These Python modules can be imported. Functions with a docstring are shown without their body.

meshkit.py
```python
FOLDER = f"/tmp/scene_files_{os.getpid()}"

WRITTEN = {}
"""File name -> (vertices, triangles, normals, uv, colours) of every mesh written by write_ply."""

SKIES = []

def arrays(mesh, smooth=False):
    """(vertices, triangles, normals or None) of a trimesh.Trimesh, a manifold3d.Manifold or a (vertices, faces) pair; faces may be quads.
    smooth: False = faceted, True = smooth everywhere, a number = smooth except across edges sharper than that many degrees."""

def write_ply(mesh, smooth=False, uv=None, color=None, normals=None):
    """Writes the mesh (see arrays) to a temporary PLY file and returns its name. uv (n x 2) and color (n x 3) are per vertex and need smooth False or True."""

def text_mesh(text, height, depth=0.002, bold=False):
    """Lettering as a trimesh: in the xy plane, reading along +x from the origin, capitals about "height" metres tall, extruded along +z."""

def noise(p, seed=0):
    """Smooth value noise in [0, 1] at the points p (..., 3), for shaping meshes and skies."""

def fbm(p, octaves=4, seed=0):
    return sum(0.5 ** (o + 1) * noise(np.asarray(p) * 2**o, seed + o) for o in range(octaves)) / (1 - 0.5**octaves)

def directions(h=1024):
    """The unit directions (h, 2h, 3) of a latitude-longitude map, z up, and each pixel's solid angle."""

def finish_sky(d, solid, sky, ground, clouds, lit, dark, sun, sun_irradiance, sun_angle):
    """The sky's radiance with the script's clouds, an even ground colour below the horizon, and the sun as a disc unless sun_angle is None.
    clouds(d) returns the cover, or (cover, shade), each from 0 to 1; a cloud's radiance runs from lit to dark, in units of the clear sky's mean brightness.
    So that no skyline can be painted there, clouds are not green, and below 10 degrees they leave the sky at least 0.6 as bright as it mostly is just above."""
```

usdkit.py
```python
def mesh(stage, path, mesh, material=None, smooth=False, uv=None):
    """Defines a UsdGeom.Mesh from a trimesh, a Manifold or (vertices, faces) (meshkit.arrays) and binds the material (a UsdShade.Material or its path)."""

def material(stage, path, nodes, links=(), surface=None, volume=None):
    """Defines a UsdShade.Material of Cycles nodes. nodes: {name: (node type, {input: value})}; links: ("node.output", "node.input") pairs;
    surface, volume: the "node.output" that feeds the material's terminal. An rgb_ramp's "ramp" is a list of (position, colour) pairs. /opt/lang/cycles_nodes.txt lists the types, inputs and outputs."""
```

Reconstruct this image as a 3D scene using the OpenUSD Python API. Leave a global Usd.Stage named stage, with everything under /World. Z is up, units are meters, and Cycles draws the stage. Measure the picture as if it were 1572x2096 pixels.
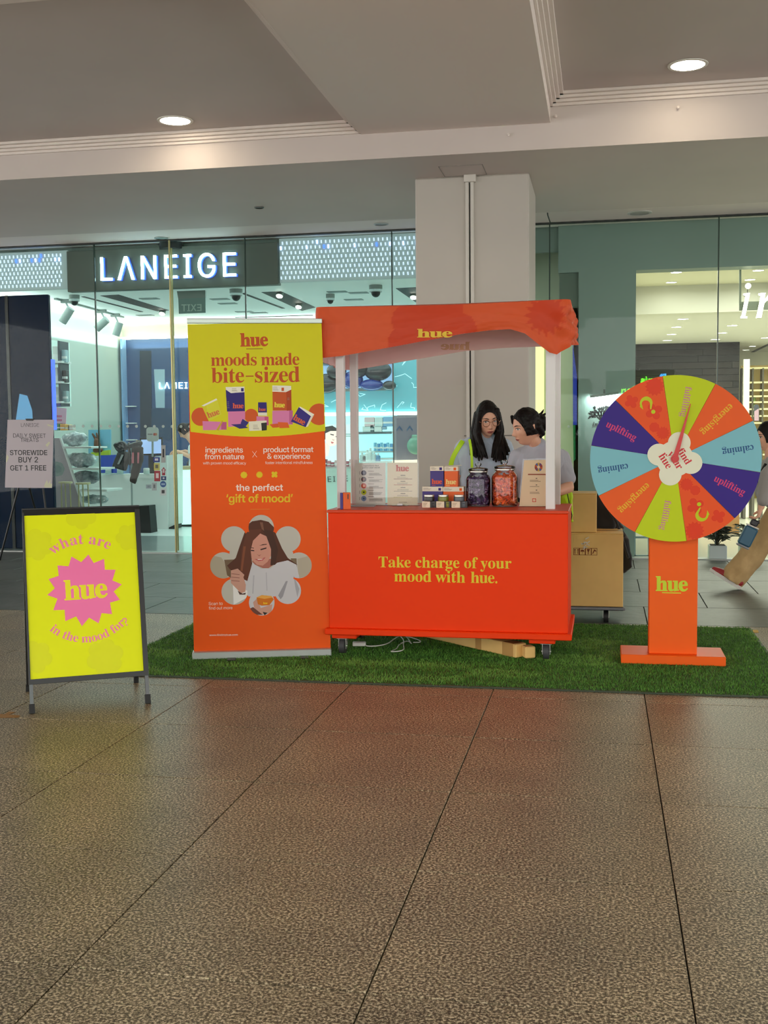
import math, glob, random
import numpy as np, trimesh, usdkit
import manifold3d as m3
from meshkit import fbm, noise
from pxr import Usd, UsdGeom, UsdLux, UsdShade, Gf, Sdf, Vt
from shapely import affinity, union_all
from shapely.geometry import Polygon, Point, LineString, box as sbox, MultiPolygon
from PIL import ImageFont      # only the letter shapes of the renderer's own fonts, as meshkit.text_mesh does

stage = Usd.Stage.CreateInMemory()
UsdGeom.SetStageUpAxis(stage, 'Z'); UsdGeom.SetStageMetersPerUnit(stage, 1.0)
UsdGeom.Xform.Define(stage, '/World'); UsdGeom.Scope.Define(stage, '/World/Looks')

# ---------------------------------------------------------------- camera, from the vanishing points of the floor and ceiling joints
IW, IH, FL, CAMH = 1572, 2096, 2295., 1.33
def _d(x, y): return np.array([x - IW/2, -(y - IH/2), -FL])
_y = _d(1233., 880.); _y /= np.linalg.norm(_y)
_x = -_d(-11020., 996.); _x -= _y*_x.dot(_y); _x /= np.linalg.norm(_x)
ROT = np.stack([_x, _y, np.cross(_x, _y)])            # world = ROT @ camera
EYE = np.array([0, 0, CAMH])
cam = UsdGeom.Camera.Define(stage, '/World/Camera')
cam.CreateHorizontalApertureAttr(36.0); cam.CreateVerticalApertureAttr(48.0)
cam.CreateFocalLengthAttr(36.0*FL/IW)
M4 = np.eye(4); M4[:3, :3] = ROT.T; M4[3, :3] = EYE
cam.AddTransformOp().Set(Gf.Matrix4d(*[float(v) for v in M4.ravel()]))
EXPOSURE = 0.62
cam.CreateExposureAttr(EXPOSURE)
# daylight of the open side of the arcade, behind and beside the camera
dome = UsdLux.DomeLight.Define(stage, '/World/Daylight')
dome.CreateIntensityAttr(0.62); dome.CreateColorAttr(Gf.Vec3f(1.0, 0.97, 0.93))

def ray(px, py): return ROT @ _d(px, py)
def PY(px, py, Y): r = ray(px, py); return EYE + r*(Y/r[1])
def PZ(px, py, Z): r = ray(px, py); return EYE + r*((Z - CAMH)/r[2])
def PXp(px, py, X): r = ray(px, py); return EYE + r*(X/r[0])
A = lambda *v: np.array(v, float)

# ---------------------------------------------------------------- materials
def lin(c):
    c = np.asarray(c, float)/255.0
    return np.where(c <= 0.04045, c/12.92, ((c + 0.055)/1.055)**2.4)
MATS = {}
def mat(name, rgb, rough=.5, metal=0., spec=.5, var=None, bump=None, emit=0., ecol=None, coat=0., sheen=0., rand=0., trans=0., ior=1.5, alpha=1., stretch=(1, 1, 1)):
    """rgb in sRGB 0-255. var=(scale, rgb2, detail) a second colour in noise; bump=(scale, distance); rand: brightness change from object to object."""
    if name in MATS: return MATS[name]
    c = tuple(lin(rgb)); n = {'p': ('principled_bsdf', dict(base_color=c, roughness=rough, metallic=metal, specular_ior_level=spec, coat_weight=coat, sheen_weight=sheen, transmission_weight=trans, ior=ior, alpha=alpha))}
    L = []
    if var or bump:
        n['g'] = ('geometry', {}); n['m'] = ('mapping', dict(scale=stretch)); L.append(('g.position', 'm.vector'))
    src = None
    if var:
        n['n'] = ('noise_texture', dict(scale=float(var[0]), detail=float(var[2]) if len(var) > 2 else 3., roughness=.6))
        n['r'] = ('rgb_ramp', {'ramp': [(.3, c), (.7, tuple(lin(var[1])))]})
        L += [('m.vector', 'n.vector'), ('n.fac', 'r.fac')]; src = 'r.color'
    if rand:
        n['o'] = ('object_info', {}); n['mr'] = ('map_range', dict(from_min=0., from_max=1., to_min=1. - rand, to_max=1. + rand)); n['h'] = ('hsv', dict(color=c))
        L += [('o.random', 'mr.value'), ('mr.result', 'h.value')]
        if src: L.append((src, 'h.color'))
        src = 'h.color'
    if src: L.append((src, 'p.base_color'))
    if bump:
        n['bn'] = ('noise_texture', dict(scale=float(bump[0]), detail=3.)); n['b'] = ('bump', dict(distance=float(bump[1]), strength=1.0))
        L += [('m.vector', 'bn.vector'), ('bn.fac', 'b.height'), ('b.normal', 'p.normal')]
    if emit:
        n['p'][1]['emission_strength'] = float(emit); n['p'][1]['emission_color'] = tuple(lin(ecol if ecol is not None else rgb))
    MATS[name] = usdkit.material(stage, '/World/Looks/' + name, n, L, surface='p.BSDF')
    return MATS[name]
def print_mat(name, rough=.45, emit=0.):
    if name in MATS: return MATS[name]
    n = {'a': ('attribute', {'attribute': 'Cd'}), 'p': ('principled_bsdf', dict(roughness=rough, specular_ior_level=.22, emission_strength=emit))}
    L = [('a.color', 'p.base_color')] + ([('a.color', 'p.emission_color')] if emit else [])
    MATS[name] = usdkit.material(stage, '/World/Looks/' + name, n, L, surface='p.BSDF'); return MATS[name]
def glass_mat(name, tint=(.93, .97, .95), ior=1.5, boost=1.0):
    n = {'t': ('transparent_bsdf', dict(color=tint)), 'g': ('glossy_bsdf', dict(color=(1, 1, 1), roughness=0.0)), 'f': ('fresnel', dict(IOR=ior)), 'x': ('mix_closure', {})}
    MATS[name] = usdkit.material(stage, '/World/Looks/' + name, n, [('f.fac', 'x.fac'), ('t.BSDF', 'x.closure1'), ('g.BSDF', 'x.closure2')], surface='x.closure'); return MATS[name]

# ---------------------------------------------------------------- mesh builder
class MB:
    def __init__(s): s.v, s.f, s.c, s.n = [], [], [], 0
    def add(s, V, Fa, col=None):
        V = np.asarray(V, float); Fa = np.asarray(Fa, int)
        if Fa.shape[1] == 4: Fa = np.vstack([Fa[:, [0, 1, 2]], Fa[:, [0, 2, 3]]])
        s.v.append(V); s.f.append(Fa + s.n); s.n += len(V)
        if col is not None: s.c.append(np.tile(lin(col), (len(V), 1)))
        return s
    def tm(s, t, col=None): return s.add(t.vertices, t.faces, col)
    def man(s, m, col=None):
        q = m.to_mesh(); return s.add(q.vert_properties[:, :3], q.tri_verts, col)
    def box(s, x0, x1, y0, y1, z0, z1, bev=0., col=None):
        return s.obox(A((x0+x1)/2, (y0+y1)/2, (z0+z1)/2), np.eye(3), A(abs(x1-x0)/2, abs(y1-y0)/2, abs(z1-z0)/2), bev, col)
    def obox(s, c, ax, h, bev=0., col=None):
        c = np.asarray(c, float); ax = np.asarray(ax, float); h = np.asarray(h, float); pts = []
        for i in (-1, 1):
            for j in (-1, 1):
                for k in (-1, 1):
                    e = A(i, j, k)
                    if bev:
                        for q in range(3):
                            w = h - bev*(np.arange(3) != q); pts.append(e*w)
                    else: pts.append(e*h)
        pts = np.array(pts) @ ax + c
        return s.man(m3.Manifold.hull_points(pts), col)
    def bar(s, p0, p1, w, d, up=(0, 0, 1), bev=0., col=None):
        p0, p1 = np.asarray(p0, float), np.asarray(p1, float); a = p1 - p0; L = np.linalg.norm(a); a /= L
        b = np.cross(a, up); 
        if np.linalg.norm(b) < 1e-6: b = np.cross(a, (0, 1, 0))
        b /= np.linalg.norm(b); c = np.cross(b, a)
        return s.obox((p0+p1)/2, [a, b, c], A(L/2, w/2, d/2), bev, col)
    def tube(s, pts, r, n=10, col=None, cap=True):
        p = np.asarray(pts, float); r = np.broadcast_to(r, (len(p),)).astype(float)
        t = np.gradient(p, axis=0); t /= np.linalg.norm(t, axis=1, keepdims=True) + 1e-12
        a = np.cross(t[0], (0, 0, 1.)) if abs(t[0][2]) < .9 else np.cross(t[0], (1., 0, 0)); a /= np.linalg.norm(a)
        V = []; ang = np.arange(n)*2*np.pi/n
        for i in range(len(p)):
            a = a - t[i]*a.dot(t[i]); a /= np.linalg.norm(a) + 1e-12; b = np.cross(t[i], a)
            V.append(p[i] + r[i]*(np.cos(ang)[:, None]*a + np.sin(ang)[:, None]*b))
        V = np.concatenate(V); Fa = []
        for i in range(len(p)-1):
            for j in range(n):
                k = (j+1) % n; Fa += [[i*n+j, i*n+k, (i+1)*n+k], [i*n+j, (i+1)*n+k, (i+1)*n+j]]
        if cap:
            V = np.vstack([V, p[0], p[-1]]); q = len(V) - 2; e = (len(p)-1)*n
            for j in range(n):
                k = (j+1) % n; Fa += [[q, k, j], [q+1, e+j, e+k]]
        return s.add(V, Fa, col)
    def cyl(s, p0, p1, r0, r1=None, n=20, col=None): return s.tube([p0, p1], [r0, r0 if r1 is None else r1], n, col)
    def lathe(s, prof, c=(0, 0, 0), n=28, sx=1., sy=1., col=None):
        pr = np.asarray(prof, float); ang = np.arange(n)*2*np.pi/n
        V = np.stack([np.outer(pr[:, 0], np.cos(ang))*sx, np.outer(pr[:, 0], np.sin(ang))*sy, np.repeat(pr[:, 1:2], n, 1)], -1).reshape(-1, 3) + np.asarray(c, float)
        i, j = np.meshgrid(np.arange(len(pr)-1), np.arange(n), indexing='ij'); k = (j+1) % n
        return s.add(V, np.stack([i*n+j, i*n+k, (i+1)*n+k, (i+1)*n+j], -1).reshape(-1, 4), col)
    def ball(s, c, r, sub=2, col=None, R=None):
        t = trimesh.creation.icosphere(sub); V = np.array(t.vertices)*np.broadcast_to(r, 3)
        if R is not None: V = V @ np.asarray(R).T
        return s.add(V + np.asarray(c, float), t.faces, col)
    def ext(s, poly, P, d0, d1, col=None):
        """shapely polygon in the panel's uv, extruded along its normal from d0 to d1"""
        for g in geoms(poly):
            t = trimesh.creation.extrude_polygon(g, abs(d1-d0), engine='earcut'); V = np.array(t.vertices)
            V = P.at(V[:, 0], V[:, 1], V[:, 2] + min(d0, d1)); s.add(V, t.faces, col)
        return s
    def flat(s, poly, P, d, col=None):
        for g in geoms(poly):
            V, Fa = trimesh.creation.triangulate_polygon(g, engine='earcut'); k_, Fa = np.unique(Fa, return_inverse=True); V = V[k_]; Fa = Fa.reshape(-1, 3)
            s.add(P.at(V[:, 0], V[:, 1], np.full(len(V), d)), Fa, col)
        return s
    def arrays(s): return np.concatenate(s.v), np.concatenate(s.f)
def geoms(p):
    if p.is_empty: return []
    return [g for g in getattr(p, 'geoms', [p]) if g.geom_type == 'Polygon' and g.area > 1e-10]
class Panel:
    """a flat face: origin, u to the right, v up, n towards the viewer"""
    def __init__(s, O, u, v): s.O = np.asarray(O, float); s.u = np.asarray(u, float)/np.linalg.norm(u); s.v = np.asarray(v, float)/np.linalg.norm(v); s.n = np.cross(s.u, s.v)
    def at(s, a, b, d=0.): 
        a, b, d = np.atleast_1d(a), np.atleast_1d(b), np.atleast_1d(d); return s.O + a[:, None]*s.u + b[:, None]*s.v + d[:, None]*s.n
    def uv(s, px, py):
        r = ray(px, py); t = (s.O - EYE).dot(s.n)/r.dot(s.n); p = EYE + r*t - s.O; return A(p.dot(s.u), p.dot(s.v))
    def poly(s, pts): return Polygon([s.uv(*p) for p in pts]).buffer(0)
def wallpanel(Y, X=0., Z=0.): return Panel((X, Y, Z), (1, 0, 0), (0, 0, 1))

# ---------------------------------------------------------------- prims
used = {}
def uniq(parent, name):
    k = used.get((parent, name), -1) + 1; used[(parent, name)] = k
    return f'{parent}/{name}' if k == 0 else f'{parent}/{name}_{k:03d}'
XF = {}
def tagp(p, label=None, cat=None, group=None, kind=None):
    for k, v in (('label', label), ('category', cat), ('group', group), ('kind', kind)):
        if v: p.SetCustomDataByKey(k, v)
    return p
def thing(name, label, cat, loc=(0, 0, 0), rotz=0., group=None, kind=None):
    path = uniq('/World', name); x = UsdGeom.Xform.Define(stage, path)
    x.AddTranslateOp().Set(Gf.Vec3d(*map(float, loc)))
    if rotz: x.AddRotateZOp().Set(math.degrees(rotz))
    c, s_ = math.cos(rotz), math.sin(rotz)
    XF[path] = (np.asarray(loc, float), np.array([[c, -s_, 0], [s_, c, 0], [0, 0, 1.]]))
    tagp(x.GetPrim(), label, cat, group, kind); return path
def struct(name, loc=(0, 0, 0)): return thing(name, None, None, loc, kind='structure')
def part(parent, name, mb, material, smooth=False, local=False, label=None, kind=None):
    """one mesh under PARENT (a thing, or a part). Vertices are given in the world unless local."""
    if isinstance(mb, MB): V, Fa = mb.arrays(); C = np.concatenate(mb.c) if mb.c else None
    else: (V, Fa), C = mb, None
    root = '/'.join(parent.split('/')[:3])
    if not local:
        loc, R = XF[root]; V = (V - loc) @ R
    path = uniq(parent, name)
    m = usdkit.mesh(stage, path, (V, Fa), material, smooth=False if C is not None else smooth)
    if C is not None: UsdGeom.PrimvarsAPI(m).CreatePrimvar('Cd', Sdf.ValueTypeNames.Color3fArray, 'vertex').Set(Vt.Vec3fArray.FromNumpy(C.astype(np.float32)))
    tagp(m.GetPrim(), label, None, None, kind); return path
def single(name, mb, material, label, cat, group=None, kind=None, smooth=False, loc=None):
    """a thing that is one mesh"""
    V, Fa = mb.arrays(); path = uniq('/World', name); loc = A(*loc) if loc is not None else A(*((V.min(0)+V.max(0))/2)[:2], V[:, 2].min())
    C = np.concatenate(mb.c) if mb.c else None
    m = usdkit.mesh(stage, path, (V - loc, Fa), material, smooth=False if C is not None else smooth)
    if C is not None: UsdGeom.PrimvarsAPI(m).CreatePrimvar('Cd', Sdf.ValueTypeNames.Color3fArray, 'vertex').Set(Vt.Vec3fArray.FromNumpy(C.astype(np.float32)))
    UsdGeom.Xformable(m).AddTranslateOp().Set(Gf.Vec3d(*map(float, loc))); XF[path] = (loc, np.eye(3))
    tagp(m.GetPrim(), label, cat, group, kind); return path
def copy(src, label=None, loc=(0, 0, 0), rotz=0., group=None):
    p0 = stage.GetPrimAtPath(src); was = dict(p0.GetCustomData()); base = src.split('/')[2]
    import re
    base = re.sub(r'_\d{3}$', '', base); path = uniq('/World', base); x = UsdGeom.Xform.Define(stage, path)
    x.GetPrim().GetReferences().AddInternalReference(Sdf.Path(src)); x.GetPrim().SetInstanceable(True)
    x.ClearXformOpOrder(); x.AddTranslateOp().Set(Gf.Vec3d(*map(float, loc)))
    if x.GetPrim().GetAttribute('xformOp:rotateZ') or rotz:
        a = x.GetPrim().GetAttribute('xformOp:rotateZ')
        if a: a.Set(math.degrees(rotz)); x.SetXformOpOrder([UsdGeom.XformOp(x.GetPrim().GetAttribute('xformOp:translate')), UsdGeom.XformOp(a)])
        else: x.AddRotateZOp().Set(math.degrees(rotz))
    tagp(x.GetPrim(), label or was.get('label'), was.get('category'), group or was.get('group')); return path

# ---------------------------------------------------------------- lettering
FD = glob.glob('/opt/blender-*/*/datafiles/fonts')[0]
_fonts, _glyph = {}, {}
def font(kind):
    if kind not in _fonts:
        if kind.startswith('sans'):
            f = ImageFont.truetype(FD + '/Inter.woff2', 160); f.set_variation_by_axes([28, int(kind[4:] or 400)])
        else: f = ImageFont.truetype(FD + '/NotoSansMath-Regular.woff2', 160)
        _fonts[kind] = f
    return _fonts[kind]
def glyph(ch, kind):
    if (ch, kind) not in _glyph:
        f = font(kind); g = ch
        base = {'serif': 0x1D400, 'serifi': 0x1D468}.get(kind)
        if base and 'a' <= ch <= 'z': g = chr(base + 26 + ord(ch) - 97)
        elif base and 'A' <= ch <= 'Z': g = chr(base + ord(ch) - 65)
        x0, y0, x1, y1 = f.getbbox(g, anchor='ls'); adv = f.getlength(g)
        if x1 <= x0 or y1 <= y0: _glyph[(ch, kind)] = (None, adv/160); return _glyph[(ch, kind)]
        mk = f.getmask(g, mode='L', anchor='ls'); on = np.pad(np.array(mk, np.uint8).reshape(mk.size[1], mk.size[0]) > 127, ((4, 4), (5, 5))).astype(np.int8)
        rows, st = np.nonzero(np.diff(on, axis=1) == 1); en = np.nonzero(np.diff(on, axis=1) == -1)[1]
        from shapely import box as vbox
        sh = union_all(vbox(st, -rows-1, en, -rows)).buffer(.8).buffer(-.8).simplify(.75)
        _glyph[(ch, kind)] = (affinity.affine_transform(sh, [1/160, 0, 0, 1/160, (x0-4)/160, (4-y0)/160]), adv/160)
    return _glyph[(ch, kind)]
def hue_logo():
    """the heavy soft serif letters h, u, e"""
    return text('hue', 'serif', track=-.045).buffer(.016)
def text(s, kind='serif', track=0., arc=None):
    """polygon with the baseline on v=0 from u=0; unit = the em"""
    out, x = [], 0.
    for ch in s:
        g, adv = glyph(ch, kind)
        if g is not None: out.append(affinity.translate(g, x, 0))
        x += adv + track
    return union_all(out)
def glyphs(s, kind, track=0.):
    out, x = [], 0.
    for ch in s:
        g, adv = glyph(ch, kind)
        if g is not None: out.append((ch, affinity.translate(g, x, 0)))
        x += adv + track
    return out
def fit(poly, P, l, r, ytop=None):
    """place a text polygon on panel P: its left baseline end at pixel l, its right baseline end at pixel r; ytop: a pixel at the tallest letter's top"""
    a, b = P.uv(*l), P.uv(*r); x0, y0, x1, y1 = poly.bounds
    e = b - a; L = np.hypot(*e); sx = L/(x1-x0); sy = sx
    if ytop is not None: sy = abs(P.uv(*ytop)[1] - a[1])/y1
    c, s = e/L
    return affinity.affine_transform(poly, [sx*c, -sy*s, sx*s, sy*c, a[0]-sx*c*x0, a[1]-sx*s*x0])
def arc_text(s, kind, c, R, a0, h, up=True, track=.02):
    """letters on a circle about c; a0 mid angle in degrees (90 = top); h the em in metres"""
    gl = []; x = 0.
    for ch in s:
        g, adv = glyph(ch, kind); gl.append((g, x, adv)); x += adv + track
    tot = x*h; out = []
    for g, gx, adv in gl:
        if g is None: continue
        mid = (gx + adv/2)*h - tot/2; g2 = affinity.scale(affinity.translate(g, -adv/2, 0), h, h, origin=(0, 0))
        if up: th = math.radians(a0) - mid/R; out.append(affinity.translate(affinity.rotate(g2, math.degrees(th)-90, origin=(0, 0)), c[0]+R*math.cos(th), c[1]+R*math.sin(th)))
        else: th = math.radians(a0) + mid/R; out.append(affinity.translate(affinity.rotate(g2, math.degrees(th)+90, origin=(0, 0)), c[0]+R*math.cos(th), c[1]+R*math.sin(th)))
    return union_all(out)
def flower(c, R, r, n, rot=0., core=None):
    ps = [Point(c[0]+R*math.cos(rot+2*math.pi*k/n), c[1]+R*math.sin(rot+2*math.pi*k/n)).buffer(r, 20) for k in range(n)]
    return union_all(ps + [Point(*c).buffer(core or R, 24)])
def burst(c, R, r, n, rot=0., sx=1.):
    return Polygon([(c[0]+sx*(R if k % 2 == 0 else r)*math.cos(rot+math.pi*k/n), c[1]+(R if k % 2 == 0 else r)*math.sin(rot+math.pi*k/n)) for k in range(2*n)])
class Art:
    """flat print: shapes of one colour each, one above the other"""
    def __init__(s, P, d0=.0006, step=.00012): s.P, s.d, s.step, s.mb, s.have = P, d0, step, MB(), []
    def put(s, poly, col, same=False):
        if poly.is_empty: return s
        k = 1 + max([l for p, l in s.have if p.intersects(poly)], default=0); s.have.append((poly, k))
        s.mb.flat(poly, s.P, s.d + s.step*k, col); return s
    def px(s, pts, col): return s.put(s.P.poly(pts), col)
    def lines(s, x0, x1, ys, hpx, col, jit=.0, seed=0):
        rr = random.Random(seed)
        for y in ys:
            e = x1 - (x1-x0)*jit*rr.random()
            s.put(s.P.poly([(x0, y), (e, y), (e, y+hpx), (x0, y+hpx)]), col)
        return s
# ================================================================ the setting
def granite():
    n = {'g': ('geometry', {}), 'm': ('mapping', dict(scale=(1., 1., 1.))), 'n1': ('noise_texture', dict(scale=125., detail=3.5, roughness=.65)), 'n2': ('noise_texture', dict(scale=3., detail=3.)), 'v': ('voronoi_texture', dict(scale=160.)),
         'r': ('rgb_ramp', {'ramp': [(.40, tuple(lin((64, 54, 40)))), (.50, tuple(lin((121, 107, 84)))), (.61, tuple(lin((208, 191, 162))))]}),
         'r2': ('rgb_ramp', {'ramp': [(.3, (.8, .8, .8)), (.7, (1.08, 1.06, 1.02))]}), 'x': ('mix_color', dict(blend_type='multiply', fac=1.0)),
         'o': ('object_info', {}), 'mr': ('map_range', dict(from_min=0., from_max=1., to_min=.92, to_max=1.06)), 'h': ('hsv', {}),
         'b': ('bump', dict(distance=.0012, strength=.5)), 'p': ('principled_bsdf', dict(roughness=.40, specular_ior_level=.38))}
    L = [('g.position', 'm.vector'), ('m.vector', 'n1.vector'), ('g.position', 'n2.vector'), ('n1.fac', 'r.fac'), ('n2.fac', 'r2.fac'), ('r.color', 'x.a'), ('r2.color', 'x.b'), ('x.result', 'h.color'),
         ('o.random', 'mr.value'), ('mr.result', 'h.value'), ('h.color', 'p.base_color'), ('n1.fac', 'b.height'), ('b.normal', 'p.normal')]
    MATS['granite'] = usdkit.material(stage, '/World/Looks/granite', n, L, surface='p.BSDF'); return MATS['granite']
granite()
slate = mat('slate', (72, 74, 70), .42, spec=.3, var=(2.2, (94, 96, 92), 5), bump=(14, .003), rand=.08)
joint = mat('joint', (52, 46, 40), .8)
wall_white = mat('ceiling_paint', (214, 203, 197), .7, var=(.6, (206, 196, 191)))
beam_white = mat('beam_paint', (236, 226, 219), .65)
rr = random.Random(5)
# floor: a bed with every granite slab and slate slab laid on it
fl = struct('floor')
part(fl, 'bed', MB().box(-14, 12, -9, 7.79, -.3, -.012).box(-14, 12, 7.79, 11.75, -.3, -.012), joint)
X0, Y0, TX, TY = -2.06, 2.521, .7575, .7545
for i in range(-6, 8):
    for j in range(-5, 7):
        x, y = X0 + i*TX, Y0 + j*TY
        part(fl, 'slab', MB().box(x+.002, x+TX-.002, y+.002, min(y+TY, 7.79)-.002, -.03, rr.uniform(-.0006, .0006), .0015), MATS['granite'])
for i in range(-9, 8):
    for j in range(5):
        x, y = -.62 + i*.93 + (.465 if j % 2 else 0), 7.80 + j*.79
        part(fl, 'slate_slab', MB().box(x+.003, x+.927, y+.003, min(y+.787, 11.74), -.03, rr.uniform(-.001, .0004), .002), slate)
# ceiling: two coffers between dropped beams, and the soffit in front of the shops
ZS, ZB, ZL, ZR = 3.42, 3.61, 3.70, 3.81
cl = struct('ceiling')
YB = 8.60
xl, xr = PZ(750, 287.5, ZB)[0], PZ(1128.5, 263.5, ZB)[0]       # the beam across
part(cl, 'coffer_panel', MB().box(-12, xl+.25, 5.0, YB+.3, ZL, ZL+.1), wall_white)
part(cl, 'coffer_panel', MB().box(xr-.25, 12, -2, YB+.3, ZR, ZR+.1), wall_white)
part(cl, 'cross_beam', MB().box(xl, xr, -2, YB+.2, ZB, ZR+.1), beam_white)
part(cl, 'near_beam', MB().box(-12, xl+.01, -2, 5.62, ZB, ZR+.1), beam_white)
part(cl, 'shopfront_beam', MB().box(-12, 12, YB, 11.05, ZS, ZR+.15), wall_white)
part(cl, 'shopfront_strip', MB().box(-12, 12, 11.04, 12.05, 3.455, ZR+.15), beam_white)
def moulding(name, x0, x1, y, zt, sgn=1, axis='x', d=.1, h=.085):
    """stepped cornice under the coffer panel; runs along axis"""
    mb = MB(); st = [(1., .25), (.72, .25), (.45, .25), (.2, .25)]; z = zt
    for w, hh in st:
        a, b = sorted((y, y + sgn*d*w))
        if axis == 'x': mb.box(x0, x1, a, b, z-h*hh, z, .003)
        else: mb.box(a, b, x0, x1, z-h*hh, z, .003)
        z -= h*hh
    p = struct(name); part(p, 'cornice', mb, beam_white)
moulding('trim_1', -12, xl, YB, ZL, -1)
moulding('trim_2', xr, 12, YB, ZR, -1)
moulding('trim_3', -2, YB, xr, ZR, 1, 'y')
moulding('trim_4', -12, xl, 5.62, ZL, 1)
moulding('trim_5', 5.62, YB, xl, ZL, -1, 'y')
# access hatch lines in the soffit
h0 = PZ(897, 341, ZS); 
mb = MB(); hx0, hx1, hy0, hy1 = PZ(897, 341, ZS)[0], PZ(988, 337, ZS)[0], PZ(897, 341, ZS)[1], PZ(905, 362, ZS)[1]
for a in ((hx0, hx1, hy0, hy0+.006), (hx0, hx1, hy1-.006, hy1), (hx0, hx0+.006, hy0, hy1), (hx1-.006, hx1, hy0, hy1)): mb.box(a[0], a[1], a[2], a[3], ZS-.002, ZS+.003)
part(cl, 'hatch_seam', mb, mat('seam', (150, 146, 141), .8))
# the square pillar with its cable trunking
colm = mat('pillar_paint', (196, 190, 181), .6, var=(.8, (188, 183, 175)))
cx0, cx1, cy0, cy1 = PY(851, 600, 9.33)[0], PY(1083, 400, 9.33)[0], 9.33, 10.22
pl = struct('pillar', ((cx0+cx1)/2, 9.8, 0)); tagp(stage.GetPrimAtPath(pl), 'square pale grey painted pillar behind the orange cart')
part(pl, 'shaft', MB().box(cx0, cx1, cy0, cy1, 0, ZS, .012), colm)
part(pl, 'skirting', MB().box(cx0-.01, cx1+.01, cy0-.012, cy1+.01, 0, .1, .004), mat('skirt_grey', (120, 118, 114), .5))
tx0, tx1 = PY(954, 600, 9.33)[0], PY(971, 600, 9.33)[0]
tr = mat('trunking', (210, 206, 198), .5)
for a, b in ((tx0, tx0+.028), (tx1-.028, tx1)): part(pl, 'cable_trunking', MB().box(a, b, cy0-.028, cy0, .1, ZS-.02, .003), tr)
part(pl, 'cable', MB().box((tx0+tx1)/2-.004, (tx0+tx1)/2+.004, cy0-.006, cy0, .1, ZS-.02), mat('dark_strip', (40, 38, 36), .6))  # dark strip filling the gap between the two trunkings
part(pl, 'junction_box', MB().box(tx0-.01, tx1+.02, cy0-.05, cy0, ZS-.06, ZS, .004), tr)
zp = PY(1000, 893, 9.33)[2]
part(pl, 'panel_seam', MB().box(cx0+.4, cx1-.02, cy0-.003, cy0, zp, zp+.01), mat('seam2', (120, 116, 110), .7))
# shopfront glass, five panes and a door, with the threshold
gl_clear = glass_mat('pane_glass', (.94, .98, .965), 1.19)
edge_green = mat('glass_edge', (46, 66, 58), .2, spec=.6)
YG, ZT = 11.80, 3.44
xs = [-9.2, -7.4, -5.557, -3.807, -2.189, -.540, 1.133, 2.9, 4.7]
th = struct('trim_6'); part(th, 'threshold', MB().box(-9.5, 5, 11.745, 11.9, -.02, .012, .003), mat('threshold_steel', (176, 182, 178), .3, metal=.6))
hd = struct('trim_7'); part(hd, 'head_channel', MB().box(-9.5, 5, 11.775, 11.83, ZT, 3.46), mat('head_dark', (46, 50, 48), .5))
wn = 0
for a, b in zip(xs[:-1], xs[1:]):
    wn += 1; w = struct(f'window_{wn}', ((a+b)/2, YG, 0))
    part(w, 'pane', MB().box(a+.002, b-.002, YG-.005, YG+.005, .012, ZT), gl_clear)
    part(w, 'edge', MB().box(a-.006, a+.006, YG-.010, YG+.010, .012, ZT), edge_green)
# frosted dots on the glass
dots = mat('frosted_dot', (190, 205, 200), .7)
for k in range(15):
    px = 152 + 18.2*k; p = PY(px, 871.5 + .004*px, YG-.008); i = np.searchsorted(xs, p[0]); 
    part(f'/World/window_{i}', 'frosted_dot', MB().cyl(p, p + A(0, .0015, 0), .017, n=16), dots)
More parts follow.
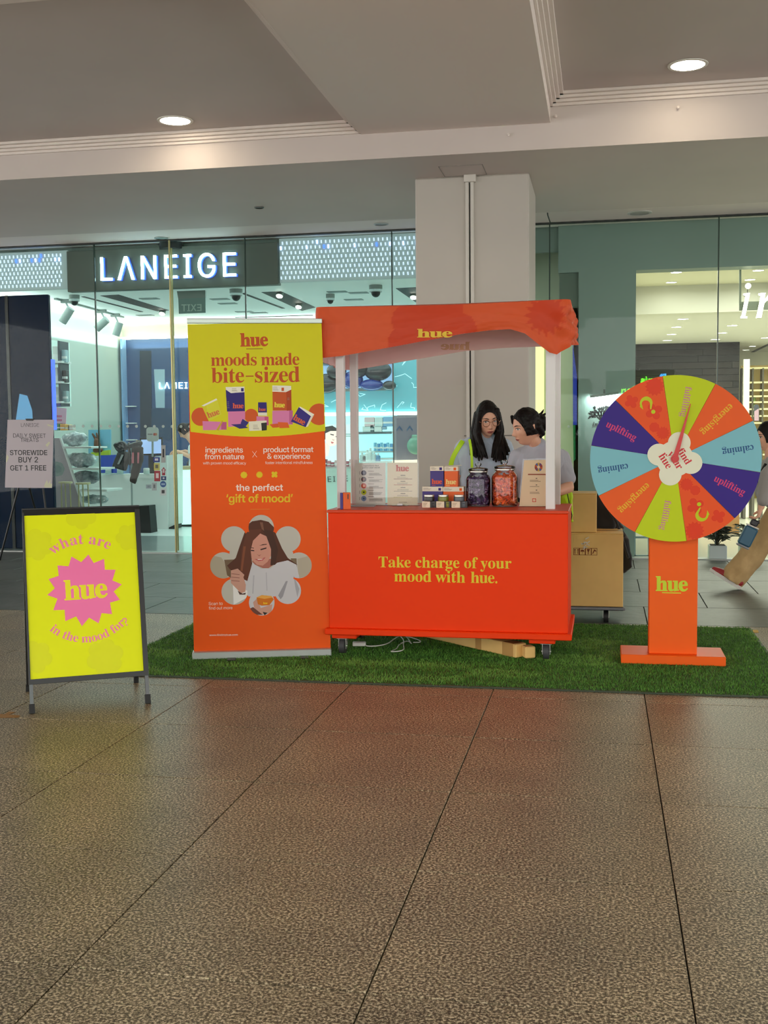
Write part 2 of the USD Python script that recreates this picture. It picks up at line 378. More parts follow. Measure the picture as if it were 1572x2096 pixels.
# wall between the two shops
part(struct('wall_partition'), 'wall_face', MB().box(-1.25, -.45, 13.2, 25, 0, 3.46), mat('partition', (196, 205, 186), .6))

# unseen outer walls and roof keep daylight out of the shops; fascia closes the gap
shell = mat('shell_paint', (150, 156, 150), .7)
so = struct('wall_outer'); 
for b in ((-9.6, -9.5, 11.9, 25.2, 0, 3.8), (9.0, 9.1, 11.9, 25.2, 0, 3.8), (-9.6, 9.1, 25.1, 25.2, 0, 3.8)): part(so, 'wall_face', MB().box(*b), shell)
part(so, 'roof_slab', MB().box(-9.6, 9.1, 12.05, 25.2, 3.7, 3.8), shell)
part(so, 'fascia', MB().box(-9.5, -.45, 12.07, 12.12, 3.2, 3.72), mat('fascia_grey', (120, 136, 130), .5))
# ================================================================ the grass mat
ORANGE, LIME, PURPLE, PINK = (240, 84, 20), (200, 212, 0), (58, 30, 130), (246, 120, 172)
gm = thing('grass_mat', 'green artificial grass mat lying under the orange cart and wheel', 'grass mat', (-.92, 6.7, 0))
gx0, gx1, gy0, gy1 = -2.787, .955, 5.735, 7.69
part(gm, 'backing', MB().box(gx0, gx1, gy0, gy1, .0008, .009, .002), mat('mat_backing', (52, 84, 38), .9))
eb = mat('mat_tape', (58, 70, 54), .6)
mb = MB(); e = .018
mb.box(gx0-e, gx1+e, gy0-e, gy0, .0008, .008, .002).box(gx0-e, gx1+e, gy1, gy1+e, .0008, .008, .002).box(gx0-e, gx0, gy0, gy1, .0008, .008, .002).box(gx1, gx1+e, gy0, gy1, .0008, .008, .002)
part(gm, 'edge_tape', mb, eb)
rr = np.random.default_rng(3)
pi_ = UsdGeom.PointInstancer.Define(stage, gm + '/blades'); tagp(pi_.GetPrim(), 'short green plastic grass blades', None, None, 'stuff')
gmats = [mat(f'blade_{k}', c, .55) for k, c in enumerate([(92, 146, 52), (74, 126, 44), (112, 160, 66)])]
protos = []
for k in range(3):
    V, Fa = [], []
    for b in range(14):
        x, y = rr.uniform(-.02, .02, 2); a = rr.uniform(0, 6.3); l = rr.uniform(.004, .012); h = rr.uniform(.006, .012); w = .0016
        d = A(math.cos(a), math.sin(a), 0); s = A(-d[1], d[0], 0)*w; p = A(x, y, 0); q = p + d*l*.4 + A(0, 0, h*.6); t = p + d*l + A(0, 0, h)
        n0 = len(V); V += [p-s, p+s, q+s*.8, q-s*.8, t]; Fa += [[n0, n0+1, n0+2], [n0, n0+2, n0+3], [n0+3, n0+2, n0+4]]
    m = usdkit.mesh(stage, f'{gm}/blades/tuft_{k}' if k else f'{gm}/blades/tuft', (np.array(V), np.array(Fa)), gmats[k]); protos.append(m.GetPath())
nx, ny = 150, 78
gxx, gyy = np.meshgrid(np.linspace(gx0+.012, gx1-.012, nx), np.linspace(gy0+.012, gy1-.012, ny)); N = nx*ny
pos = np.stack([gxx.ravel() + rr.uniform(-.01, .01, N) + .92, gyy.ravel() + rr.uniform(-.01, .01, N) - 6.7, np.full(N, .008)], -1)
pi_.CreatePositionsAttr(Vt.Vec3fArray.FromNumpy(pos.astype(np.float32)))
pat = noise(np.stack([pos[:, 0]*2.5, pos[:, 1]*6, pos[:, 2]], -1), 4)
pi_.CreateProtoIndicesAttr(Vt.IntArray.FromNumpy(np.where(pat > .56, 2, np.where(rr.random(N) > .5, 0, 1)).astype(np.int32)))
ang = rr.uniform(0, np.pi, N); q = np.zeros((N, 4), np.float16); q[:, 3] = np.cos(ang); q[:, 2] = np.sin(ang)
pi_.CreateOrientationsAttr(Vt.QuathArray([Gf.Quath(float(a[3]), float(a[0]), float(a[1]), float(a[2])) for a in q]))
sc = rr.uniform(.8, 1.25, N); pi_.CreateScalesAttr(Vt.Vec3fArray.FromNumpy(np.stack([sc]*3, -1).astype(np.float32)))
pi_.CreatePrototypesRel().SetTargets(protos)

# ================================================================ the cart
kart_o = mat('cart_orange', (236, 58, 4), .5, spec=.16); kart_top = mat('cart_top', (214, 66, 26), .45, spec=.3)
white_p = mat('white_post', (226, 222, 222), .45)
KX0, KX1, KY0, KY1, KZ = -1.585, -.188, 6.40, 7.04, .876
kt = thing('promotional_cart', 'orange wheeled promotion cart with white posts and a draped cloth canopy', 'cart', ((KX0+KX1)/2, 6.72, 0))
part(kt, 'body', MB().box(KX0, KX1, KY0, KY1, .174, KZ-.018, .004), kart_o)
part(kt, 'worktop', MB().box(KX0-.004, KX1+.004, KY0-.006, KY1+.004, KZ-.018, KZ, .003), kart_top)
part(kt, 'base_board', MB().box(KX0-.022, KX1+.022, KY0-.025, KY1+.06, .138, .174, .004), kart_o)
for cx, cy in ((-1.50, 6.47), (-.335, 6.47), (-1.50, 6.98), (-.335, 6.98)):
    sk = part(kt, 'skid_block', MB().box(cx-.075, cx+.075, cy-.05, cy+.08, .108, .138, .004), kart_o)
    cx += -.02 if cx < -1 else .022
    f = MB().box(cx-.032, cx+.032, cy-.03, cy+.03, .102, .108).box(cx-.024, cx-.019, cy-.016, cy+.02, .04, .102).box(cx+.019, cx+.024, cy-.016, cy+.02, .04, .102).cyl((cx-.028, cy, .056), (cx+.028, cy, .056), .007)
    c = part(kt, 'caster', f, mat('zinc', (190, 188, 184), .3, metal=.9))
    part(c, 'wheel', MB().cyl((cx-.016, cy, .056), (cx+.016, cy, .056), .045, n=28), mat('caster_rubber', (58, 58, 60), .6), smooth=40)
postx = [(PY(698.5, 900, 6.56)[0], 6.56, .0245), (PY(1127, 900, 6.56)[0], 6.56, .027), (PY(726, 900, 6.97)[0], 6.97, .023), (PY(1139, 900, 6.97)[0], 6.97, .025)]
for x, y, h in postx: part(kt, 'post', MB().box(x-h, x+h, y-.024, y+.024, KZ-.004 if y > 6.5 else KZ-.01, 2.03, .003), white_p)
for a, b in ((0, 1), (2, 3), (0, 2), (1, 3)):
    p, q_ = postx[a], postx[b]; part(kt, 'canopy_rail', MB().bar((p[0], p[1], 2.02), (q_[0], q_[1], 2.02), .03, .03), white_p)
PK = wallpanel(KY0)
ltr = mat('letter_mustard', (222, 194, 16), .5)
t1 = fit(text('Take charge of your', 'serif', -.012), PK, (775, 1161), (1047, 1164)); t2 = fit(text('mood with ', 'serif', -.012).union(affinity.translate(text('hue.', 'serif', -.05), 4.68, 0)) , PK, (807, 1190), (1018, 1194))
for t in (t1, t2): part(kt, 'lettering', MB().ext(t, PK, 0, .0015), ltr)
# canopy: a loose cloth over the frame, open below, deeper at the left than at the right
CX0, CX1, CYF, CYB, CZ = PY(645, 650, 6.47)[0], PY(1166, 650, 6.47)[0], 6.47, 7.12, PY(1100, 614, 6.47)[2]
def fz(pts, Y): 
    q = [PY(x, y, Y) for x, y in pts]; return [p[0] for p in q], [p[2] for p in q]
fbx, fbz = fz([(640, 735), (662, 733), (700, 729), (760, 718), (855, 701), (905, 692), (950, 683), (1000, 676), (1045, 674), (1075, 683), (1100, 703), (1125, 722), (1140, 726), (1160, 712), (1175, 698)], CYF)
bbx, bbz = fz([(600, 757), (650, 757), (720, 757), (780, 748), (850, 736), (950, 718), (1030, 712), (1115, 709), (1180, 706)], CYB)
def perim(n=360):
    """points of the rounded rectangle, from the left back corner along the back, right, front, left"""
    r = .05; P_ = []
    for (cx, cy, a0) in ((CX1-r, CYB-r, 90), (CX1-r, CYF+r, 0), (CX0+r, CYF+r, -90), (CX0+r, CYB-r, -180)):
        for k in range(9): a = math.radians(a0 - k*90/8); P_.append((cx + r*math.cos(a), cy + r*math.sin(a), math.cos(a), math.sin(a)))
    P_ = np.array(P_ + [P_[0]]); s = np.r_[0, np.cumsum(np.hypot(*np.diff(P_[:, :2], axis=0).T))]
    t = np.linspace(0, s[-1], n); o = np.stack([np.interp(t, s, P_[:, k]) for k in range(4)], -1); return o, t
pr, tt = perim(420)
def bottom(x, y):
    f = np.interp(x, fbx, fbz); b = np.interp(x, bbx, bbz); w = np.clip((y-CYF)/(CYB-CYF), 0, 1); return f*(1-w) + b*w
def fold(x, y, w, t):
    """outward bulge of the hanging cloth at depth w (0 top, 1 bottom)"""
    corner = np.exp(-((x-CX1)/.12)**2) + .35*np.exp(-((x-CX0)/.12)**2)
    return .012*np.sin(w*math.pi*.8) + .010*w*np.sin(t*9+1) + corner*(.013*np.sin(w*11+t*30) + .010*np.sin(w*6 - t*45))*np.minimum(1, w*3) + .010*(fbm(np.stack([x*6, y*6, x*0 + w*3], -1), 3, 7)-.5)*2*w
def canopy(off, nw=34):
    V = []; 
    for w in np.linspace(0, 1, nw):
        x, y = pr[:, 0], pr[:, 1]; zb = bottom(x, y); o = fold(x, y, w, tt) + off
        sag = .012*np.sin((x-CX0)/(CX1-CX0)*math.pi)
        z = (CZ - sag) + (zb - CZ + sag)*w; V.append(np.stack([x + pr[:, 2]*o, y + pr[:, 3]*o, z], -1))
    V = np.array(V); n = len(pr); Fa = []
    idx = np.arange(nw*n).reshape(nw, n)
    q = np.stack([idx[:-1, :-1], idx[1:, :-1], idx[1:, 1:], idx[:-1, 1:]], -1).reshape(-1, 4)
    return V, q
Vc, q = canopy(0.004); V2 = Vc.reshape(-1, 3); n = len(pr)
roof = np.vstack([V2[:n], [[(CX0+CX1)/2, (CYF+CYB)/2, CZ+.03]]]); rf = [[n, i+1, i] for i in range(n-1)]
# tone-on-tone flowers printed on the cloth
FP = wallpanel(CYF)
fl1 = flower(FP.uv(884, 688), .175, .088, 8, .2, .18); fl2 = burst(FP.uv(1118, 645), .125, .085, 16); fl3 = flower(FP.uv(1010, 800), .2, .09, 7, 0)
import shapely
col = np.tile(lin((212, 86, 46)), (len(V2), 1)); front = V2[:, 1] < CYF+.03
ins = shapely.contains_xy(union_all([fl1, fl2]), V2[:, 0], V2[:, 2]) & front
col[ins] = lin((200, 66, 36))
mb = MB(); mb.add(V2, q); mb.c.append(col); mb.add(roof, rf); mb.c.append(np.tile(lin((212, 86, 46)), (len(roof), 1)))
cp = part(kt, 'canopy', mb, print_mat('canopy_cloth', .5))
Vi, q = canopy(-.001); V3 = Vi.reshape(-1, 3); mb = MB().add(V3, q[:, ::-1]); r3 = np.vstack([V3[:n], [[(CX0+CX1)/2, (CYF+CYB)/2, CZ+.024]]]); mb.add(r3, [[i, i+1, n] for i in range(n-1)])
part(kt, 'canopy_lining', mb, mat('cloth_lining', (250, 208, 204), .8), smooth=True)
def on_cloth(poly, Y, sgn, d, col, name, lab=None):
    t = MB(); P_ = wallpanel(Y); t.flat(poly, P_, 0)
    V, Fa = t.arrays(); tm_ = trimesh.Trimesh(V, Fa, process=False); v, f = trimesh.remesh.subdivide_to_size(tm_.vertices, tm_.faces, .012)
    surf = V2 if sgn < 0 else V3; m = (surf[:, 1] < CYF+.06) if sgn < 0 else (surf[:, 1] > CYB-.06)
    from scipy.spatial import cKDTree
    dd, ii = cKDTree(surf[m][:, [0, 2]]).query(v[:, [0, 2]], k=4); w = 1/(dd+1e-4); v[:, 1] = (surf[m][:, 1][ii]*w).sum(1)/w.sum(1) - d
    part(kt, name, MB().add(v, f), col, label=lab)
on_cloth(fit(hue_logo(), FP, (855, 691), (927, 691), (870, 673.5)), CYF, -1, .004, mat('logo_yellow', (226, 186, 40), .5), 'canopy_logo')
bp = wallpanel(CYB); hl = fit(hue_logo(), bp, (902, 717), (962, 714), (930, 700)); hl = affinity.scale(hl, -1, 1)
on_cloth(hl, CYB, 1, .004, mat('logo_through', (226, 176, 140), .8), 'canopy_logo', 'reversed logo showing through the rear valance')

# ================================================================ roll-up banner
b0, b1 = A(-2.352, 6.152, 0), A(-1.569, 6.382, 0); eu = (b1-b0)/np.linalg.norm(b1-b0); LB = np.linalg.norm(b1-b0)
rb = thing('rollup_banner', 'tall orange and yellow roll-up banner in a silver base left of the cart', 'banner', (b0+b1)/2 + A(0, .03, 0))
en = np.cross(eu, (0, 0, 1)); silver = mat('brushed_silver', (186, 190, 188), .35, metal=.6)
bc = (b0+b1)/2 - en*.045
part(rb, 'base', MB().obox(bc + A(0, 0, .03), [eu, en, A(0, 0, 1)], A(LB/2, .045, .022), .004), silver)
part(rb, 'base_foot', MB().obox(bc + A(0, 0, .009), [eu, en, A(0, 0, 1)], A(LB/2, .04, .004)), mat('black_plastic', (24, 24, 25), .5))
for t in (.28, .8): part(rb, 'swivel_foot', MB().obox(b0 + eu*LB*t + en*.02 + A(0, 0, .0125), [eu, en, A(0, 0, 1)], A(.025, .05, .004), .002), MATS['black_plastic'])
BP = Panel(b0 - en*.045, eu, (0, 0, 1))
tl, tr_, bl, br = BP.uv(384, 664), BP.uv(658, 659), BP.uv(397, 1334), BP.uv(677, 1329)
sheet = Polygon([bl, br, tr_, tl])
bh = mat('banner_sheet', (232, 86, 14), .5, spec=.2)
part(rb, 'sheet', MB().ext(sheet, BP, -.0006, 0), bh)
part(rb, 'top_rail', MB().obox(BP.at((tl[0]+tr_[0])/2, (tl[1]+tr_[1])/2 + .012, 0)[0], [eu, A(0, 0, 1), en], A((tr_[0]-tl[0])/2 + .004, .014, .010), .003), silver)
part(rb, 'support_pole', MB().cyl(BP.at((bl[0]+br[0])/2, .04, -.03)[0], BP.at((tl[0]+tr_[0])/2, tl[1], -.03)[0], .011), MATS['zinc'])
a = Art(BP)
YEL, RED = (212, 204, 0), (190, 74, 18)
a.px([(384, 664), (658, 659)] + [(666 - (276)*t, 882 + 11*math.sin(math.pi*(1-t)) + 2*t) for t in np.linspace(0, 1, 20)], YEL)
a.put(fit(hue_logo(), BP, (492, 709), (549, 708)), RED); a.put(BP.poly([(504, 713.4), (538, 713), (538, 714.6), (504, 715)]), (150, 104, 10))
a.put(fit(text('moods made', 'serif', -.045), BP, (432, 749), (613, 747)), RED)
a.put(fit(text('bite', 'serif', -.03), BP, (433, 783.5), (500, 783)), RED); a.put(BP.poly([(503, 769), (519, 768.7), (519, 771), (503, 771.3)]), (176, 84, 14)); a.put(fit(text('sized', 'serif', -.03), BP, (522, 783), (614, 782)), RED)
Z = lambda x, y: (380 + x*310/1572, 640 + y*310/1572)       # the zoomed view these shapes were read from
zp_ = lambda pts: [Z(*p) for p in pts]
def disc(x, y, r, c): a.put(BP.poly([Z(x + r*math.cos(t), y + r*math.sin(t)) for t in np.linspace(0, 6.283, 40)[:-1]]).intersection(sheet), c)
disc(155, 1080, 95, (206, 84, 26)); disc(680, 1070, 72, (206, 84, 26)); disc(1385, 1055, 112, (206, 84, 26))
for pts, c in [([(175, 1125), (425, 1135), (425, 1215), (180, 1220)], (214, 122, 168)), ([(370, 1133), (425, 1135), (425, 1215), (370, 1212)], (186, 84, 130)), ([(440, 1025), (618, 1022), (615, 1180), (442, 1185)], (214, 122, 168)), ([(735, 1075), (860, 1078), (862, 1170), (735, 1165)], (214, 122, 168)), ([(820, 1078), (860, 1078), (862, 1170), (820, 1160)], (196, 78, 130)), ([(900, 1018), (1112, 1015), (1112, 1160), (900, 1175)], (214, 122, 168)), ([(1075, 1018), (1112, 1015), (1112, 1160), (1075, 1150)], (188, 92, 142)),
               ([(165, 965), (328, 893), (372, 1055), (240, 1128)], (206, 198, 30)), ([(165, 965), (318, 890), (330, 905), (190, 972)], (236, 230, 214)), ([(215, 960), (330, 905), (372, 1055), (240, 1128)], (212, 208, 46)),
               ([(415, 772), (610, 768), (614, 1022), (430, 1026)], (44, 28, 112)), ([(415, 772), (610, 768), (611, 825), (470, 835), (418, 800)], (232, 226, 212)), ([(575, 783), (602, 783), (602, 817), (575, 817)], (44, 28, 112)),
               ([(900, 755), (1095, 760), (1100, 1015), (905, 1015)], (196, 82, 24)), ([(900, 755), (1095, 760), (1096, 800), (1040, 825), (900, 820)], (232, 226, 212)), ([(1045, 825), (1096, 798), (1100, 1015), (1050, 1018)], (172, 62, 14)), ([(995, 778), (1020, 778), (1020, 812), (995, 812)], (196, 82, 24)),
               ([(752, 930), (840, 930), (845, 1068), (752, 1066)], (44, 28, 112)), ([(752, 1036), (844, 1036), (845, 1070), (752, 1068)], (226, 220, 200)),
               ([(1175, 980), (1330, 1060), (1250, 1190), (1092, 1130)], (52, 34, 124)), ([(1175, 980), (1190, 975), (1335, 1055), (1300, 1075)], (236, 230, 214)), ([(1300, 1075), (1335, 1055), (1270, 1180), (1245, 1190)], (226, 214, 190)),
               ([(470, 1160), (580, 1155), (650, 1195), (560, 1205)], (48, 36, 110)), ([(590, 1103), (655, 1140), (625, 1180), (570, 1150)], (52, 40, 118)), ([(655, 1130), (840, 1118), (842, 1220), (660, 1228)], (226, 220, 196)), ([(785, 1145), (842, 1140), (842, 1220), (790, 1225)], (40, 42, 34)),
               ([(870, 1160), (960, 1150), (970, 1190), (905, 1195)], (212, 86, 24)), ([(955, 1135), (1060, 1140), (1078, 1195), (975, 1198)], (220, 92, 28)), ([(318, 1215), (378, 1118), (388, 1124), (340, 1225)], (196, 160, 40))]: a.px(zp_(pts), c)
for l, r_, c in (((235, 1095), (358, 1050), (208, 110, 60)), ((488, 992), (602, 992), (216, 88, 60)), ((918, 980), (1030, 985), (226, 214, 60)), ((760, 1020), (832, 1020), (206, 90, 60)), ((1112, 1105), (1225, 1170), (216, 96, 40)), ): a.put(fit(hue_logo(), BP, Z(*l), Z(*r_)), c)
for x0, x1, ys in ((480, 550, (785, 800, 812)), (905, 975, (772, 788, 800)), (432, 458, (925, 945, 965, 985)), (1055, 1088, (885, 900)), (700, 770, (1165, 1180, 1195, 1205))): a.lines(*[Z(x, 0)[0] for x in (x0, x1)], [Z(0, y)[1] for y in ys], .8, (150, 140, 120), .4)
WH = (238, 214, 200)
for s, l, r_, k in (('ingredients', (205, 1452), (595, 1452), 'sans600'), ('from nature', (198, 1522), (608, 1522), 'sans600'), ('with proven mood efficacy', (180, 1575), (628, 1575), 'sans400'), ('product format', (806, 1450), (1325, 1447), 'sans600'), ('& experience', (846, 1517), (1292, 1517), 'sans600'), ('foster intentional mindfulness', (826, 1572), (1318, 1569), 'sans400'), ('X', (692, 1502), (742, 1500), 'sans200')): a.put(fit(text(s, k, -.03), BP, Z(*l), Z(*r_)), WH)
a.put(flower(BP.uv(*Z(605, 1685)), .0125, .0075, 8), (222, 190, 20)); a.put(burst(BP.uv(*Z(766, 1682)), .021, .016, 18), (222, 190, 20)); a.put(flower(BP.uv(*Z(922, 1680)), .0125, .0085, 4, .785), (222, 190, 20))
Z2 = lambda x, y: (380 + x*310/1572, 1000 + y*310/1572)
a.put(fit(text('the perfect', 'sans700', -.02), BP, Z2(522, 25), Z2(1010, 22)), WH); a.put(fit(text('\u2018gift of mood\u2019', 'sans700', -.03), BP, Z2(422, 145), Z2(1113, 142)), (226, 182, 30))
a.put(BP.poly([Z2(672, 214), Z2(872, 212), Z2(872, 217), Z2(672, 219)]), (220, 130, 40))
# picture in the flower window: a woman with long hair and a cup
zc = lambda pts: BP.poly([Z2(*p) for p in pts])
lobes = [((785, 405), 132), ((502, 525), 134), ((1060, 525), 134), ((390, 797), 136), ((1175, 797), 134), ((508, 1070), 136), ((1060, 1060), 138), ((790, 1185), 133)]
fw = []
for (x, y), r_ in lobes: fw += [BP.poly([Z2(x + r_*math.cos(t), y + r_*math.sin(t)) for t in np.linspace(0, 6.283, 48)[:-1]])]
fw.append(zc([(640, 450), (920, 450), (1115, 660), (1120, 930), (930, 1120), (655, 1120), (460, 930), (455, 660)]))
fw = union_all(fw); cut = lambda pts, c: a.put(zc(pts).buffer(0).intersection(fw), c)
a.put(fw, (188, 182, 172)); cut([(250, 690), (370, 715), (400, 760), (440, 930), (260, 930)], (170, 158, 138)); cut([(400, 740), (520, 735), (470, 930), (430, 900)], (110, 88, 66)); cut([(1090, 725), (1150, 725), (1165, 930), (1110, 860)], (120, 100, 78)); cut([(1160, 730), (1310, 690), (1310, 900), (1170, 930)], (176, 164, 146))
cut([(650, 370), (690, 340), (780, 325), (860, 345), (915, 400), (940, 480), (1000, 620), (1060, 720), (1160, 790), (930, 790), (900, 700), (690, 690), (680, 780), (620, 950), (560, 900), (460, 840), (430, 800), (520, 720), (560, 600), (610, 460)], (84, 44, 28))
cut([(620, 770), (700, 770), (780, 830), (880, 830), (950, 770), (1060, 745), (1150, 790), (1175, 900), (1200, 1050), (1200, 1200), (950, 1200), (930, 1120), (900, 1320), (640, 1320), (640, 1120), (490, 1210), (495, 1000), (600, 960)], (196, 192, 196))
cut([(490, 1000), (640, 1060), (640, 1130), (500, 1205)], (228, 224, 222)); cut([(960, 1110), (1040, 960), (1060, 960), (1010, 1120), (985, 1150)], (150, 146, 152)); cut([(700, 900), (715, 900), (705, 1090), (690, 1090)], (176, 172, 178)); cut([(830, 870), (842, 870), (850, 1060), (838, 1060)], (178, 174, 180)); cut([(1120, 900), (1180, 1040), (1160, 1130), (1140, 1040)], (164, 160, 166))
cut([(690, 760), (720, 790), (800, 826), (860, 826), (930, 780), (900, 730), (700, 720)], (170, 104, 88))
cut([(672, 600), (690, 520), (760, 460), (850, 500), (888, 600), (885, 700), (850, 760), (800, 800), (740, 790), (690, 740), (668, 680)], (204, 142, 124))
cut([(640, 430), (790, 420), (770, 470), (700, 540), (675, 640), (690, 780), (640, 960), (560, 920), (580, 640)], (96, 50, 32)); cut([(790, 420), (900, 440), (960, 640), (930, 790), (880, 800), (890, 640), (840, 500)], (70, 38, 26)); cut([(600, 600), (625, 600), (590, 860), (570, 850)], (128, 70, 44)); cut([(770, 350), (800, 350), (815, 440), (790, 420)], (120, 78, 60))
cut([(678, 636), (712, 640), (714, 650), (676, 648)], (56, 32, 30)); cut([(775, 628), (840, 610), (838, 624), (780, 640)], (56, 32, 30)); cut([(670, 606), (710, 616), (708, 622), (670, 614)], (74, 44, 36)); cut([(762, 594), (800, 578), (842, 574), (842, 582), (800, 588)], (74, 44, 36)); cut([(735, 680), (760, 690), (785, 684), (765, 704)], (176, 108, 94)); cut([(715, 730), (770, 735), (830, 712), (800, 745), (755, 752)], (176, 60, 66)); cut([(740, 735), (810, 728), (790, 738), (755, 742)], (236, 220, 214))
cut([(470, 850), (540, 830), (610, 895), (600, 920), (625, 1000), (620, 1070), (570, 1090), (540, 1050), (470, 980)], (196, 146, 128)); 
for y in (880, 915, 950): cut([(475, y), (560, y+8), (560, y+16), (475, y+8)], (150, 100, 88))
cut([(540, 1060), (590, 1090), (625, 1080), (620, 1100), (560, 1100)], (84, 56, 50)); cut([(700, 1180), (740, 1140), (780, 1240), (900, 1200), (890, 1290), (800, 1310), (720, 1270)], (200, 150, 132)); cut([(735, 1130), (750, 1200), (790, 1216), (870, 1210), (915, 1150), (890, 1115), (790, 1105)], (206, 112, 20)); cut([(735, 1130), (790, 1105), (890, 1115), (905, 1130), (820, 1145)], (226, 160, 70)); cut([(655, 1250), (700, 1230), (800, 1310), (660, 1310)], (110, 64, 52)); cut([(800, 1280), (850, 1290), (820, 1315)], (40, 34, 34))
a.put(fit(hue_logo(), BP, Z2(805, 1198), Z2(850, 1198)), (236, 196, 30))
for s, l, r_ in (('Scan to', (240, 1210), (385, 1208)), ('find out more', (240, 1256), (487, 1252)), ('www.findmyhue.com', (246, 1532), (540, 1527))): a.put(fit(text(s, 'sans400', -.02), BP, Z2(*l), Z2(*r_)), WH)
part(rb, 'printed_artwork', a.mb, print_mat('print_satin', .42))

# ================================================================ A-frame sign
f0, f1 = A(-2.684, 4.865, 0), A(-2.207, 5.144, 0); su = (f1-f0)/np.linalg.norm(f1-f0); sn = np.cross(su, (0, 0, 1)); back = -sn
VP_ = Panel(f0 + back*.253, su, (0, 0, 1)); ztop = (VP_.uv(40, 1042)[1] + VP_.uv(286, 1036)[1])/2
sv = back*.253 + A(0, 0, ztop); SH = np.linalg.norm(sv); sv /= SH
SP = Panel(f0, su, sv)
af = thing('aframe_sign', 'yellow A-frame pavement sign in a black metal frame', 'sign', f0 + (f1-f0)/2 + back*.25)
fm = mat('frame_black', (44, 44, 46), .4, metal=.4); lg = mat('leg_grey', (84, 86, 88), .35, metal=.5); rub = mat('rubber_black', (28, 28, 29), .7)
o = [SP.uv(*p) for p in ((41, 1040), (286, 1034), (304, 1381), (57, 1402))]; i_ = [SP.uv(*p) for p in ((49, 1049), (275, 1042.5), (295, 1373), (64, 1391))]
ul, ur = o[3][0]+.004, o[1][0]-.004; vt, vb = SH, o[3][1]
il, ir, it, ib = i_[0][0], i_[1][0], (i_[0][1]+i_[1][1])/2, (i_[3][1]+i_[2][1])/2
frame = Polygon([(ul, vb), (ur, vb), (ur, vt), (ul, vt)], [[(il, ib), (ir, ib), (ir, it), (il, it)]])
part(af, 'front_frame', MB().ext(frame, SP, -.02, .012), fm)
wl = .017
for u in (ul+wl/2+.002, ur-wl/2-.002):
    l = part(af, 'front_leg', MB().ext(sbox(u-wl/2, .02, u+wl/2, vb+.02), SP, -.016, .006), lg); part(l, 'foot_cap', MB().ext(sbox(u-.013, 0, u+.013, .045), SP, -.020, .010), rub)
SB = Panel(f0 + su*np.linalg.norm(f1-f0) + back*.506, -su, A(0, 0, 2*ztop)*0 + (-back*.253 + A(0, 0, ztop)))
rul, rur = -(ur - np.linalg.norm(f1-f0)), -(ul - np.linalg.norm(f1-f0))
part(af, 'rear_frame', MB().ext(Polygon([(rul, vb), (rur, vb), (rur, vt), (rul, vt)], [[(rul+.03, vb+.03), (rur-.03, vb+.03), (rur-.03, vt-.03), (rul+.03, vt-.03)]]), SB, -.02, .012), fm)
part(af, 'rear_panel', MB().ext(sbox(rul+.03, vb+.03, rur-.03, vt-.03), SB, -.012, 0), mat('sign_back', (196, 200, 20), .5))
for u in (rul+wl/2, rur-wl/2):
    l = part(af, 'rear_leg', MB().ext(sbox(u-wl/2, .02, u+wl/2, vb+.02), SB, -.016, .006), fm); part(l, 'foot_cap', MB().ext(sbox(u-.012, 0, u+.012, .035), SB, -.018, .008), rub)
part(af, 'panel', MB().ext(sbox(il, ib, ir, it), SP, -.014, .004), mat('sign_yellow', (224, 230, 0), .5, spec=.2))
a = Art(SP, .0045); pan = sbox(il, ib, ir, it)
for (x, y, r_) in ((165, 1052, .075), (75, 1115, .075), (265, 1100, .065), (72, 1345, .075), (215, 1345, .085)): a.put(flower(SP.uv(x, y), r_*.62, r_*.45, 6, x).intersection(pan), (217, 221, 4), True)
Z3 = lambda x, y: (x*420/1572, 1020 + y*420/1572)
tips = [(677, 432), (797, 465), (885, 548), (932, 660), (918, 778), (858, 888), (755, 958), (627, 980), (500, 942), (408, 858), (362, 742), (372, 620), (440, 515), (547, 447)]
dips = [(717, 497), (803, 548), (860, 630), (870, 715), (842, 800), (778, 880), (682, 915), (583, 905), (495, 855), (440, 770), (420, 690), (450, 595), (525, 522), (622, 490)]
star = []
for t, dd in zip(tips, dips): star += [SP.uv(*Z3(*t)), SP.uv(*Z3(*dd))]
a.put(Polygon(star), (240, 116, 168)); a.put(fit(hue_logo(), SP, Z3(494, 780), Z3(826, 758)), (230, 222, 30))
c = SP.uv(*Z3(652, 705)); 
R1 = np.hypot(*(SP.uv(*Z3(400, 435)) - c))
a.put(arc_text('what are', 'serif', c, R1-.004, 93, .077, True, .0), (236, 130, 160))
a.put(arc_text('in the mood for?'.replace('?', ''), 'serif', c, np.hypot(*(SP.uv(*Z3(620, 1104)) - c)), -89, .061, False, .0), (236, 130, 160))
g = affinity.scale(glyph('?', 'sans500')[0], .055, .055, origin=(0, 0)); p_ = SP.uv(*Z3(955, 985)); a.put(affinity.translate(affinity.rotate(g, 26, origin=(0, 0)), *p_), (236, 130, 160))
part(af, 'printed_artwork', a.mb, print_mat('print_sign', .4))

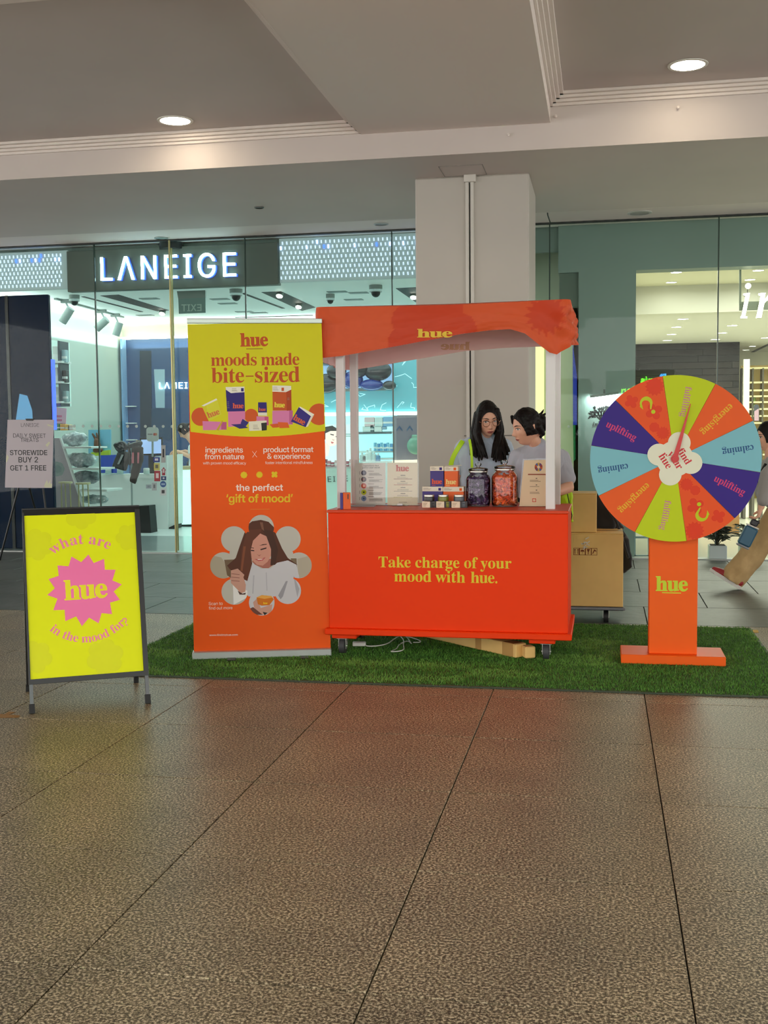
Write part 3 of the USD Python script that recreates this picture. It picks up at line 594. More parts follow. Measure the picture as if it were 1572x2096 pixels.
# ================================================================ spinning wheel
WY = 6.36; wc = PY(1381, 939, WY); RW = (PY(1556, 945, WY)[0] - PY(1205, 935, WY)[0])/2
wo = mat('stand_orange', (240, 94, 14), .45, spec=.25)
wh = thing('prize_wheel', 'big multicoloured spinning prize wheel on an orange stand', 'prize wheel', (wc[0], 6.5, 0))
part(wh, 'base', MB().box(.109, .680, 6.405, 6.69, .010, .063, .003), wo)
part(wh, 'pillar', MB().box(.264, .528, 6.46, 6.60, .063, 1.22, .003), wo)
WP = Panel(wc, (1, 0, 0), (0, 0, 1))
part(wh, 'backing_disc', MB().cyl(wc + A(0, .018, 0), wc + A(0, .006, 0), RW, n=120), mat('disc_edge', (150, 160, 20), .5))
part(wh, 'axle', MB().cyl(wc + A(0, .10, 0), wc + A(0, .018, 0), .03), MATS['zinc'])
seg = [('lime', (190, 206, 14)), ('orange', (232, 92, 30)), ('blue', (124, 184, 196)), ('purple', (54, 30, 128)), ('red', (232, 84, 30))]
words = ['fulfilling', 'energising', 'calming', 'uplifting', '?']; wcol = [(196, 130, 140), (228, 176, 40), (44, 84, 132), (206, 60, 110), (190, 200, 20)]; tdir = [-99.5, 224.5, 188.5, -27.5, None]; tl_ = [.36, .47, .36, .39, .22]
def question():
    """a question mark with a flared hook and a round dot, about one unit tall"""
    pts = [(.26*math.cos(math.radians(a)), .26*math.sin(math.radians(a)), w) for a, w in zip(np.linspace(172, -38, 26), np.interp(np.linspace(0, 1, 26), [0, .25, .6, .85, 1], [.05, .055, .105, .085, .06]))]
    pts += [(.26*math.cos(math.radians(-38))*(1-t) + .02*t, .26*math.sin(math.radians(-38))*(1-t) - .36*t, .06 - .028*t) for t in np.linspace(.1, 1, 10)]
    return union_all([union_all([Point(p[0], p[1]).buffer(p[2]), Point(q[0], q[1]).buffer(q[2])]).convex_hull for p, q in zip(pts[:-1], pts[1:])] + [Polygon([(-.35, .08), (-.18, .13), (-.30, -.16)]), Point(.02, -.56).buffer(.105)])
ms = [mat('wheel_' + n_, c_, .45, spec=.22) for n_, c_ in seg]
wprint = print_mat('print_wheel', .4)
for k in range(10):
    t1_, t0_ = 98.5 - 36*k, 98.5 - 36*(k+1); j = k % 5
    sec = Polygon([(0, 0)] + [(RW*math.cos(math.radians(t)), RW*math.sin(math.radians(t))) for t in np.linspace(t0_+.12, t1_-.12, 24)])
    s_ = part(wh, 'sector', MB().ext(sec, WP, -.006, .002), ms[j], label=['lime green sector', 'orange sector', 'pale blue sector', 'purple sector', 'red-orange sector with a question mark'][j])
    th = (t0_+t1_)/2; rad = RW*(.69 if j == 0 else .67 if j == 1 else .735 if j == 2 else .715); a = Art(WP, .0021); tr2 = math.radians(th)
    if j == 4:
        for (q1, q2, q3, w_) in ((.9, -11, .10, 1), (.62, -3, .085, 0), (.45, 6, .05, 2), (.86, 10, .07, 0), (.34, -2, .07, 1)):
            c = (RW*q1*math.cos(math.radians(th+q2)), RW*q1*math.sin(math.radians(th+q2))); g = burst(c, RW*q3*1.15, RW*q3*.9, 14) if w_ == 1 else flower(c, RW*q3*.7, RW*q3*.5, 4 if w_ == 0 else 8, .5)
            a.put(g.intersection(sec), (222, 58, 22), True)
        g = question(); b_ = g.bounds; g = affinity.translate(g, -(b_[0]+b_[2])/2, -(b_[1]+b_[3])/2); sc_ = .235*RW/(b_[3]-b_[1]); g = affinity.rotate(affinity.scale(g, sc_, sc_, origin=(0, 0)), th-90+ (12 if k == 9 else -12), origin=(0, 0))
        a.put(affinity.translate(g, .71*RW*math.cos(tr2), .71*RW*math.sin(tr2)), wcol[4])
    else:
        g = text(words[j], 'serif', -.02); b_ = g.bounds; sc_ = tl_[j]*RW/(b_[2]-b_[0]); g = affinity.rotate(affinity.scale(affinity.translate(g, -(b_[0]+b_[2])/2, -.22), sc_, sc_*1.1, origin=(0, 0)), tdir[j], origin=(0, 0))
        a.put(affinity.translate(g, rad*math.cos(tr2), rad*math.sin(tr2)), wcol[j])
    part(s_, 'print', a.mb, wprint)
hubf = flower((0, 0), RW*.195, RW*.132, 4, math.radians(75), RW*.215)
hb = part(wh, 'hub_flower', MB().ext(hubf, WP, .002, .008), mat('hub_cream', (226, 224, 200), .45))
a = Art(WP, .0082)
for s, (du, dv), L_ in (('find', (.105, .025), .20), ('your', (.0, -.02), .235), ('hue', (-.115, -.03), .19)):
    g = text(s, 'serif', -.03); b_ = g.bounds; sc_ = L_*RW/(b_[2]-b_[0]); g = affinity.rotate(affinity.scale(affinity.translate(g, -(b_[0]+b_[2])/2, -.25), sc_, sc_, origin=(0, 0)), -58, origin=(0, 0)); a.put(affinity.translate(g, du*RW, dv*RW), (204, 44, 56))
part(hb, 'lettering', a.mb, wprint)
tip = A(.175*RW, .655*RW); nd = tip/np.hypot(*tip); px_ = A(-nd[1], nd[0])
arrow = union_all([Point(0, 0).buffer(.048*RW), Polygon([px_*.030*RW, -px_*.030*RW, tip - px_*.004*RW, tip + px_*.004*RW])])
pt = part(wh, 'pointer', MB().ext(arrow, WP, .016, .022), mat('pointer_red', (206, 26, 34), .35))
part(pt, 'pin', MB().cyl(wc - A(0, .008, 0), wc - A(0, .03, 0), .014), MATS['pointer_red'])
PP = wallpanel(6.46); 
part(wh, 'lettering', MB().ext(fit(hue_logo(), PP, (1342, 1209), (1408, 1210)), PP, 0, .0012).ext(PP.poly([(1355, 1212), (1394, 1213), (1394, 1215), (1355, 1214)]), PP, 0, .001), mat('letter_lime', (190, 206, 20), .45))
# ================================================================ things on the worktop
def basis(yaw):
    c, s = math.cos(yaw), math.sin(yaw); return A(c, s, 0), A(-s, c, 0)
def cbox(mb, c, yaw, w, d, z0, z1, bev=.0015): 
    u, v = basis(yaw); mb.obox(A(c[0], c[1], (z0+z1)/2), [u, v, A(0, 0, 1)], A(w/2, d/2, (z1-z0)/2), bev); return mb
cream = mat('paper_cream', (232, 214, 188), .6); acry = glass_mat('acrylic', (.96, .97, .97), 1.4)
INK = (96, 84, 78)
pprint = print_mat('print_paper', .55)
# two page menu in a clear stand
MY = 6.80; MP = wallpanel(MY)
ms_ = thing('menu_stand', 'clear acrylic stand with two cream menu pages at the left of the worktop', 'menu stand', PY(790, 1034, MY))
q = MP.poly([(722, 941), (858, 941), (857, 1034), (723, 1034)])
part(ms_, 'clear_sheet', MB().ext(q, MP, .002, .005), acry)
x0, x1 = MP.uv(722, 1034)[0], MP.uv(858, 1034)[0]
part(ms_, 'clear_foot', MB().box(x0, x1, MY-.02, MY+.06, KZ, KZ+.003), acry)
L_ = MP.poly([(727, 948), (789, 947), (789, 1034), (729, 1033)]); R_ = MP.poly([(793, 947), (855, 947), (855, 1034), (793, 1034)])
pg = part(ms_, 'page', MB().ext(L_, MP, -.001, .001), mat('paper_pale', (226, 214, 206), .6)); a = Art(MP, .0011)
Zc = lambda x, y: (680 + x*220/1572, 920 + y*140/1000)
a.put(fit(text('Ingredients that', 'serif'), MP, Zc(457, 247), Zc(680, 247)), INK); a.put(fit(text('power your mood', 'serif'), MP, Zc(445, 276), Zc(697, 274)), INK)
for k, (cy, c) in enumerate(((343, (52, 40, 72)), (437, (70, 34, 40)), (531, (200, 70, 34)), (625, (198, 196, 40)), (717, (120, 140, 176)))):
    cx = 462; a.put(MP.poly([Zc(cx + 39*math.cos(t), cy + 39*math.sin(t)) for t in np.linspace(0, 6.28, 28)[:-1]]), c)
    a.put(MP.poly([Zc(cx + 16*math.cos(t), cy + 12*math.sin(t)) for t in np.linspace(0, 6.28, 14)[:-1]]), ((90, 80, 120), (150, 50, 60), (236, 150, 90), (70, 80, 40), (70, 90, 110))[k])
    a.lines(Zc(525, 0)[0], Zc(610, 0)[0], [Zc(0, cy-30)[1]], .9, (120, 104, 100)); a.lines(Zc(540, 0)[0], Zc(750, 0)[0], [Zc(0, cy+d_)[1] for d_ in (2, 12, 22, 32)], .8, (150, 136, 130), .35, k)
    a.put(MP.poly([Zc(398, cy-24), Zc(406, cy-24), Zc(406, cy+24), Zc(398, cy+24)]), (150, 136, 130))
part(pg, 'print', a.mb, pprint)
pg = part(ms_, 'page', MB().ext(R_, MP, -.001, .001), cream); a = Art(MP, .0011)
a.put(fit(hue_logo(), MP, Zc(932, 317), Zc(1122, 317)), (196, 62, 50))
for cy, c in ((380, (110, 50, 50)), (467, (170, 80, 60)), (557, (110, 96, 90)), (645, (180, 170, 60))):
    a.lines(Zc(1000, 0)[0], Zc(1070, 0)[0], [Zc(0, cy-6)[1]], 1.3, INK); a.lines(Zc(950, 0)[0], Zc(1120, 0)[0], [Zc(0, cy+22)[1], Zc(0, cy+36)[1]], .7, (160, 142, 124), .3, cy); a.lines(Zc(900, 0)[0], Zc(1170, 0)[0], [Zc(0, cy+49)[1]], .8, c)
a.lines(Zc(975, 0)[0], Zc(1095, 0)[0], [Zc(0, 768)[1]], 1.0, (150, 130, 116))
part(pg, 'print', a.mb, pprint)
# tilted recipe card in a clear frame at the right
CY = 6.74; CP = wallpanel(CY); Zr = lambda x, y: (900 + x*290/1572, 790 + y*270/1464)
rc = thing('menu_stand', 'clear stand with one cream card behind the right white cart post', 'menu stand', PY(1095, 1036, CY))
part(rc, 'clear_sheet', MB().ext(CP.poly([(1070, 939.5), (1122, 938), (1117, 1037), (1061, 1036)]), CP, -.004, -.001), acry)
part(rc, 'clear_foot', MB().box(CP.uv(1061, 1036)[0], CP.uv(1117, 1036)[0], CY-.02, CY+.07, KZ, KZ+.003), acry)
pg = part(rc, 'page', MB().ext(CP.poly([(1073, 942), (1122, 941), (1117, 1036), (1063, 1036)]), CP, -.001, .001), mat('paper_tan', (226, 200, 164), .6)); a = Art(CP, .0011)
for k in range(10): a.put(CP.poly([Zr(1097 + r_*.92*math.cos(t), 900 + r_*math.sin(t)) for r_, t in [(18, k*.628), (48, k*.628), (48, k*.628+.3), (48, k*.628+.62), (18, k*.628+.62)]]), [(190, 90, 50), (90, 100, 150), (200, 160, 70), (110, 70, 110), (150, 60, 60)][k % 5], k > 0)
a.lines(Zr(980, 0)[0], 1118, [Zr(0, 976)[1]], 2.4, (150, 80, 60)); 
for y in (1022, 1094, 1152): a.lines(Zr(1066, 0)[0], Zr(1082, 0)[0], [Zr(0, y)[1]], 1.6, INK)
for y in (1044, 1056, 1114, 1178, 1190): a.lines(Zr(1000, 0)[0], Zr(1125, 0)[0], [Zr(0, y)[1]], 1.0, (140, 116, 96), .3, y)
a.put(flower(CP.uv(*Zr(1048, 1268)), .0075, .0062, 4, .785).difference(flower(CP.uv(*Zr(1048, 1268)), .005, .004, 4, .785)), (206, 70, 60)); part(pg, 'print', a.mb, pprint)
# cartons: four hue boxes
def carton(label, col, cname, px0, px1, pyt, z0, Yf, depth, logo=None, lcol=None, peak=False, hgt=None):
    P = wallpanel(Yf); x0, x1 = P.uv(px0, pyt)[0], P.uv(px1, pyt)[0]; zt = P.uv((px0+px1)/2, pyt)[1] if hgt is None else z0 + hgt
    t = thing('snack_carton', label, 'carton', ((x0+x1)/2, Yf + depth/2, z0)); hb_ = .029
    part(t, 'body', MB().box(x0, x1, Yf, Yf+depth, z0, zt-hb_, .001), mat('carton_' + cname, col, .5))
    lid = MB().box(x0-.0006, x1+.0006, Yf-.0006, Yf+depth, zt-hb_, zt, .001)
    l = part(t, 'lid', lid, mat('carton_cream', (228, 216, 196), .55))
    if peak: part(t, 'open_flap', MB().obox(A((x0+x1)/2+.012, Yf + depth*.5, zt+.004), [A(1, 0, .02), A(0, 1, 0), A(-.02, 0, 1)], A((x1-x0)/2+.004, depth/2, .0012)), MATS['carton_cream'])
    a = Art(P, .0008); w = x1 - x0
    a.put(sbox(x1-.018-.008, zt-.024, x1-.010, zt-.008), col)
    for k in range(3): a.put(sbox(x0+.006, zt-.010-k*.005, x0+.006+w*(.25 if k == 0 else .45-.06*k), zt-.008-k*.005), (150, 136, 124))
    if logo: a.put(affinity.translate(affinity.scale(hue_logo(), (w*.78)/hue_logo().bounds[2], (w*.78)/hue_logo().bounds[2], origin=(0, 0)), x0+w*.1, z0+.016), lcol); a.put(sbox(x0+w*.12, z0+.006, x0+w*.4, z0+.009), lcol)
    part(t, 'print', a.mb, pprint); return x0, x1, zt
YC = 6.74; BL, OR = (62, 44, 124), (228, 92, 14)
_, _, zb1 = carton('purple snack carton with a cream lid lying beneath the purple carton', BL, 'purple', 864.5, 906, 996, KZ, YC, .09)
_, _, zb2 = carton('orange snack carton with a cream lid lying beneath the orange carton', OR, 'orange', 907, 949, 996.5, KZ, YC, .09)
carton('upright purple snack carton with orange lettering on top of the pile', BL, 'purple', 880.5, 908, 953, zb1, YC+.005, .07, True, (226, 92, 60), hgt=.124)
carton('upright orange snack carton with cream lettering and raised lid flap', OR, 'orange', 909.5, 937, 953, zb2, YC+.005, .075, True, (240, 206, 130), True, .124)
# small jars in window boxes, one jar on each box
JY = 6.62; JP = wallpanel(JY); jx = [(864, 893.5), (893, 922.5), (924, 956)]
for k, (a0, a1) in enumerate(jx):
    x0, x1 = JP.uv(a0, 1030)[0], JP.uv(a1, 1030)[0]; z1 = KZ + .038; w = x1 - x0; nm = ['left', 'middle', 'right'][k]
    c1 = [(46, 40, 44), (120, 122, 30), (76, 84, 92)][k]; m1 = mat(f'jar_fill_{k}', c1, .3)
    t = thing('jar_box', f'small cream box with a window, {nm}most of three in front of the cartons' if nm != 'middle' else 'small cream box with a window, between the two other small boxes', 'box', ((x0+x1)/2, JY+.02, KZ))
    part(t, 'cream_sleeve', MB().box(x0, x0+w*.55, JY, JY+.042, KZ, z1, .0006), cream); part(t, 'open_side', MB().box(x0+w*.55, x1, JY+.006, JY+.042, KZ, z1), mat('box_dark', (36, 30, 32), .4))
    cc = A(x0+w*.77, JY+.022, KZ); part(t, 'inner_jar', MB().lathe([(0, .002), (.017, .002), (.0185, .006), (.0185, .024), (.016, .026), (.0185, .027), (.0185, .035), (0, .035)], cc, 24), m1, smooth=40)
    a = Art(JP, .0006); 
    for i in range(5): a.put(sbox(x0+.006, z1-.010-i*.005, x0+.006+w*.3*(1 - .1*i), z1-.0085-i*.005), (150, 120, 90))
    part(t, 'print', a.mb, pprint)
    c2 = A((x0+x1)/2 - .004, JY+.022, z1); j = thing('small_jar', f'small jar with a silver lid on the {nm}{"most" if nm != "middle" else ""} cream box', 'jar', c2)
    part(j, 'glass', MB().lathe([(0, 0), (.028, 0), (.032, .004), (.032, .024), (.029, .029), (0, .029)], c2, 28), m1, smooth=40)
    part(j, 'lid', MB().lathe([(.031, .027), (.0315, .036), (.030, .038), (0, .038)], c2, 28), mat('lid_steel', (196, 190, 180), .25, metal=.9), smooth=40)
# two big candy jars
jar_glass = glass_mat('jar_glass', (.97, .98, .98), 1.5)
def candy_jar(label, x, y, w, col, cand, seed):
    s = w/.17; t = thing('candy_jar', label, 'glass jar', (x, y, KZ)); c = A(x, y, KZ); H1 = .245*s
    prof = [(0, .002), (.074, .002), (.083, .012), (.085, .03), (.085, .185), (.080, .208), (.064, .224), (.060, .232), (.063, .236), (.063, .246), (.058, .248)]
    part(t, 'glass_body', MB().lathe(np.array(prof)*s, c, 48), jar_glass, smooth=60)
    part(t, 'glass_base', MB().lathe(np.array([(0, .003), (.078, .003), (.079, .008), (0, .009)])*s, c, 40), mat('thick_glass', (150, 150, 152), .1, trans=.6), smooth=40)
    l = part(t, 'glass_lid', MB().lathe(np.array([(.058, .248), (.068, .250), (.070, .256), (.066, .262), (.045, .268), (.016, .271), (.012, .277), (.02, .283), (.023, .292), (.018, .301), (0, .304)])*s, c, 40), jar_glass, smooth=50)
    part(l, 'rim_band', MB().lathe(np.array([(.0625, .236), (.0665, .238), (.0665, .246), (.0625, .248)])*s, c, 40), mat('lid_grey', (176, 172, 164), .2, metal=.7), smooth=40)
    rr = np.random.default_rng(seed); cd = thing('wrapped_sweets', f'{cand} wrapped sweets filling the {cand} glass jar', 'sweets', (x, y, KZ), kind='stuff'); mbs = [MB(), MB(), MB()]
    for k in range(420):
        zz = rr.uniform(.022, .200)*s; rad = .066*s*math.sqrt(rr.random()) if k > 150 else rr.uniform(.060, .068)*s; th = rr.uniform(0, 6.283)
        ctr = c + A(rad*math.cos(th), rad*math.sin(th), zz); Q = trimesh.transformations.random_rotation_matrix(rr.random(3))[:3, :3]
        h = A(.016, .010, .006)*s*rr.uniform(.8, 1.15); V = []
        for uu in np.linspace(-1, 1, 5):
            e = [.55, 1., 1.05, 1., .6][int(round((uu+1)*2))]
            for a_ in np.linspace(0, 6.283, 7)[:-1]: V.append((uu*h[0]*(1.25), h[1]*e*math.cos(a_)*(1.3 if abs(uu) == 1 else 1), h[2]*math.sin(a_)*(.25 if abs(uu) == 1 else 1)))
        V = np.array(V) @ Q.T + ctr; dxy = V[:, :2] - c[:2]; rn = np.hypot(*dxy.T); over = rn > .080*s
        V[over, :2] = c[:2] + dxy[over]/rn[over, None]*.080*s; V[:, 2] = np.maximum(V[:, 2], c[2]+.012*s)
        Fa = []
        for i in range(4):
            for j in range(6): Fa.append([i*6+j, i*6+(j+1) % 6, (i+1)*6+(j+1) % 6, (i+1)*6+j])
        mbs[k % 3].add(V, Fa)
    for k in range(3): part(cd, 'sweet', mbs[k], mat(f'wrap_{cand}_{k}', col[k], .3, spec=.6, coat=.3), smooth=50, kind='stuff')
jy = 6.76
jx0, jx1 = PY(954, 1000, jy)[0], PY(1004, 1000, jy)[0]; candy_jar('big glass jar filled with purple wrapped sweets', (jx0+jx1)/2, jy, (jx1-jx0), [(92, 62, 112), (112, 84, 132), (72, 46, 90)], 'purple', 1)
jx0, jx1 = PY(1006.5, 1000, jy)[0], PY(1060, 1000, jy)[0]; candy_jar('big glass jar filled with orange wrapped sweets', (jx0+jx1)/2, jy-.01, (jx1-jx0), [(240, 98, 34), (246, 122, 50), (226, 78, 26)], 'orange', 2)
# small leaning box, tray and clips at the left end
p = PZ(705, 1042.5, KZ); t = thing('leaflet_box', 'thin orange and purple box standing at the left end of the worktop', 'box', p)
part(t, 'orange_face', cbox(MB(), p + A(.008, .03, 0), .25, .045, .05, KZ, KZ+.098), mat('carton_orange', OR, .5)); part(t, 'purple_side', cbox(MB(), p + A(-.022, .022, 0), .25, .016, .052, KZ, KZ+.096), mat('carton_purple', BL, .5))
part(t, 'dark_mark', cbox(MB(), p + A(.022, .004, 0), .25, .005, .004, KZ+.06, KZ+.09, .0005), mat('box_dark', (36, 30, 32), .4))
p = PZ(738, 1038, KZ); tr_ = single('plastic_tray', cbox(MB(), p + A(0, .05, 0), .12, .16, .09, KZ, KZ+.009, .003), mat('tray_grey', (150, 140, 140), .35), 'flat grey plastic tray lying before the two page menu', 'tray')
p = PZ(818, 1036, KZ); t = thing('card_clip', 'white and clear clip lying in front of the right menu page', 'clip', p)
part(t, 'clear_plate', cbox(MB(), p + A(0, .02, 0), 0, .10, .05, KZ, KZ+.003, .001), acry); part(t, 'white_block', cbox(MB(), p + A(0, .02, 0), 0, .034, .02, KZ+.003, KZ+.014, .001), white_p)

# ================================================================ behind and under the cart
card = mat('cardboard', (232, 190, 118), .75, var=(5, (222, 180, 110), 3)); tape = mat('packing_tape', (172, 134, 80), .3)
tl0 = thing('flatbed_trolley', 'low flatbed hand trolley carrying the cardboard boxes', 'trolley', (-.2, 8.0, 0))
part(tl0, 'deck', MB().box(-.60, .15, 7.76, 8.22, .095, .122, .006), mat('deck_dark', (46, 48, 54), .5)); part(tl0, 'bumper', MB().box(-.61, .16, 7.745, 7.765, .10, .118, .004), mat('bumper_grey', (120, 122, 128), .5))
for x, y in ((-.5, 7.84), (.03, 7.84), (-.5, 8.15), (.03, 8.15)):
    c = part(tl0, 'caster', MB().box(x-.03, x+.03, y-.03, y+.03, .088, .095).box(x-.024, x-.018, y-.02, y+.02, .035, .09).box(x+.018, x+.024, y-.02, y+.02, .035, .09), MATS['zinc']); part(c, 'wheel', MB().cyl((x-.016, y, .042), (x+.016, y, .042), .041, n=24), mat('caster_black', (30, 30, 32), .6), smooth=40)
part(tl0, 'handle', MB().tube([(-.58, 8.2, .12), (-.58, 8.24, .85), (-.1, 8.24, .85), (-.1, 8.2, .12)], .014), MATS['zinc'], smooth=60)
def cardbox(label, x0, x1, y0, y1, z0, z1, marks):
    t = thing('cardboard_box', label, 'cardboard box', ((x0+x1)/2, (y0+y1)/2, z0)); part(t, 'carton', MB().box(x0, x1, y0, y1, z0, z1-.006, .003), card)
    part(t, 'flap', MB().box(x0, x1, y0, (y0+y1)/2-.002, z1-.006, z1, .001), card); part(t, 'flap', MB().box(x0, x1, (y0+y1)/2+.002, y1, z1-.006, z1, .001), card)
    part(t, 'tape', MB().box(x0+.3 if marks else x0+.2, x0+.35 if marks else x0+.25, y0-.001, y0+.001, z0 + .02, z0+.2).box(x0, x1, (y0+y1)/2-.03, (y0+y1)/2+.03, z1, z1+.001), tape); return t
YBX = 7.76; B0, B1 = PY(1168, 1240, YBX), PY(1276, 1092, YBX); xb1 = B1[0]
t = cardbox('large brown cardboard box with printed handling marks on the trolley', -.58, xb1, YBX, 8.18, .122, B1[2], True)
P = wallpanel(YBX); a = Art(P, .0012); BR = (128, 66, 40); W0 = P.uv(1174, 1136); W1 = P.uv(1222.5, 1122); cw = (W1[0]-W0[0])/4; h_ = W1[1]-W0[1]
for k in range(4):
    x = W0[0]+cw*k; z = W0[1]; o_ = sbox(x, z, x+cw, z+h_); a.put(o_.difference(o_.buffer(-.003)), BR, True); m = x + cw/2
    if k == 0: [a.put(sbox(m+d-.002, z+.008, m+d+.002, z+h_-.012).union(Polygon([(m+d-.007, z+h_-.014), (m+d+.007, z+h_-.014), (m+d, z+h_-.006)])), BR, True) for d in (-.010, .010)]
    elif k == 1: a.put(Point(m, z+h_*.5).buffer(.013).intersection(sbox(m-.02, z+h_*.5, m+.02, z+h_)).union(sbox(m-.001, z+.008, m+.001, z+h_*.5)), BR, True)
    elif k == 2: a.put(Polygon([(m-.011, z+h_-.007), (m+.011, z+h_-.007), (m+.003, z+h_*.45), (m+.001, z+.012), (m+.008, z+.008), (m-.008, z+.008), (m-.001, z+.012), (m-.003, z+h_*.45)]), BR, True)
    else: a.put(Polygon([(m-.014, z+.010), (m-.008, z+.010), (m+.002, z+h_*.6), (m+.012, z+h_*.5), (m+.014, z+h_*.62), (m, z+h_*.85)]), BR, True)
part(t, 'handling_marks', a.mb, pprint)
cr = MB(); rr = np.random.default_rng(4); 
for k in range(9):
    u, w = P.uv(1198 + rr.uniform(-6, 6), 1097 + 26*rr.random()); cr.obox(A(u, YBX-.002, w), [A(1, 0, rr.uniform(-.8, .8)), A(0, 1, 0), A(0, 0, 1)], A(.012, .0008, .003))
part(t, 'torn_tape', cr, mat('clear_tape', (214, 206, 196), .2, coat=.5))
t = cardbox('smaller brown cardboard box stacked on the large one', -.50, PY(1221, 1060, 7.8)[0], 7.80, 8.12, B1[2]+.002, PY(1200, 1010, 7.8)[2], False)
# black jacket thrown over the far corner of the boxes
zt = PY(1225, 1012, 8.0)[2]; jk = thing('black_jacket', 'crumpled black jacket draped over the right side of the cardboard boxes', 'jacket', (.12, 8.1, .3))
def blob(sets, ref=.02, it=8, amp=0., sc=20, seed=0):
    m = None
    for pts in sets:
        h = m3.Manifold.batch_hull([m3.Manifold.sphere(r, 14).translate([float(v) for v in p]) for p, r in pts]); m = h if m is None else m + h
    m = m.refine_to_length(ref); q = m.to_mesh(); t = trimesh.Trimesh(q.vert_properties[:, :3], q.tri_verts); trimesh.smoothing.filter_taubin(t, iterations=it)
    if amp: t.vertices += t.vertex_normals*((fbm(np.array(t.vertices)*sc, 3, seed)-.5)*2*amp)[:, None]
    return t
pt_ = lambda x, y, Y: PY(x, y, Y)
J = [[(pt_(1222, 1018, 8.16), .03), (pt_(1248, 1024, 8.16), .03), (pt_(1226, 1075, 8.16), .03), (pt_(1252, 1075, 8.14), .03)], [(pt_(1232, 1072, 8.2), .03), (pt_(1262, 1076, 8.2), .03), (pt_(1281, 1110, 8.2), .025), (pt_(1250, 1110, 8.22), .03)], [(pt_(1281, 1108, 8.15), .025), (pt_(1292, 1160, 8.15), .012), (pt_(1278, 1170, 8.2), .012), (pt_(1278, 1100, 8.2), .02)], [(pt_(1240, 1050, 8.2), .04), (pt_(1272, 1080, 8.2), .02), (pt_(1240, 1090, 8.2), .03)]]
tj = blob(J, .018, 10, .010, 14, 3); part(jk, 'cloth', MB().tm(tj), mat('black_cloth', (24, 23, 24), .85, sheen=.3), smooth=True)
tj = blob([[(pt_(1245, 1040, 8.08), .012), (pt_(1262, 1068, 8.1), .010)], [(pt_(1262, 1068, 8.1), .010), (pt_(1286, 1140, 8.08), .010)]], .012, 6, .004, 30, 5); part(jk, 'sleeve', MB().tm(tj), MATS['black_cloth'], smooth=True)
# long parcel under the cart
e0 = PZ(1066, 1354, .0) + A(.02, .04, 0); e1 = PZ(836, 1322, 0) + A(0, .35, 0); pd = (e1-e0); pd[2] = 0; Lp = np.hypot(*pd[:2]); pd /= Lp; pn = A(-pd[1], pd[0], 0)
t = thing('long_parcel', 'long brown taped parcel lying on the grass mat under the cart', 'parcel', (e0+e1)/2); cc = (e0+e1)/2 + A(0, 0, .052)
part(t, 'tube_box', MB().obox(cc, [pd, pn, A(0, 0, 1)], A(Lp/2-.03, .042, .040), .004), card)
part(t, 'torn_end', MB().obox(e0 + A(.02, .01, .050), [A(.9, .42, .0), A(-.42, .9, 0), A(0, 0, 1)], A(.032, .036, .034), .006), card)
for dd_, w_ in ((.10, .05), (.36, .03)): part(t, 'tape_band', MB().obox(e0 + pd*dd_ + A(0, 0, .052), [pd, pn, A(0, 0, 1)], A(w_, .0435, .0415), .004), mat('shiny_tape', (196, 150, 92), .15, coat=.7))
p0 = PZ(742, 1322, .02); cab = [PZ(x, y, .02) for x, y in ((748, 1321), (765, 1326), (785, 1324), (800, 1318), (815, 1308), (825, 1304), (835, 1310), (842, 1318), (834, 1312), (818, 1318), (806, 1330), (802, 1334), (812, 1334), (826, 1324), (824, 1312), (822, 1306), (835, 1308), (846, 1318))]
from scipy.interpolate import splprep, splev
tck, _ = splprep(np.array(cab).T, s=0); cv = np.array(splev(np.linspace(0, 1, 90), tck)).T; cv[:, 2] = .026 + .01*np.sin(np.linspace(0, 9, 90))
t = thing('power_cable', 'white power cable with adapter lying under the cart', 'cable', p0); part(t, 'lead', MB().tube(cv, .0035, 8), mat('white_plastic', (220, 216, 210), .4), smooth=60)
part(t, 'adapter', MB().obox(p0 + A(-.02, 0, .012), [A(1, .2, 0), A(-.2, 1, 0), A(0, 0, 1)], A(.04, .022, .012), .004), MATS['white_plastic'])
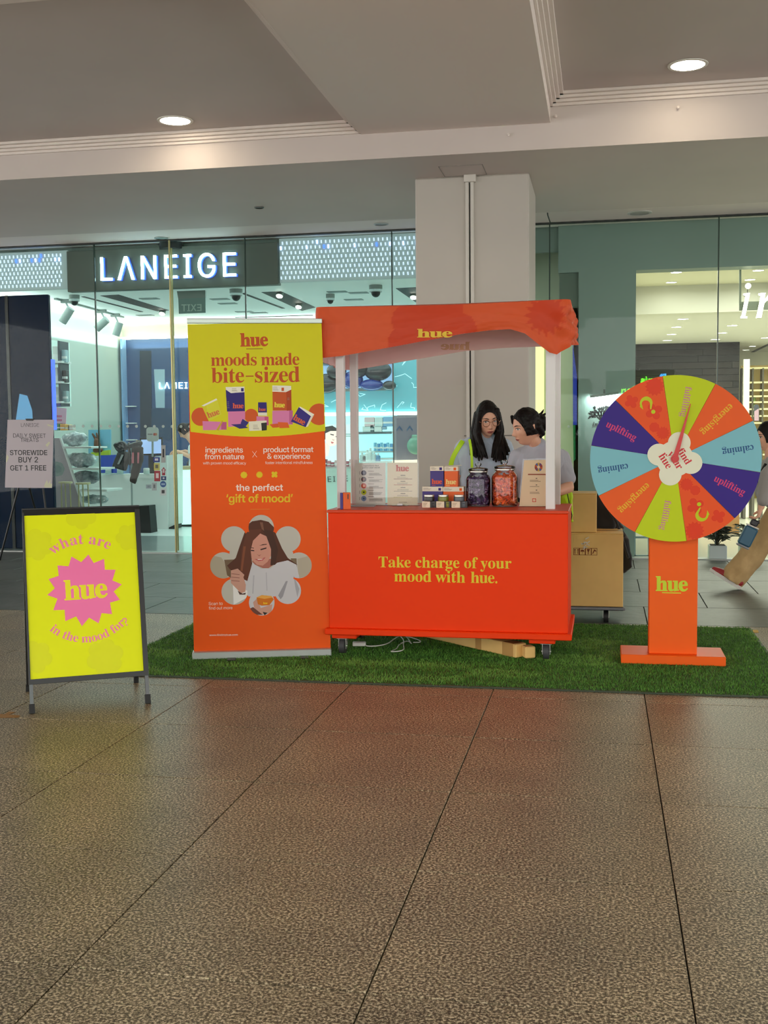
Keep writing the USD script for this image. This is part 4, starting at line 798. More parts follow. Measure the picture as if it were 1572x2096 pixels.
# ================================================================ people
def rotz(a): c, s = math.cos(a), math.sin(a); return np.array([[c, -s, 0], [s, c, 0], [0, 0, 1.]])
def roty(a): c, s = math.cos(a), math.sin(a); return np.array([[c, 0, s], [0, 1, 0], [-s, 0, c]])
def rotx(a): c, s = math.cos(a), math.sin(a); return np.array([[1, 0, 0], [0, c, -s], [0, s, c]])
def sculpt(d):
    """unit directions (x to the side, y forward, z up) to a woman's head, metres; the eyes lie at z = 0"""
    x, y, z = d[:, 0], d[:, 1], d[:, 2]
    P = np.stack([x*.073, y*.092, z*.118], -1)
    t = np.clip(-z, 0, 1); f = np.clip(y, 0, 1)
    P[:, 0] *= 1 - .34*t**1.5; P[:, 1] -= .012*t*(y < 0) * np.clip(-y, 0, 1); P[:, 1] += .010*t**2*f
    P[:, 1] -= .010*np.exp(-(np.abs(x)/.9)**4)*np.clip(y-.75, 0, 1)*2            # flatten the face
    X, Z = P[:, 0], P[:, 2]; fr = np.clip((y-.15)*3, 0, 1)
    g = lambda cx, cz, sx, sz: np.exp(-((X-cx)/sx)**2 - ((Z-cz)/sz)**2)*fr
    P[:, 1] += .018*g(0, -.036, .010, .012) + .012*g(0, -.018, .0075, .022) + .004*g(.010, -.040, .006, .007) + .004*g(-.010, -.040, .006, .007)     # nose
    P[:, 1] += .004*g(0, .022, .04, .010)                                                                                                  # brow
    for s in (-1, 1): P[:, 1] -= .0085*g(s*.031, .002, .015, .011); P[:, 1] += .0035*g(s*.031, .0, .010, .006); P[:, 1] += .004*g(s*.040, -.028, .016, .016)
    P[:, 1] += .0065*g(0, -.064, .020, .0055) + .006*g(0, -.073, .016, .0055) - .004*g(0, -.0685, .022, .0018) + .006*g(0, -.100, .016, .012) - .003*g(0, -.084, .018, .006)
    return P
_ico = {k: trimesh.creation.icosphere(k) for k in (4, 5, 6)}
SP4 = sculpt(np.array(_ico[5].vertices)); SP6 = sculpt(np.array(_ico[6].vertices)); F6 = np.array(_ico[6].faces); C6 = SP6[F6].mean(1); N6 = trimesh.Trimesh(SP6, F6, process=False).vertex_normals
def patch(mask, off):
    f = F6[mask]; k, inv = np.unique(f, return_inverse=True); return SP6[k] + N6[k]*off, inv.reshape(-1, 3)
fx, fy, fz_ = C6[:, 0], C6[:, 1], C6[:, 2]; frn = fy > .02
def almond(cx, w, h, k=1.): return frn & (np.abs(fx-cx) < w) & (fz_ < .001 + h*(1-((fx-cx)/w)**2)*k) & (fz_ > .001 - h*.8*(1-((fx-cx)/w)**2))
def limb(pts, n=16):
    return [[(pts[i][0], pts[i][1]), (pts[i+1][0], pts[i+1][1])] for i in range(len(pts)-1)]
def hand(w, d, pn, r=1., curl=.9, side=1):
    """palm and five fingers from the wrist w, along d, palm normal pn (fingers curl that way)"""
    d = d/np.linalg.norm(d); pn = pn - d*pn.dot(d); pn /= np.linalg.norm(pn); s = np.cross(d, pn)*side; S = []
    k = w + d*.075*r
    S.append([(w, .021*r), (w + s*.004*r, .020*r), (k + s*.028*r, .011*r), (k - s*.030*r, .011*r), (k, .013*r)])
    for j, (o, L) in enumerate(((.028, .066), (.010, .074), (-.010, .070), (-.028, .056))):
        p = k + s*o*r; a = .3; q = [(p, .0092*r)]
        for seg in (.42, .32, .26): a += curl*.55; p = p + (d*math.cos(a*.8) + pn*math.sin(a*.8))*L*seg*r; q.append((p, .0082*r))
        S += limb(q)
    b = w + d*.022*r + s*.022*r; S += limb([(b, .012*r), (b + (d*.6 + s*.7 + pn*.35)*.030*r, .010*r), (b + (d*1.1 + s*.55 + pn*.9)*.042*r, .0085*r)])
    return S
def manifold(S, ref=.012, it=6):
    m = None
    for pts in S:
        h = m3.Manifold.batch_hull([m3.Manifold.sphere(float(r), 18).translate([float(v) for v in p]) for p, r in pts]); m = h if m is None else m + h
    return m
def finish(m, ref, it):
    m = m.refine_to_length(ref); q = m.to_mesh(); t = trimesh.Trimesh(q.vert_properties[:, :3], q.tri_verts); trimesh.smoothing.filter_taubin(t, iterations=it); return t
def man_of(V, Fa): return m3.Manifold(m3.Mesh(np.asarray(V, np.float32), np.asarray(Fa, np.uint32)))
skin1 = mat('skin_light', (224, 170, 142), .5); eye_w = mat('eye_white', (222, 216, 210), .3); eye_d = mat('eye_dark', (34, 22, 18), .2); lipm = mat('lip_rose', (160, 78, 74), .4); hair_b = mat('hair_black', (20, 14, 13), .5, spec=.2); browm = mat('brow', (48, 34, 28), .7)
def head_parts(root, C, R, hs=1., glasses=False, brows=True):
    tw = lambda v: C + (v*hs) @ R.T
    ey = None
    for s in (-1, 1):
        v, f = patch(almond(s*.031, .0155, .0062), .0007); e = part(root, 'eye', MB().add(tw(v), f), eye_w, smooth=True)
        v, f = patch(frn & ((fx - s*.031)**2 + (fz_-.001)**2 < .0058**2) & almond(s*.031, .0155, .0062), .0011); part(e, 'iris', MB().add(tw(v), f), eye_d, smooth=True)
        m = frn & (np.abs(fx-s*.031) < .018) & (np.abs(fz_ - (.0035 + .0062*(1-((fx-s*.031)/.018)**2))) < .0017); v, f = patch(m, .0014); part(e, 'lashes', MB().add(tw(v), f), eye_d, smooth=True)
        m = frn & (np.abs(fx-s*.032) < .021) & (np.abs(fz_ - (.0205 + .004*(1-((fx-s*.034)/.021)**2))) < .0028*(1.2-np.abs(fx-s*.024)/.03)); v, f = patch(m, .0012); part(root, 'eyebrow', MB().add(tw(v), f), browm, smooth=True)
    w = .0225; m = frn & (np.abs(fx) < w) & (fz_ < -.0685 + .0085*(1-(fx/w)**2)*(1-.25*np.exp(-(fx/.005)**2))) & (fz_ > -.0685 - .0095*(1-(fx/w)**2)); v, f = patch(m, .0008); part(root, 'lips', MB().add(tw(v), f), lipm, smooth=True)
    m = frn & (np.abs(fx) < w*.92) & (np.abs(fz_+.0688) < .0012*(1-(fx/w)**2)+.0003); v, f = patch(m, .0013); part(root, 'mouth_line', MB().add(tw(v), f), mat('mouth_dark', (92, 40, 40), .5), smooth=True)
    if glasses:
        gm_ = mat('glasses_metal', (150, 104, 74), .25, metal=.8); mb = MB(); yl = .098
        for s in (-1, 1):
            r_ = .0225; ring = [(s*.033 + r_*math.cos(t), yl + .004 - .006*abs(math.cos(t))*0, -.004 + r_*.95*math.sin(t)) for t in np.linspace(0, 2*math.pi, 28)]
            mb.tube(tw(np.array(ring)), .0016, 8, cap=False); mb.tube(tw(np.array([(s*.0555, yl+.003, .002), (s*.071, yl-.02, .004), (s*.078, .0, .004)])), .0013, 6)
        mb.tube(tw(np.array([(-.0105, yl+.004, .003), (0, yl+.008, .006), (.0105, yl+.004, .003)])), .0014, 6); g_ = part(root, 'glasses', mb, gm_, smooth=60)
        lm = MB()
        for s in (-1, 1):
            V = np.array([(s*.033, yl+.004, -.004)] + [(s*.033 + .0222*math.cos(t), yl+.004, -.004 + .0211*math.sin(t)) for t in np.linspace(0, 2*math.pi, 25)[:-1]]); lm.add(tw(V), [[0, 1+i, 1+(i+1) % 24] for i in range(24)])
        part(g_, 'lens', lm, acry)
def ear_sets(C, R, hs, s):
    t = lambda p: C + (A(*p)*hs) @ R.T
    return [[(t((s*.070, -.004, .012)), .008*hs), (t((s*.078, -.016, .018)), .007*hs), (t((s*.077, -.016, -.006)), .006*hs), (t((s*.070, -.002, -.022)), .006*hs)]]
def body_of(root, name_mat, sets, C, R, hs, ref=.010, it=5):
    hm = man_of(C + (SP4*hs) @ R.T, np.array(_ico[5].faces)); m = manifold(sets) + manifold(ear_sets(C, R, hs, 1) + ear_sets(C, R, hs, -1))
    m = m.refine_to_length(ref) + hm; q = m.to_mesh(); t = trimesh.Trimesh(q.vert_properties[:, :3], q.tri_verts, process=True)
    V0 = np.array(t.vertices); loc_ = (V0 - C) @ R/hs; trimesh.smoothing.filter_taubin(t, iterations=it)
    keep = np.clip((loc_[:, 1]-.02)*40, 0, 1)[:, None]*(loc_[:, 2] > -.125)[:, None]*(np.linalg.norm(loc_, axis=1) < .16)[:, None]; V = np.array(t.vertices)*(1-keep) + V0*keep
    return part(root, 'body', MB().add(V, t.faces), name_mat, smooth=True)
def cap_hair(C, R, hs, cut_c, cut_r, extra, scale=1.07, ref=.010, it=4, amp=.0):
    """a skull cap of hair with the face cut free, and locks"""
    V = SP4.copy(); V = np.stack([V[:, 0]*1.10, np.where(V[:, 1] > 0, V[:, 1]*.98, V[:, 1]*1.12), V[:, 2]*1.08 + .004], -1)
    sm = _ico[5].vertices; P = np.stack([sm[:, 0]*.082, sm[:, 1]*.104 - .004, sm[:, 2]*.128], -1)
    m = man_of(C + (P*hs) @ R.T, np.array(_ico[5].faces)); e = np.array(_ico[4].vertices)*np.array(cut_r) + np.array(cut_c)
    m = m - man_of(C + (e*hs) @ R.T, np.array(_ico[4].faces))
    b = m3.Manifold.cube([.4, .4, .4], True).translate([0, 0.02, -.2-.045]); q = b.to_mesh(); m = m - man_of(C + (q.vert_properties[:, :3]*hs) @ R.T, q.tri_verts)
    if extra: m = m + manifold(extra)
    t = finish(m, ref, it)
    return t
def strands(t, C, amp, dirv=(0, 0, 1), sc=(160, 160, 8), seed=1):
    V = np.array(t.vertices); t.vertices = V + t.vertex_normals*((fbm(V*np.array(sc), 2, seed)-.5)*2*amp)[:, None]; return t
def woman_body(p, top_h, sh, w=1.):
    """torso levels at foot point p: (pelvis, waist, chest)"""
    return None

# ---- first woman: long black hair, glasses, pale blue T-shirt, looking down to her left
WY1 = 7.54; h1 = PY(998, 858, WY1); F1_ = A(h1[0]-.03, WY1+.04, 0)
w1 = thing('person', 'person with long black hair and glasses in pale blue T-shirt behind the cart', 'person', F1_)
R1_ = rotz(math.radians(-172 + 180 + 180 + 0))
def headR(yaw, pitch, roll): return rotz(yaw + math.pi) @ rotx(-pitch) @ roty(roll)     # yaw 0 looks at the viewer, + turns to the viewer's right
hr = headR(math.radians(20), math.radians(14), math.radians(4)); C1 = h1 + A(0, .0, .0)
nb, nt = F1_ + A(.0, .035, 1.285), C1 + A(-.012, .035, -.09)
shl, shr = F1_ + A(-.138, .02, 1.205), F1_ + A(.138, .03, 1.205)
TS = lambda f, lean=A(0, 0, 0): [[(f + A(-.08, .02, .88), .10), (f + A(.08, .02, .88), .10), (f + A(-.065, .02, 1.02), .085), (f + A(.065, .02, 1.02), .085)],
                                [(f + A(-.065, .02, 1.02), .085), (f + A(.065, .02, 1.02), .085), (f + A(-.08, .01, 1.16), .09), (f + A(.08, .01, 1.16), .09)],
                                [(f + A(-.08, .01, 1.16), .09), (f + A(.08, .01, 1.16), .09), (f + A(-.118, .02, 1.222), .042), (f + A(.118, .02, 1.222), .042), (f + A(0, .03, 1.270), .050)]]
LEG = lambda f, dx: limb([(f + A(dx*.09, .02, .86), .088), (f + A(dx*.085, .0, .48), .055), (f + A(dx*.085, .03, .09), .037)])
def legs(root, f, tm_, sm, sole):
    part(root, 'trousers', MB().tm(finish(manifold([[(f + A(-.08, .02, .86), .105), (f + A(.08, .02, .86), .105), (f + A(0, .02, .95), .10)]] + LEG(f, -1) + LEG(f, 1)), .03, 4)), tm_, smooth=True)
    for s in (-1, 1): part(root, 'shoe', MB().tm(finish(manifold([[(f + A(s*.085, .05, .035), .034), (f + A(s*.09, -.13, .025), .024), (f + A(s*.085, .02, .06), .035)]]), .02, 3)), sm, smooth=True)
arm1 = limb([(shl, .040), (F1_ + A(-.205, .03, .99), .037), (F1_ + A(-.17, -.10, .90), .027)]); armr1 = limb([(shr, .040), (F1_ + A(.205, .03, .99), .037), (F1_ + A(.15, -.12, .91), .027)])
S = [[(nb, .046), (nt, .042)], [(nt, .042), (C1 + A(0, .02, -.05), .046)]] + arm1 + armr1 + hand(F1_ + A(-.17, -.10, .90), A(.5, -.8, -.25), A(.2, -.2, -.9)) + hand(F1_ + A(.15, -.12, .91), A(-.6, -.7, -.2), A(0, -.2, -.9), side=-1) + [[(a, r*.9) for a, r in TS(F1_)[2]]]
body_of(w1, skin1, S, C1, hr, 1.0)
legs(w1, F1_, mat('trouser_dark', (46, 48, 56), .8), mat('shoe_white', (210, 206, 200), .6), None)
shirt1 = mat('shirt_blue', (188, 202, 222), .85, sheen=.2)
SL = lambda f, s, e: limb([(f + A(s*.135, .02, 1.212), .050), (f + A(s*.188, .03, 1.08), .054)])
ts = finish(manifold(TS(F1_) + SL(F1_, -1, 0) + SL(F1_, 1, 0) + [[(nb + A(0, 0, -.02), .062), (nb + A(0, 0, .005), .058)]]), .014, 5)
ts.vertices += ts.vertex_normals*(.010 + (fbm(np.array(ts.vertices)*np.array([20, 20, 7]), 4, 2)-.5)*.034)[:, None]
part(w1, 'tshirt', MB().tm(ts), shirt1, smooth=True)
H = lambda *p: C1 + A(*p) @ hr.T
locks = []
rr = np.random.default_rng(8)
for k in range(9):      # curtain in front of the viewer's left shoulder, and another on the right
    u = k/8; a = H(-.080 + .012*u if True else 0, .03 - .075*u, .06 - .03*u)
for side, tops, ends in ((1, [(.058, .048, .060), (.066, .02, .03), (.068, -.02, .03), (.064, -.06, .03)], [(998-4, 936), (986, 940), (976, 938), (968, 930)]), (-1, [(-.050, .055, .068), (-.064, .03, .04), (-.068, -.015, .03), (-.064, -.06, .03)], [(1012, 942), (1022, 948), (1032, 940), (1040, 930)])):
    for (tx_, ty_, tz_), (ex, ey) in zip(tops, ends):
        for q_ in range(5):
            o = rr.uniform(-.009, .009, 3); top = H(tx_, ty_, tz_) + o*.5; end = PY(ex + rr.uniform(-6, 6), ey + rr.uniform(-7, 3), WY1 - .115 + .03*rr.random()); mid = H(tx_*1.30, ty_ - .005, -.08) + o; m2 = mid*.45 + end*.55 + A(0, -.012, .0)
            locks += limb([(top, .016), (mid, .017), (m2, .016), (end, .006)])
locks += [[(H(0, -.08, .02), .05), (H(0, -.10, -.08), .05), (H(.05, -.07, -.1), .04), (H(-.05, -.07, -.1), .04)], [(H(0, -.09, -.08), .05), (F1_ + A(0, .15, 1.14), .04), (F1_ + A(.06, .13, 1.16), .03), (F1_ + A(-.06, .13, 1.16), .03)]]
ht = strands(cap_hair(C1, hr, 1.0, (.006, .100, -.035), (.066, .092, .104), locks, ref=.009, it=3), C1, .0022, seed=4)
part(w1, 'hair', MB().tm(ht), hair_b, smooth=True)
head_parts(w1, C1, hr, 1.0, True)
hv = mat('hivis_yellow', (196, 246, 40), .6, emit=.0)
def strap(root, pts, w, d, name='hivis_vest'):
    mb = MB(); p = np.array(pts)
    tck, _ = splprep(p.T, s=0, k=min(3, len(p)-1)); q = np.array(splev(np.linspace(0, 1, 24), tck)).T; t = np.gradient(q, axis=0); t /= np.linalg.norm(t, axis=1, keepdims=True)
    n = np.tile(A(0, -1, 0), (24, 1)); s = np.cross(t, n); s /= np.linalg.norm(s, axis=1, keepdims=True); n = np.cross(s, t)
    V = np.concatenate([q + s*w/2 + n*d/2, q - s*w/2 + n*d/2, q - s*w/2 - n*d/2, q + s*w/2 - n*d/2]); Fa = []
    for i in range(23):
        for j in range(4): k = (j+1) % 4; Fa.append([j*24+i, k*24+i, k*24+i+1, j*24+i+1])
    return mb.add(V, Fa)
yv = WY1 - .115
vs = MB()
for s_ in (strap(w1, [PY(947, 903, WY1-.04), PY(936, 920, WY1-.07), PY(926, 940, WY1-.06), PY(922, 975, WY1-.03), PY(926, 1010, WY1)], .030, .012), strap(w1, [PY(961, 900, yv+.02), PY(964, 918, yv-.015), PY(966, 945, yv-.02), PY(963, 985, yv-.01)], .016, .010)): vs.v += s_.v; vs.f += [f + vs.n for f in s_.f]; vs.n += s_.n
vt_ = finish(manifold([[(a - A(0, 0, .17), r*1.02) for a, r in TS(F1_)[0]]]), .02, 3); vt_.vertices += vt_.vertex_normals*.022
part(w1, 'hivis_vest', vs.tm(vt_), hv, smooth=50)

# ---- second woman: hair up, grey T-shirt, profile to the left
WY2 = 7.26; h2 = PY(1078, 874, WY2); F2_ = A(h2[0] + .075, WY2 + .06, -.055)
w2 = thing('person', 'person with black hair pinned up in a grey T-shirt, face turned to the other', 'person', F2_)
hr2 = headR(math.radians(-62), math.radians(10), math.radians(-6)); C2 = h2
shl, shr = F2_ + A(-.136, -.0, 1.20), F2_ + A(.136, .04, 1.20)
nb, nt = F2_ + A(-.005, .03, 1.27), C2 + A(.038, .025, -.08)
elb = PY(1163, 998, WY2 - .0); wr = PY(1128, 1010, WY2 - .16)
S = [[(nb, .047), (nt, .042)], [(nt, .040), (C2 + A(.026, .018, -.04), .042)]] + limb([(shl, .040), (F2_ + A(-.20, -.02, .98), .038), (F2_ + A(-.15, -.14, .92), .027)]) + limb([(shr, .040), (elb, .038), (wr, .028)]) + hand(wr, A(-.8, -.6, .05), A(.1, -.2, -.9), side=-1) + hand(F2_ + A(-.15, -.14, .92), A(.5, -.8, -.1), A(0, -.2, -.9)) + [[(a, r*.9) for a, r in TS(F2_)[2]]]
body_of(w2, skin1, S, C2, hr2, 1.0)
legs(w2, F2_ + A(0, 0, .056), MATS['trouser_dark'], MATS['shoe_white'], None)
ts = finish(manifold(TS(F2_) + limb([(F2_ + A(-.135, 0, 1.208), .050), (F2_ + A(-.185, -.01, 1.07), .054)]) + limb([(F2_ + A(.135, .04, 1.208), .052), (shr*.35 + elb*.65, .056)]) + [[(nb + A(0, 0, -.02), .064), (nb + A(-.004, -.006, .003), .060)]]), .014, 5)
ts.vertices += ts.vertex_normals*(.010 + (fbm(np.array(ts.vertices)*np.array([20, 20, 7]), 4, 9)-.5)*.034)[:, None]
part(w2, 'tshirt', MB().tm(ts), mat('shirt_grey', (178, 180, 192), .85, sheen=.2), smooth=True)
H = lambda *p: C2 + A(*p) @ hr2.T
bun = [[(H(0, -.10, .02), .045), (H(.015, -.118, -.01), .036), (H(-.015, -.118, -.01), .036)], [(H(0, -.10, .0), .04), (H(0, -.085, -.06), .028)], [(H(.06, -.05, .0), .03), (H(.05, -.08, -.05), .02)], [(H(-.06, -.05, .0), .03), (H(-.05, -.08, -.05), .02)]]
bun += limb([(H(.050, .070, .075), .012), (H(.072, .062, .04), .009), (H(.074, .050, .0), .005), (H(.074, .045, -.02), .002)]) + limb([(H(-.050, .070, .078), .012), (H(-.072, .062, .04), .008), (H(-.074, .054, .01), .003)]) + limb([(H(0, -.10, -.05), .018), (H(.01, -.085, -.10), .008), (H(.012, -.07, -.135), .003)]) + limb([(H(.02, -.10, .05), .012), (H(.03, -.135, .07), .006), (H(.035, -.15, .085), .002)]) + limb([(H(-.0, -.11, .05), .012), (H(.01, -.15, .06), .004), (H(.0, -.165, .062), .0015)])
ht = strands(cap_hair(C2, hr2, 1.0, (0, .094, -.034), (.082, .106, .104), bun, ref=.009, it=3), C2, .0035, sc=(60, 60, 60), seed=6)
part(w2, 'hair', MB().tm(ht), hair_b, smooth=True); head_parts(w2, C2, hr2)
gold = mat('gold', (206, 160, 70), .25, metal=.9)
part(w2, 'earring', MB().tube([H(*p) for p in [(.079 + .001, -.006 + .009*math.cos(t), -.036 + .010*math.sin(t)) for t in np.linspace(0, 6.283, 16)]], .0016, 6, cap=False), gold, smooth=60)
part(w2, 'hair_clip', MB().ball(H(.0, -.137, .005), (.010, .006, .024), 2).ball(H(.03, -.122, -.025), .008, 1), mat('clip_silver', (190, 190, 194), .2, metal=.8), smooth=True)
v2 = finish(manifold([[(a - A(0, 0, .10), r*1.02) for a, r in TS(F2_)[0]]]), .016, 3); v2.vertices += v2.vertex_normals*(.026 + (fbm(np.array(v2.vertices)*25, 2, 3)-.5)*.02)[:, None]
tail = finish(manifold([[(PY(1150, 1012, WY2), .02), (PY(1166, 1012, WY2), .012), (PY(1168, 1062, WY2+.02), .010), (PY(1156, 1060, WY2+.02), .010)], [(PY(1168, 1010, WY2), .012), (PY(1171, 1066, WY2), .006)]]), .012, 3); tail.vertices += tail.vertex_normals*((fbm(np.array(tail.vertices)*30, 2, 3)-.5)*.018)[:, None]
part(w2, 'hivis_vest', MB().tm(v2).tm(tail), hv, smooth=50)
part(w2, 'hivis_binding', MB().tube([PY(1161, 1008, WY2-.03), PY(1165, 1030, WY2-.03), PY(1171, 1055, WY2-.03), PY(1168, 1068, WY2-.03)], .003, 6), MATS['black_cloth'], smooth=60)

# ---- passer-by at the right edge, striding left
PYY = 9.66; heel = PZ(1513, 1207, .0); hp = PY(1572, 1082, PYY); pc = A(heel[0] + .42, PYY, 0)
w3 = thing('person', 'person striding past in grey hoodie, khaki trousers and red trainers', 'person', pc)
C3 = PY(1574, 894, PYY); hr3 = headR(math.radians(-80), math.radians(4), 0)
ank = PY(1500, 1184, PYY); kn = PY(1546, 1128, PYY); hipp = PY(1604, 1036, PYY)
def lg_(h, k, a, r=(.10, .085, .075)): return limb([(h, r[0]), (k, r[1]), (a, r[2])])
ank2 = A(pc[0] + .52, PYY + .12, .16); kn2 = A(pc[0] + .26, PYY + .12, .50)
khaki = mat('khaki', (196, 164, 114), .85, var=(8, (176, 144, 96), 3))
cutp = lambda m, a, k: m.trim_by_plane(tuple(float(v) for v in (k-a)/np.linalg.norm(k-a)), float(((k-a)/np.linalg.norm(k-a)).dot(a + (a-k)/np.linalg.norm(a-k)*.02)))
tz = finish(cutp(manifold(lg_(hipp + A(0, -.07, 0), kn, ank + (ank-kn)*.35, (.11, .100, .098))), ank, kn) + cutp(manifold(lg_(hipp + A(0, .07, 0), kn2, ank2 + (ank2-kn2)*.3, (.105, .09, .09))), ank2, kn2) + manifold([[(hipp + A(0, -.07, .02), .105), (hipp + A(0, .07, .02), .105), (hipp + A(0, 0, .14), .11)]]), .018, 3)
tz.vertices += tz.vertex_normals*((fbm(np.array(tz.vertices)*np.array([14, 14, 6]), 3, 5)-.45)*.03)[:, None]
part(w3, 'trousers', MB().tm(tz), khaki, smooth=True)
toe = PY(1464, 1177, PYY)
shd = (toe - heel)/np.linalg.norm(toe - heel); sup = np.cross(A(0, 1, 0), shd); sup = sup if sup[2] > 0 else -sup
def shoe(hl, d, up, nm):
    L = .285; y = A(0, 1, 0); q = lambda a, b, c=0: hl + d*a + up*b + y*c
    s = part(w3, 'shoe', MB().tm(finish(manifold([[(q(.03, .05), .036), (q(.05, .09), .034), (q(.12, .055), .038)], [(q(.12, .055), .038), (q(.20, .04), .034), (q(.255, .036), .022)]]), .012, 3)), mat('shoe_red', (150, 34, 38), .5), smooth=True)
    part(s, 'sole', MB().tm(finish(m3.Manifold.hull_points(np.array([q(a, b, c) for a, c_ in ((-.005, .03), (.06, .036), (.17, .044), (.25, .036), (.285, .012)) for b in (.0, .028) for c in (-c_, c_)])), .02, 2)), MATS['shoe_white'], smooth=40)
shoe(heel + A(0, 0, .004), shd, sup, 1); shoe(ank2 + A(.05, 0, -.14), A(-.80, 0, -.02)/.8002, A(-.02, 0, 1), 2)
nb = A(C3[0] + .025, PYY, C3[2]-.20); sh = A(nb[0] + .01, PYY - .17, nb[2]-.05); sh2 = A(nb[0] + .01, PYY + .17, nb[2]-.05)
wr3 = PY(1558, 1038, PYY - .27); el3 = PY(1572, 975, PYY - .24)
S = [[(nb, .055), (C3 + A(.015, 0, -.07), .05)]] + limb([(sh, .045), (el3, .036), (wr3, .027)]) + hand(wr3, A(-.25, 0, -1), A(-.9, .1, -.2), curl=1.2) + limb([(sh2, .045), (A(sh2[0]+.12, PYY+.22, 1.0), .036), (A(sh2[0]+.05, PYY+.2, .80), .027)]) + hand(A(sh2[0]+.05, PYY+.2, .80), A(-.2, 0, -1), A(-1, 0, 0), side=-1) + [[(nb + A(0, -.1, -.1), .06), (nb + A(0, .1, -.1), .06), (nb, .05)]]
body_of(w3, skin1, S, C3, hr3, 1.03, .012)
hood = mat('hoodie_grey', (150, 146, 142), .9, sheen=.3)
hz = finish(manifold([[(sh, .068), (sh2, .068), (nb + A(.02, 0, 0), .07), (nb + A(.01, -.10, -.25), .12), (nb + A(.01, .10, -.25), .12)], [(nb + A(.01, -.10, -.25), .12), (nb + A(.01, .10, -.25), .12), (hipp + A(0, -.07, .06), .125), (hipp + A(0, .07, .06), .125)]] + limb([(sh, .07), (el3, .062), (wr3 + A(.012, 0, .05), .045)]) + limb([(sh2, .07), (A(sh2[0]+.12, PYY+.22, 1.0), .06), (A(sh2[0]+.06, PYY+.2, .84), .045)]) + [[(nb + A(.05, -.05, .0), .05), (nb + A(.05, .05, .0), .05), (nb + A(.08, 0, -.06), .06)]]), .018, 5)
hz.vertices += hz.vertex_normals*((fbm(np.array(hz.vertices)*np.array([12, 12, 7]), 3, 8)-.4)*.03)[:, None]
part(w3, 'hoodie', MB().tm(hz), hood, smooth=True)
bk = MB().tube([nb + A(-.06, -.115, -.02), nb + A(-.115, -.125, -.12), nb + A(-.10, -.15, -.28), nb + A(.05, -.14, -.36)], .016, 8); part(w3, 'backpack_strap', bk, MATS['black_cloth'], smooth=60)
bp3 = finish(manifold([[(nb + A(.20, -.10, -.10), .06), (nb + A(.20, .10, -.10), .06), (nb + A(.22, -.11, -.40), .07), (nb + A(.22, .11, -.40), .07)]]), .03, 3); part(w3, 'backpack', MB().tm(bp3), MATS['black_cloth'], smooth=True)
H = lambda *p: C3 + A(*p)*1.03 @ hr3.T
ht = strands(cap_hair(C3, hr3, 1.03, (0, .095, -.03), (.080, .088, .092), [[(H(0, -.08, .04), .055), (H(0, -.09, -.04), .05)], [(H(0, -.09, -.04), .05), (H(0, -.09, -.13), .035)], [(H(.06, -.02, .0), .03), (H(.06, -.05, -.09), .022)], [(H(-.06, -.02, .0), .03), (H(-.06, -.05, -.09), .022)]], ref=.012, it=3), C3, .003, seed=9)
part(w3, 'hair', MB().tm(ht), hair_b, smooth=True); head_parts(w3, C3, hr3, 1.03)
b0_, b1_ = PY(1543, 1072, PYY - .24), PY(1519, 1120, PYY - .24); ax = (b1_-b0_)/np.linalg.norm(b1_-b0_)
bt = thing('water_bottle', 'teal blue square water bottle held in the hand of the passer-by', 'bottle', b1_)
part(bt, 'bottle_body', MB().bar(b0_ + ax*.03, b1_ - ax*.018, .105, .07, (0, 1, 0), .012), mat('bottle_teal', (44, 92, 118), .35)); part(bt, 'base_band', MB().bar(b1_ - ax*.018, b1_, .106, .071, (0, 1, 0), .008), mat('band_grey', (150, 150, 152), .5)); part(bt, 'neck_band', MB().bar(b0_ + ax*.018, b0_ + ax*.03, .102, .068, (0, 1, 0), .004), MATS['white_plastic']); part(bt, 'cap', MB().bar(b0_ - ax*.035, b0_ + ax*.018, .062, .05, (0, 1, 0), .010), mat('cap_dark', (44, 42, 48), .4))
part(bt, 'carry_strap', MB().tube([b0_, wr3 + A(-.02, -.02, -.03), b0_ + A(.04, 0, .0)], .005, 6), MATS['cap_dark'], smooth=60)
# ================================================================ the skincare shop behind the left glass
ZC1 = 3.2; YK = 17.8; XK = PY(250, 663, YK)[0]; XE = -1.25
swhite = mat('shop_white', (226, 232, 230), .55); sfloor = mat('shop_floor', (150, 158, 158), .18, var=(.7, (138, 146, 146)))
def rect_light(name, x0, x1, y0, y1, z, inten, col):
    r = UsdLux.RectLight.Define(stage, '/World/' + name); r.CreateWidthAttr(x1-x0); r.CreateHeightAttr(y1-y0); r.CreateIntensityAttr(inten); r.CreateColorAttr(Gf.Vec3f(*col))
    r.AddTranslateOp().Set(Gf.Vec3d((x0+x1)/2, (y0+y1)/2, z))
COOL, WARM = (.74, 1.0, .97), (1.0, .98, .84)
rect_light('ShopLampsLeft', -8.0, -1.7, 12.5, 17.0, 3.15, .85, COOL)  # unseen area light under the ceiling, lights the whole left shop
for nm_, x_, y_, w_, h_ in (('CoveLampBack', (XK+XE)/2, YK-.12, XE-XK-.4, .12), ('CoveLampSide', XK+.12, 15.4, .12, 4.4)):  # unseen uplights near the walls, placed to brighten the shop ceiling
    r = UsdLux.RectLight.Define(stage, '/World/' + nm_); r.CreateWidthAttr(w_); r.CreateHeightAttr(h_); r.CreateIntensityAttr(7); r.CreateColorAttr(Gf.Vec3f(.86, 1., .95)); r.AddTranslateOp().Set(Gf.Vec3d(x_, y_, 2.75)); r.AddRotateXOp().Set(180.)
part(fl, 'shop_floor', MB().box(-9.5, XE, 11.9, 13.8, -.05, .0), sfloor)
part(fl, 'shop_floor', MB().box(-9.5, XE, 13.8, 19, -.05, .0), mat('shop_floor_bounce', (216, 220, 218), .3))  # rear floor made pale to bounce light up to the shop ceiling
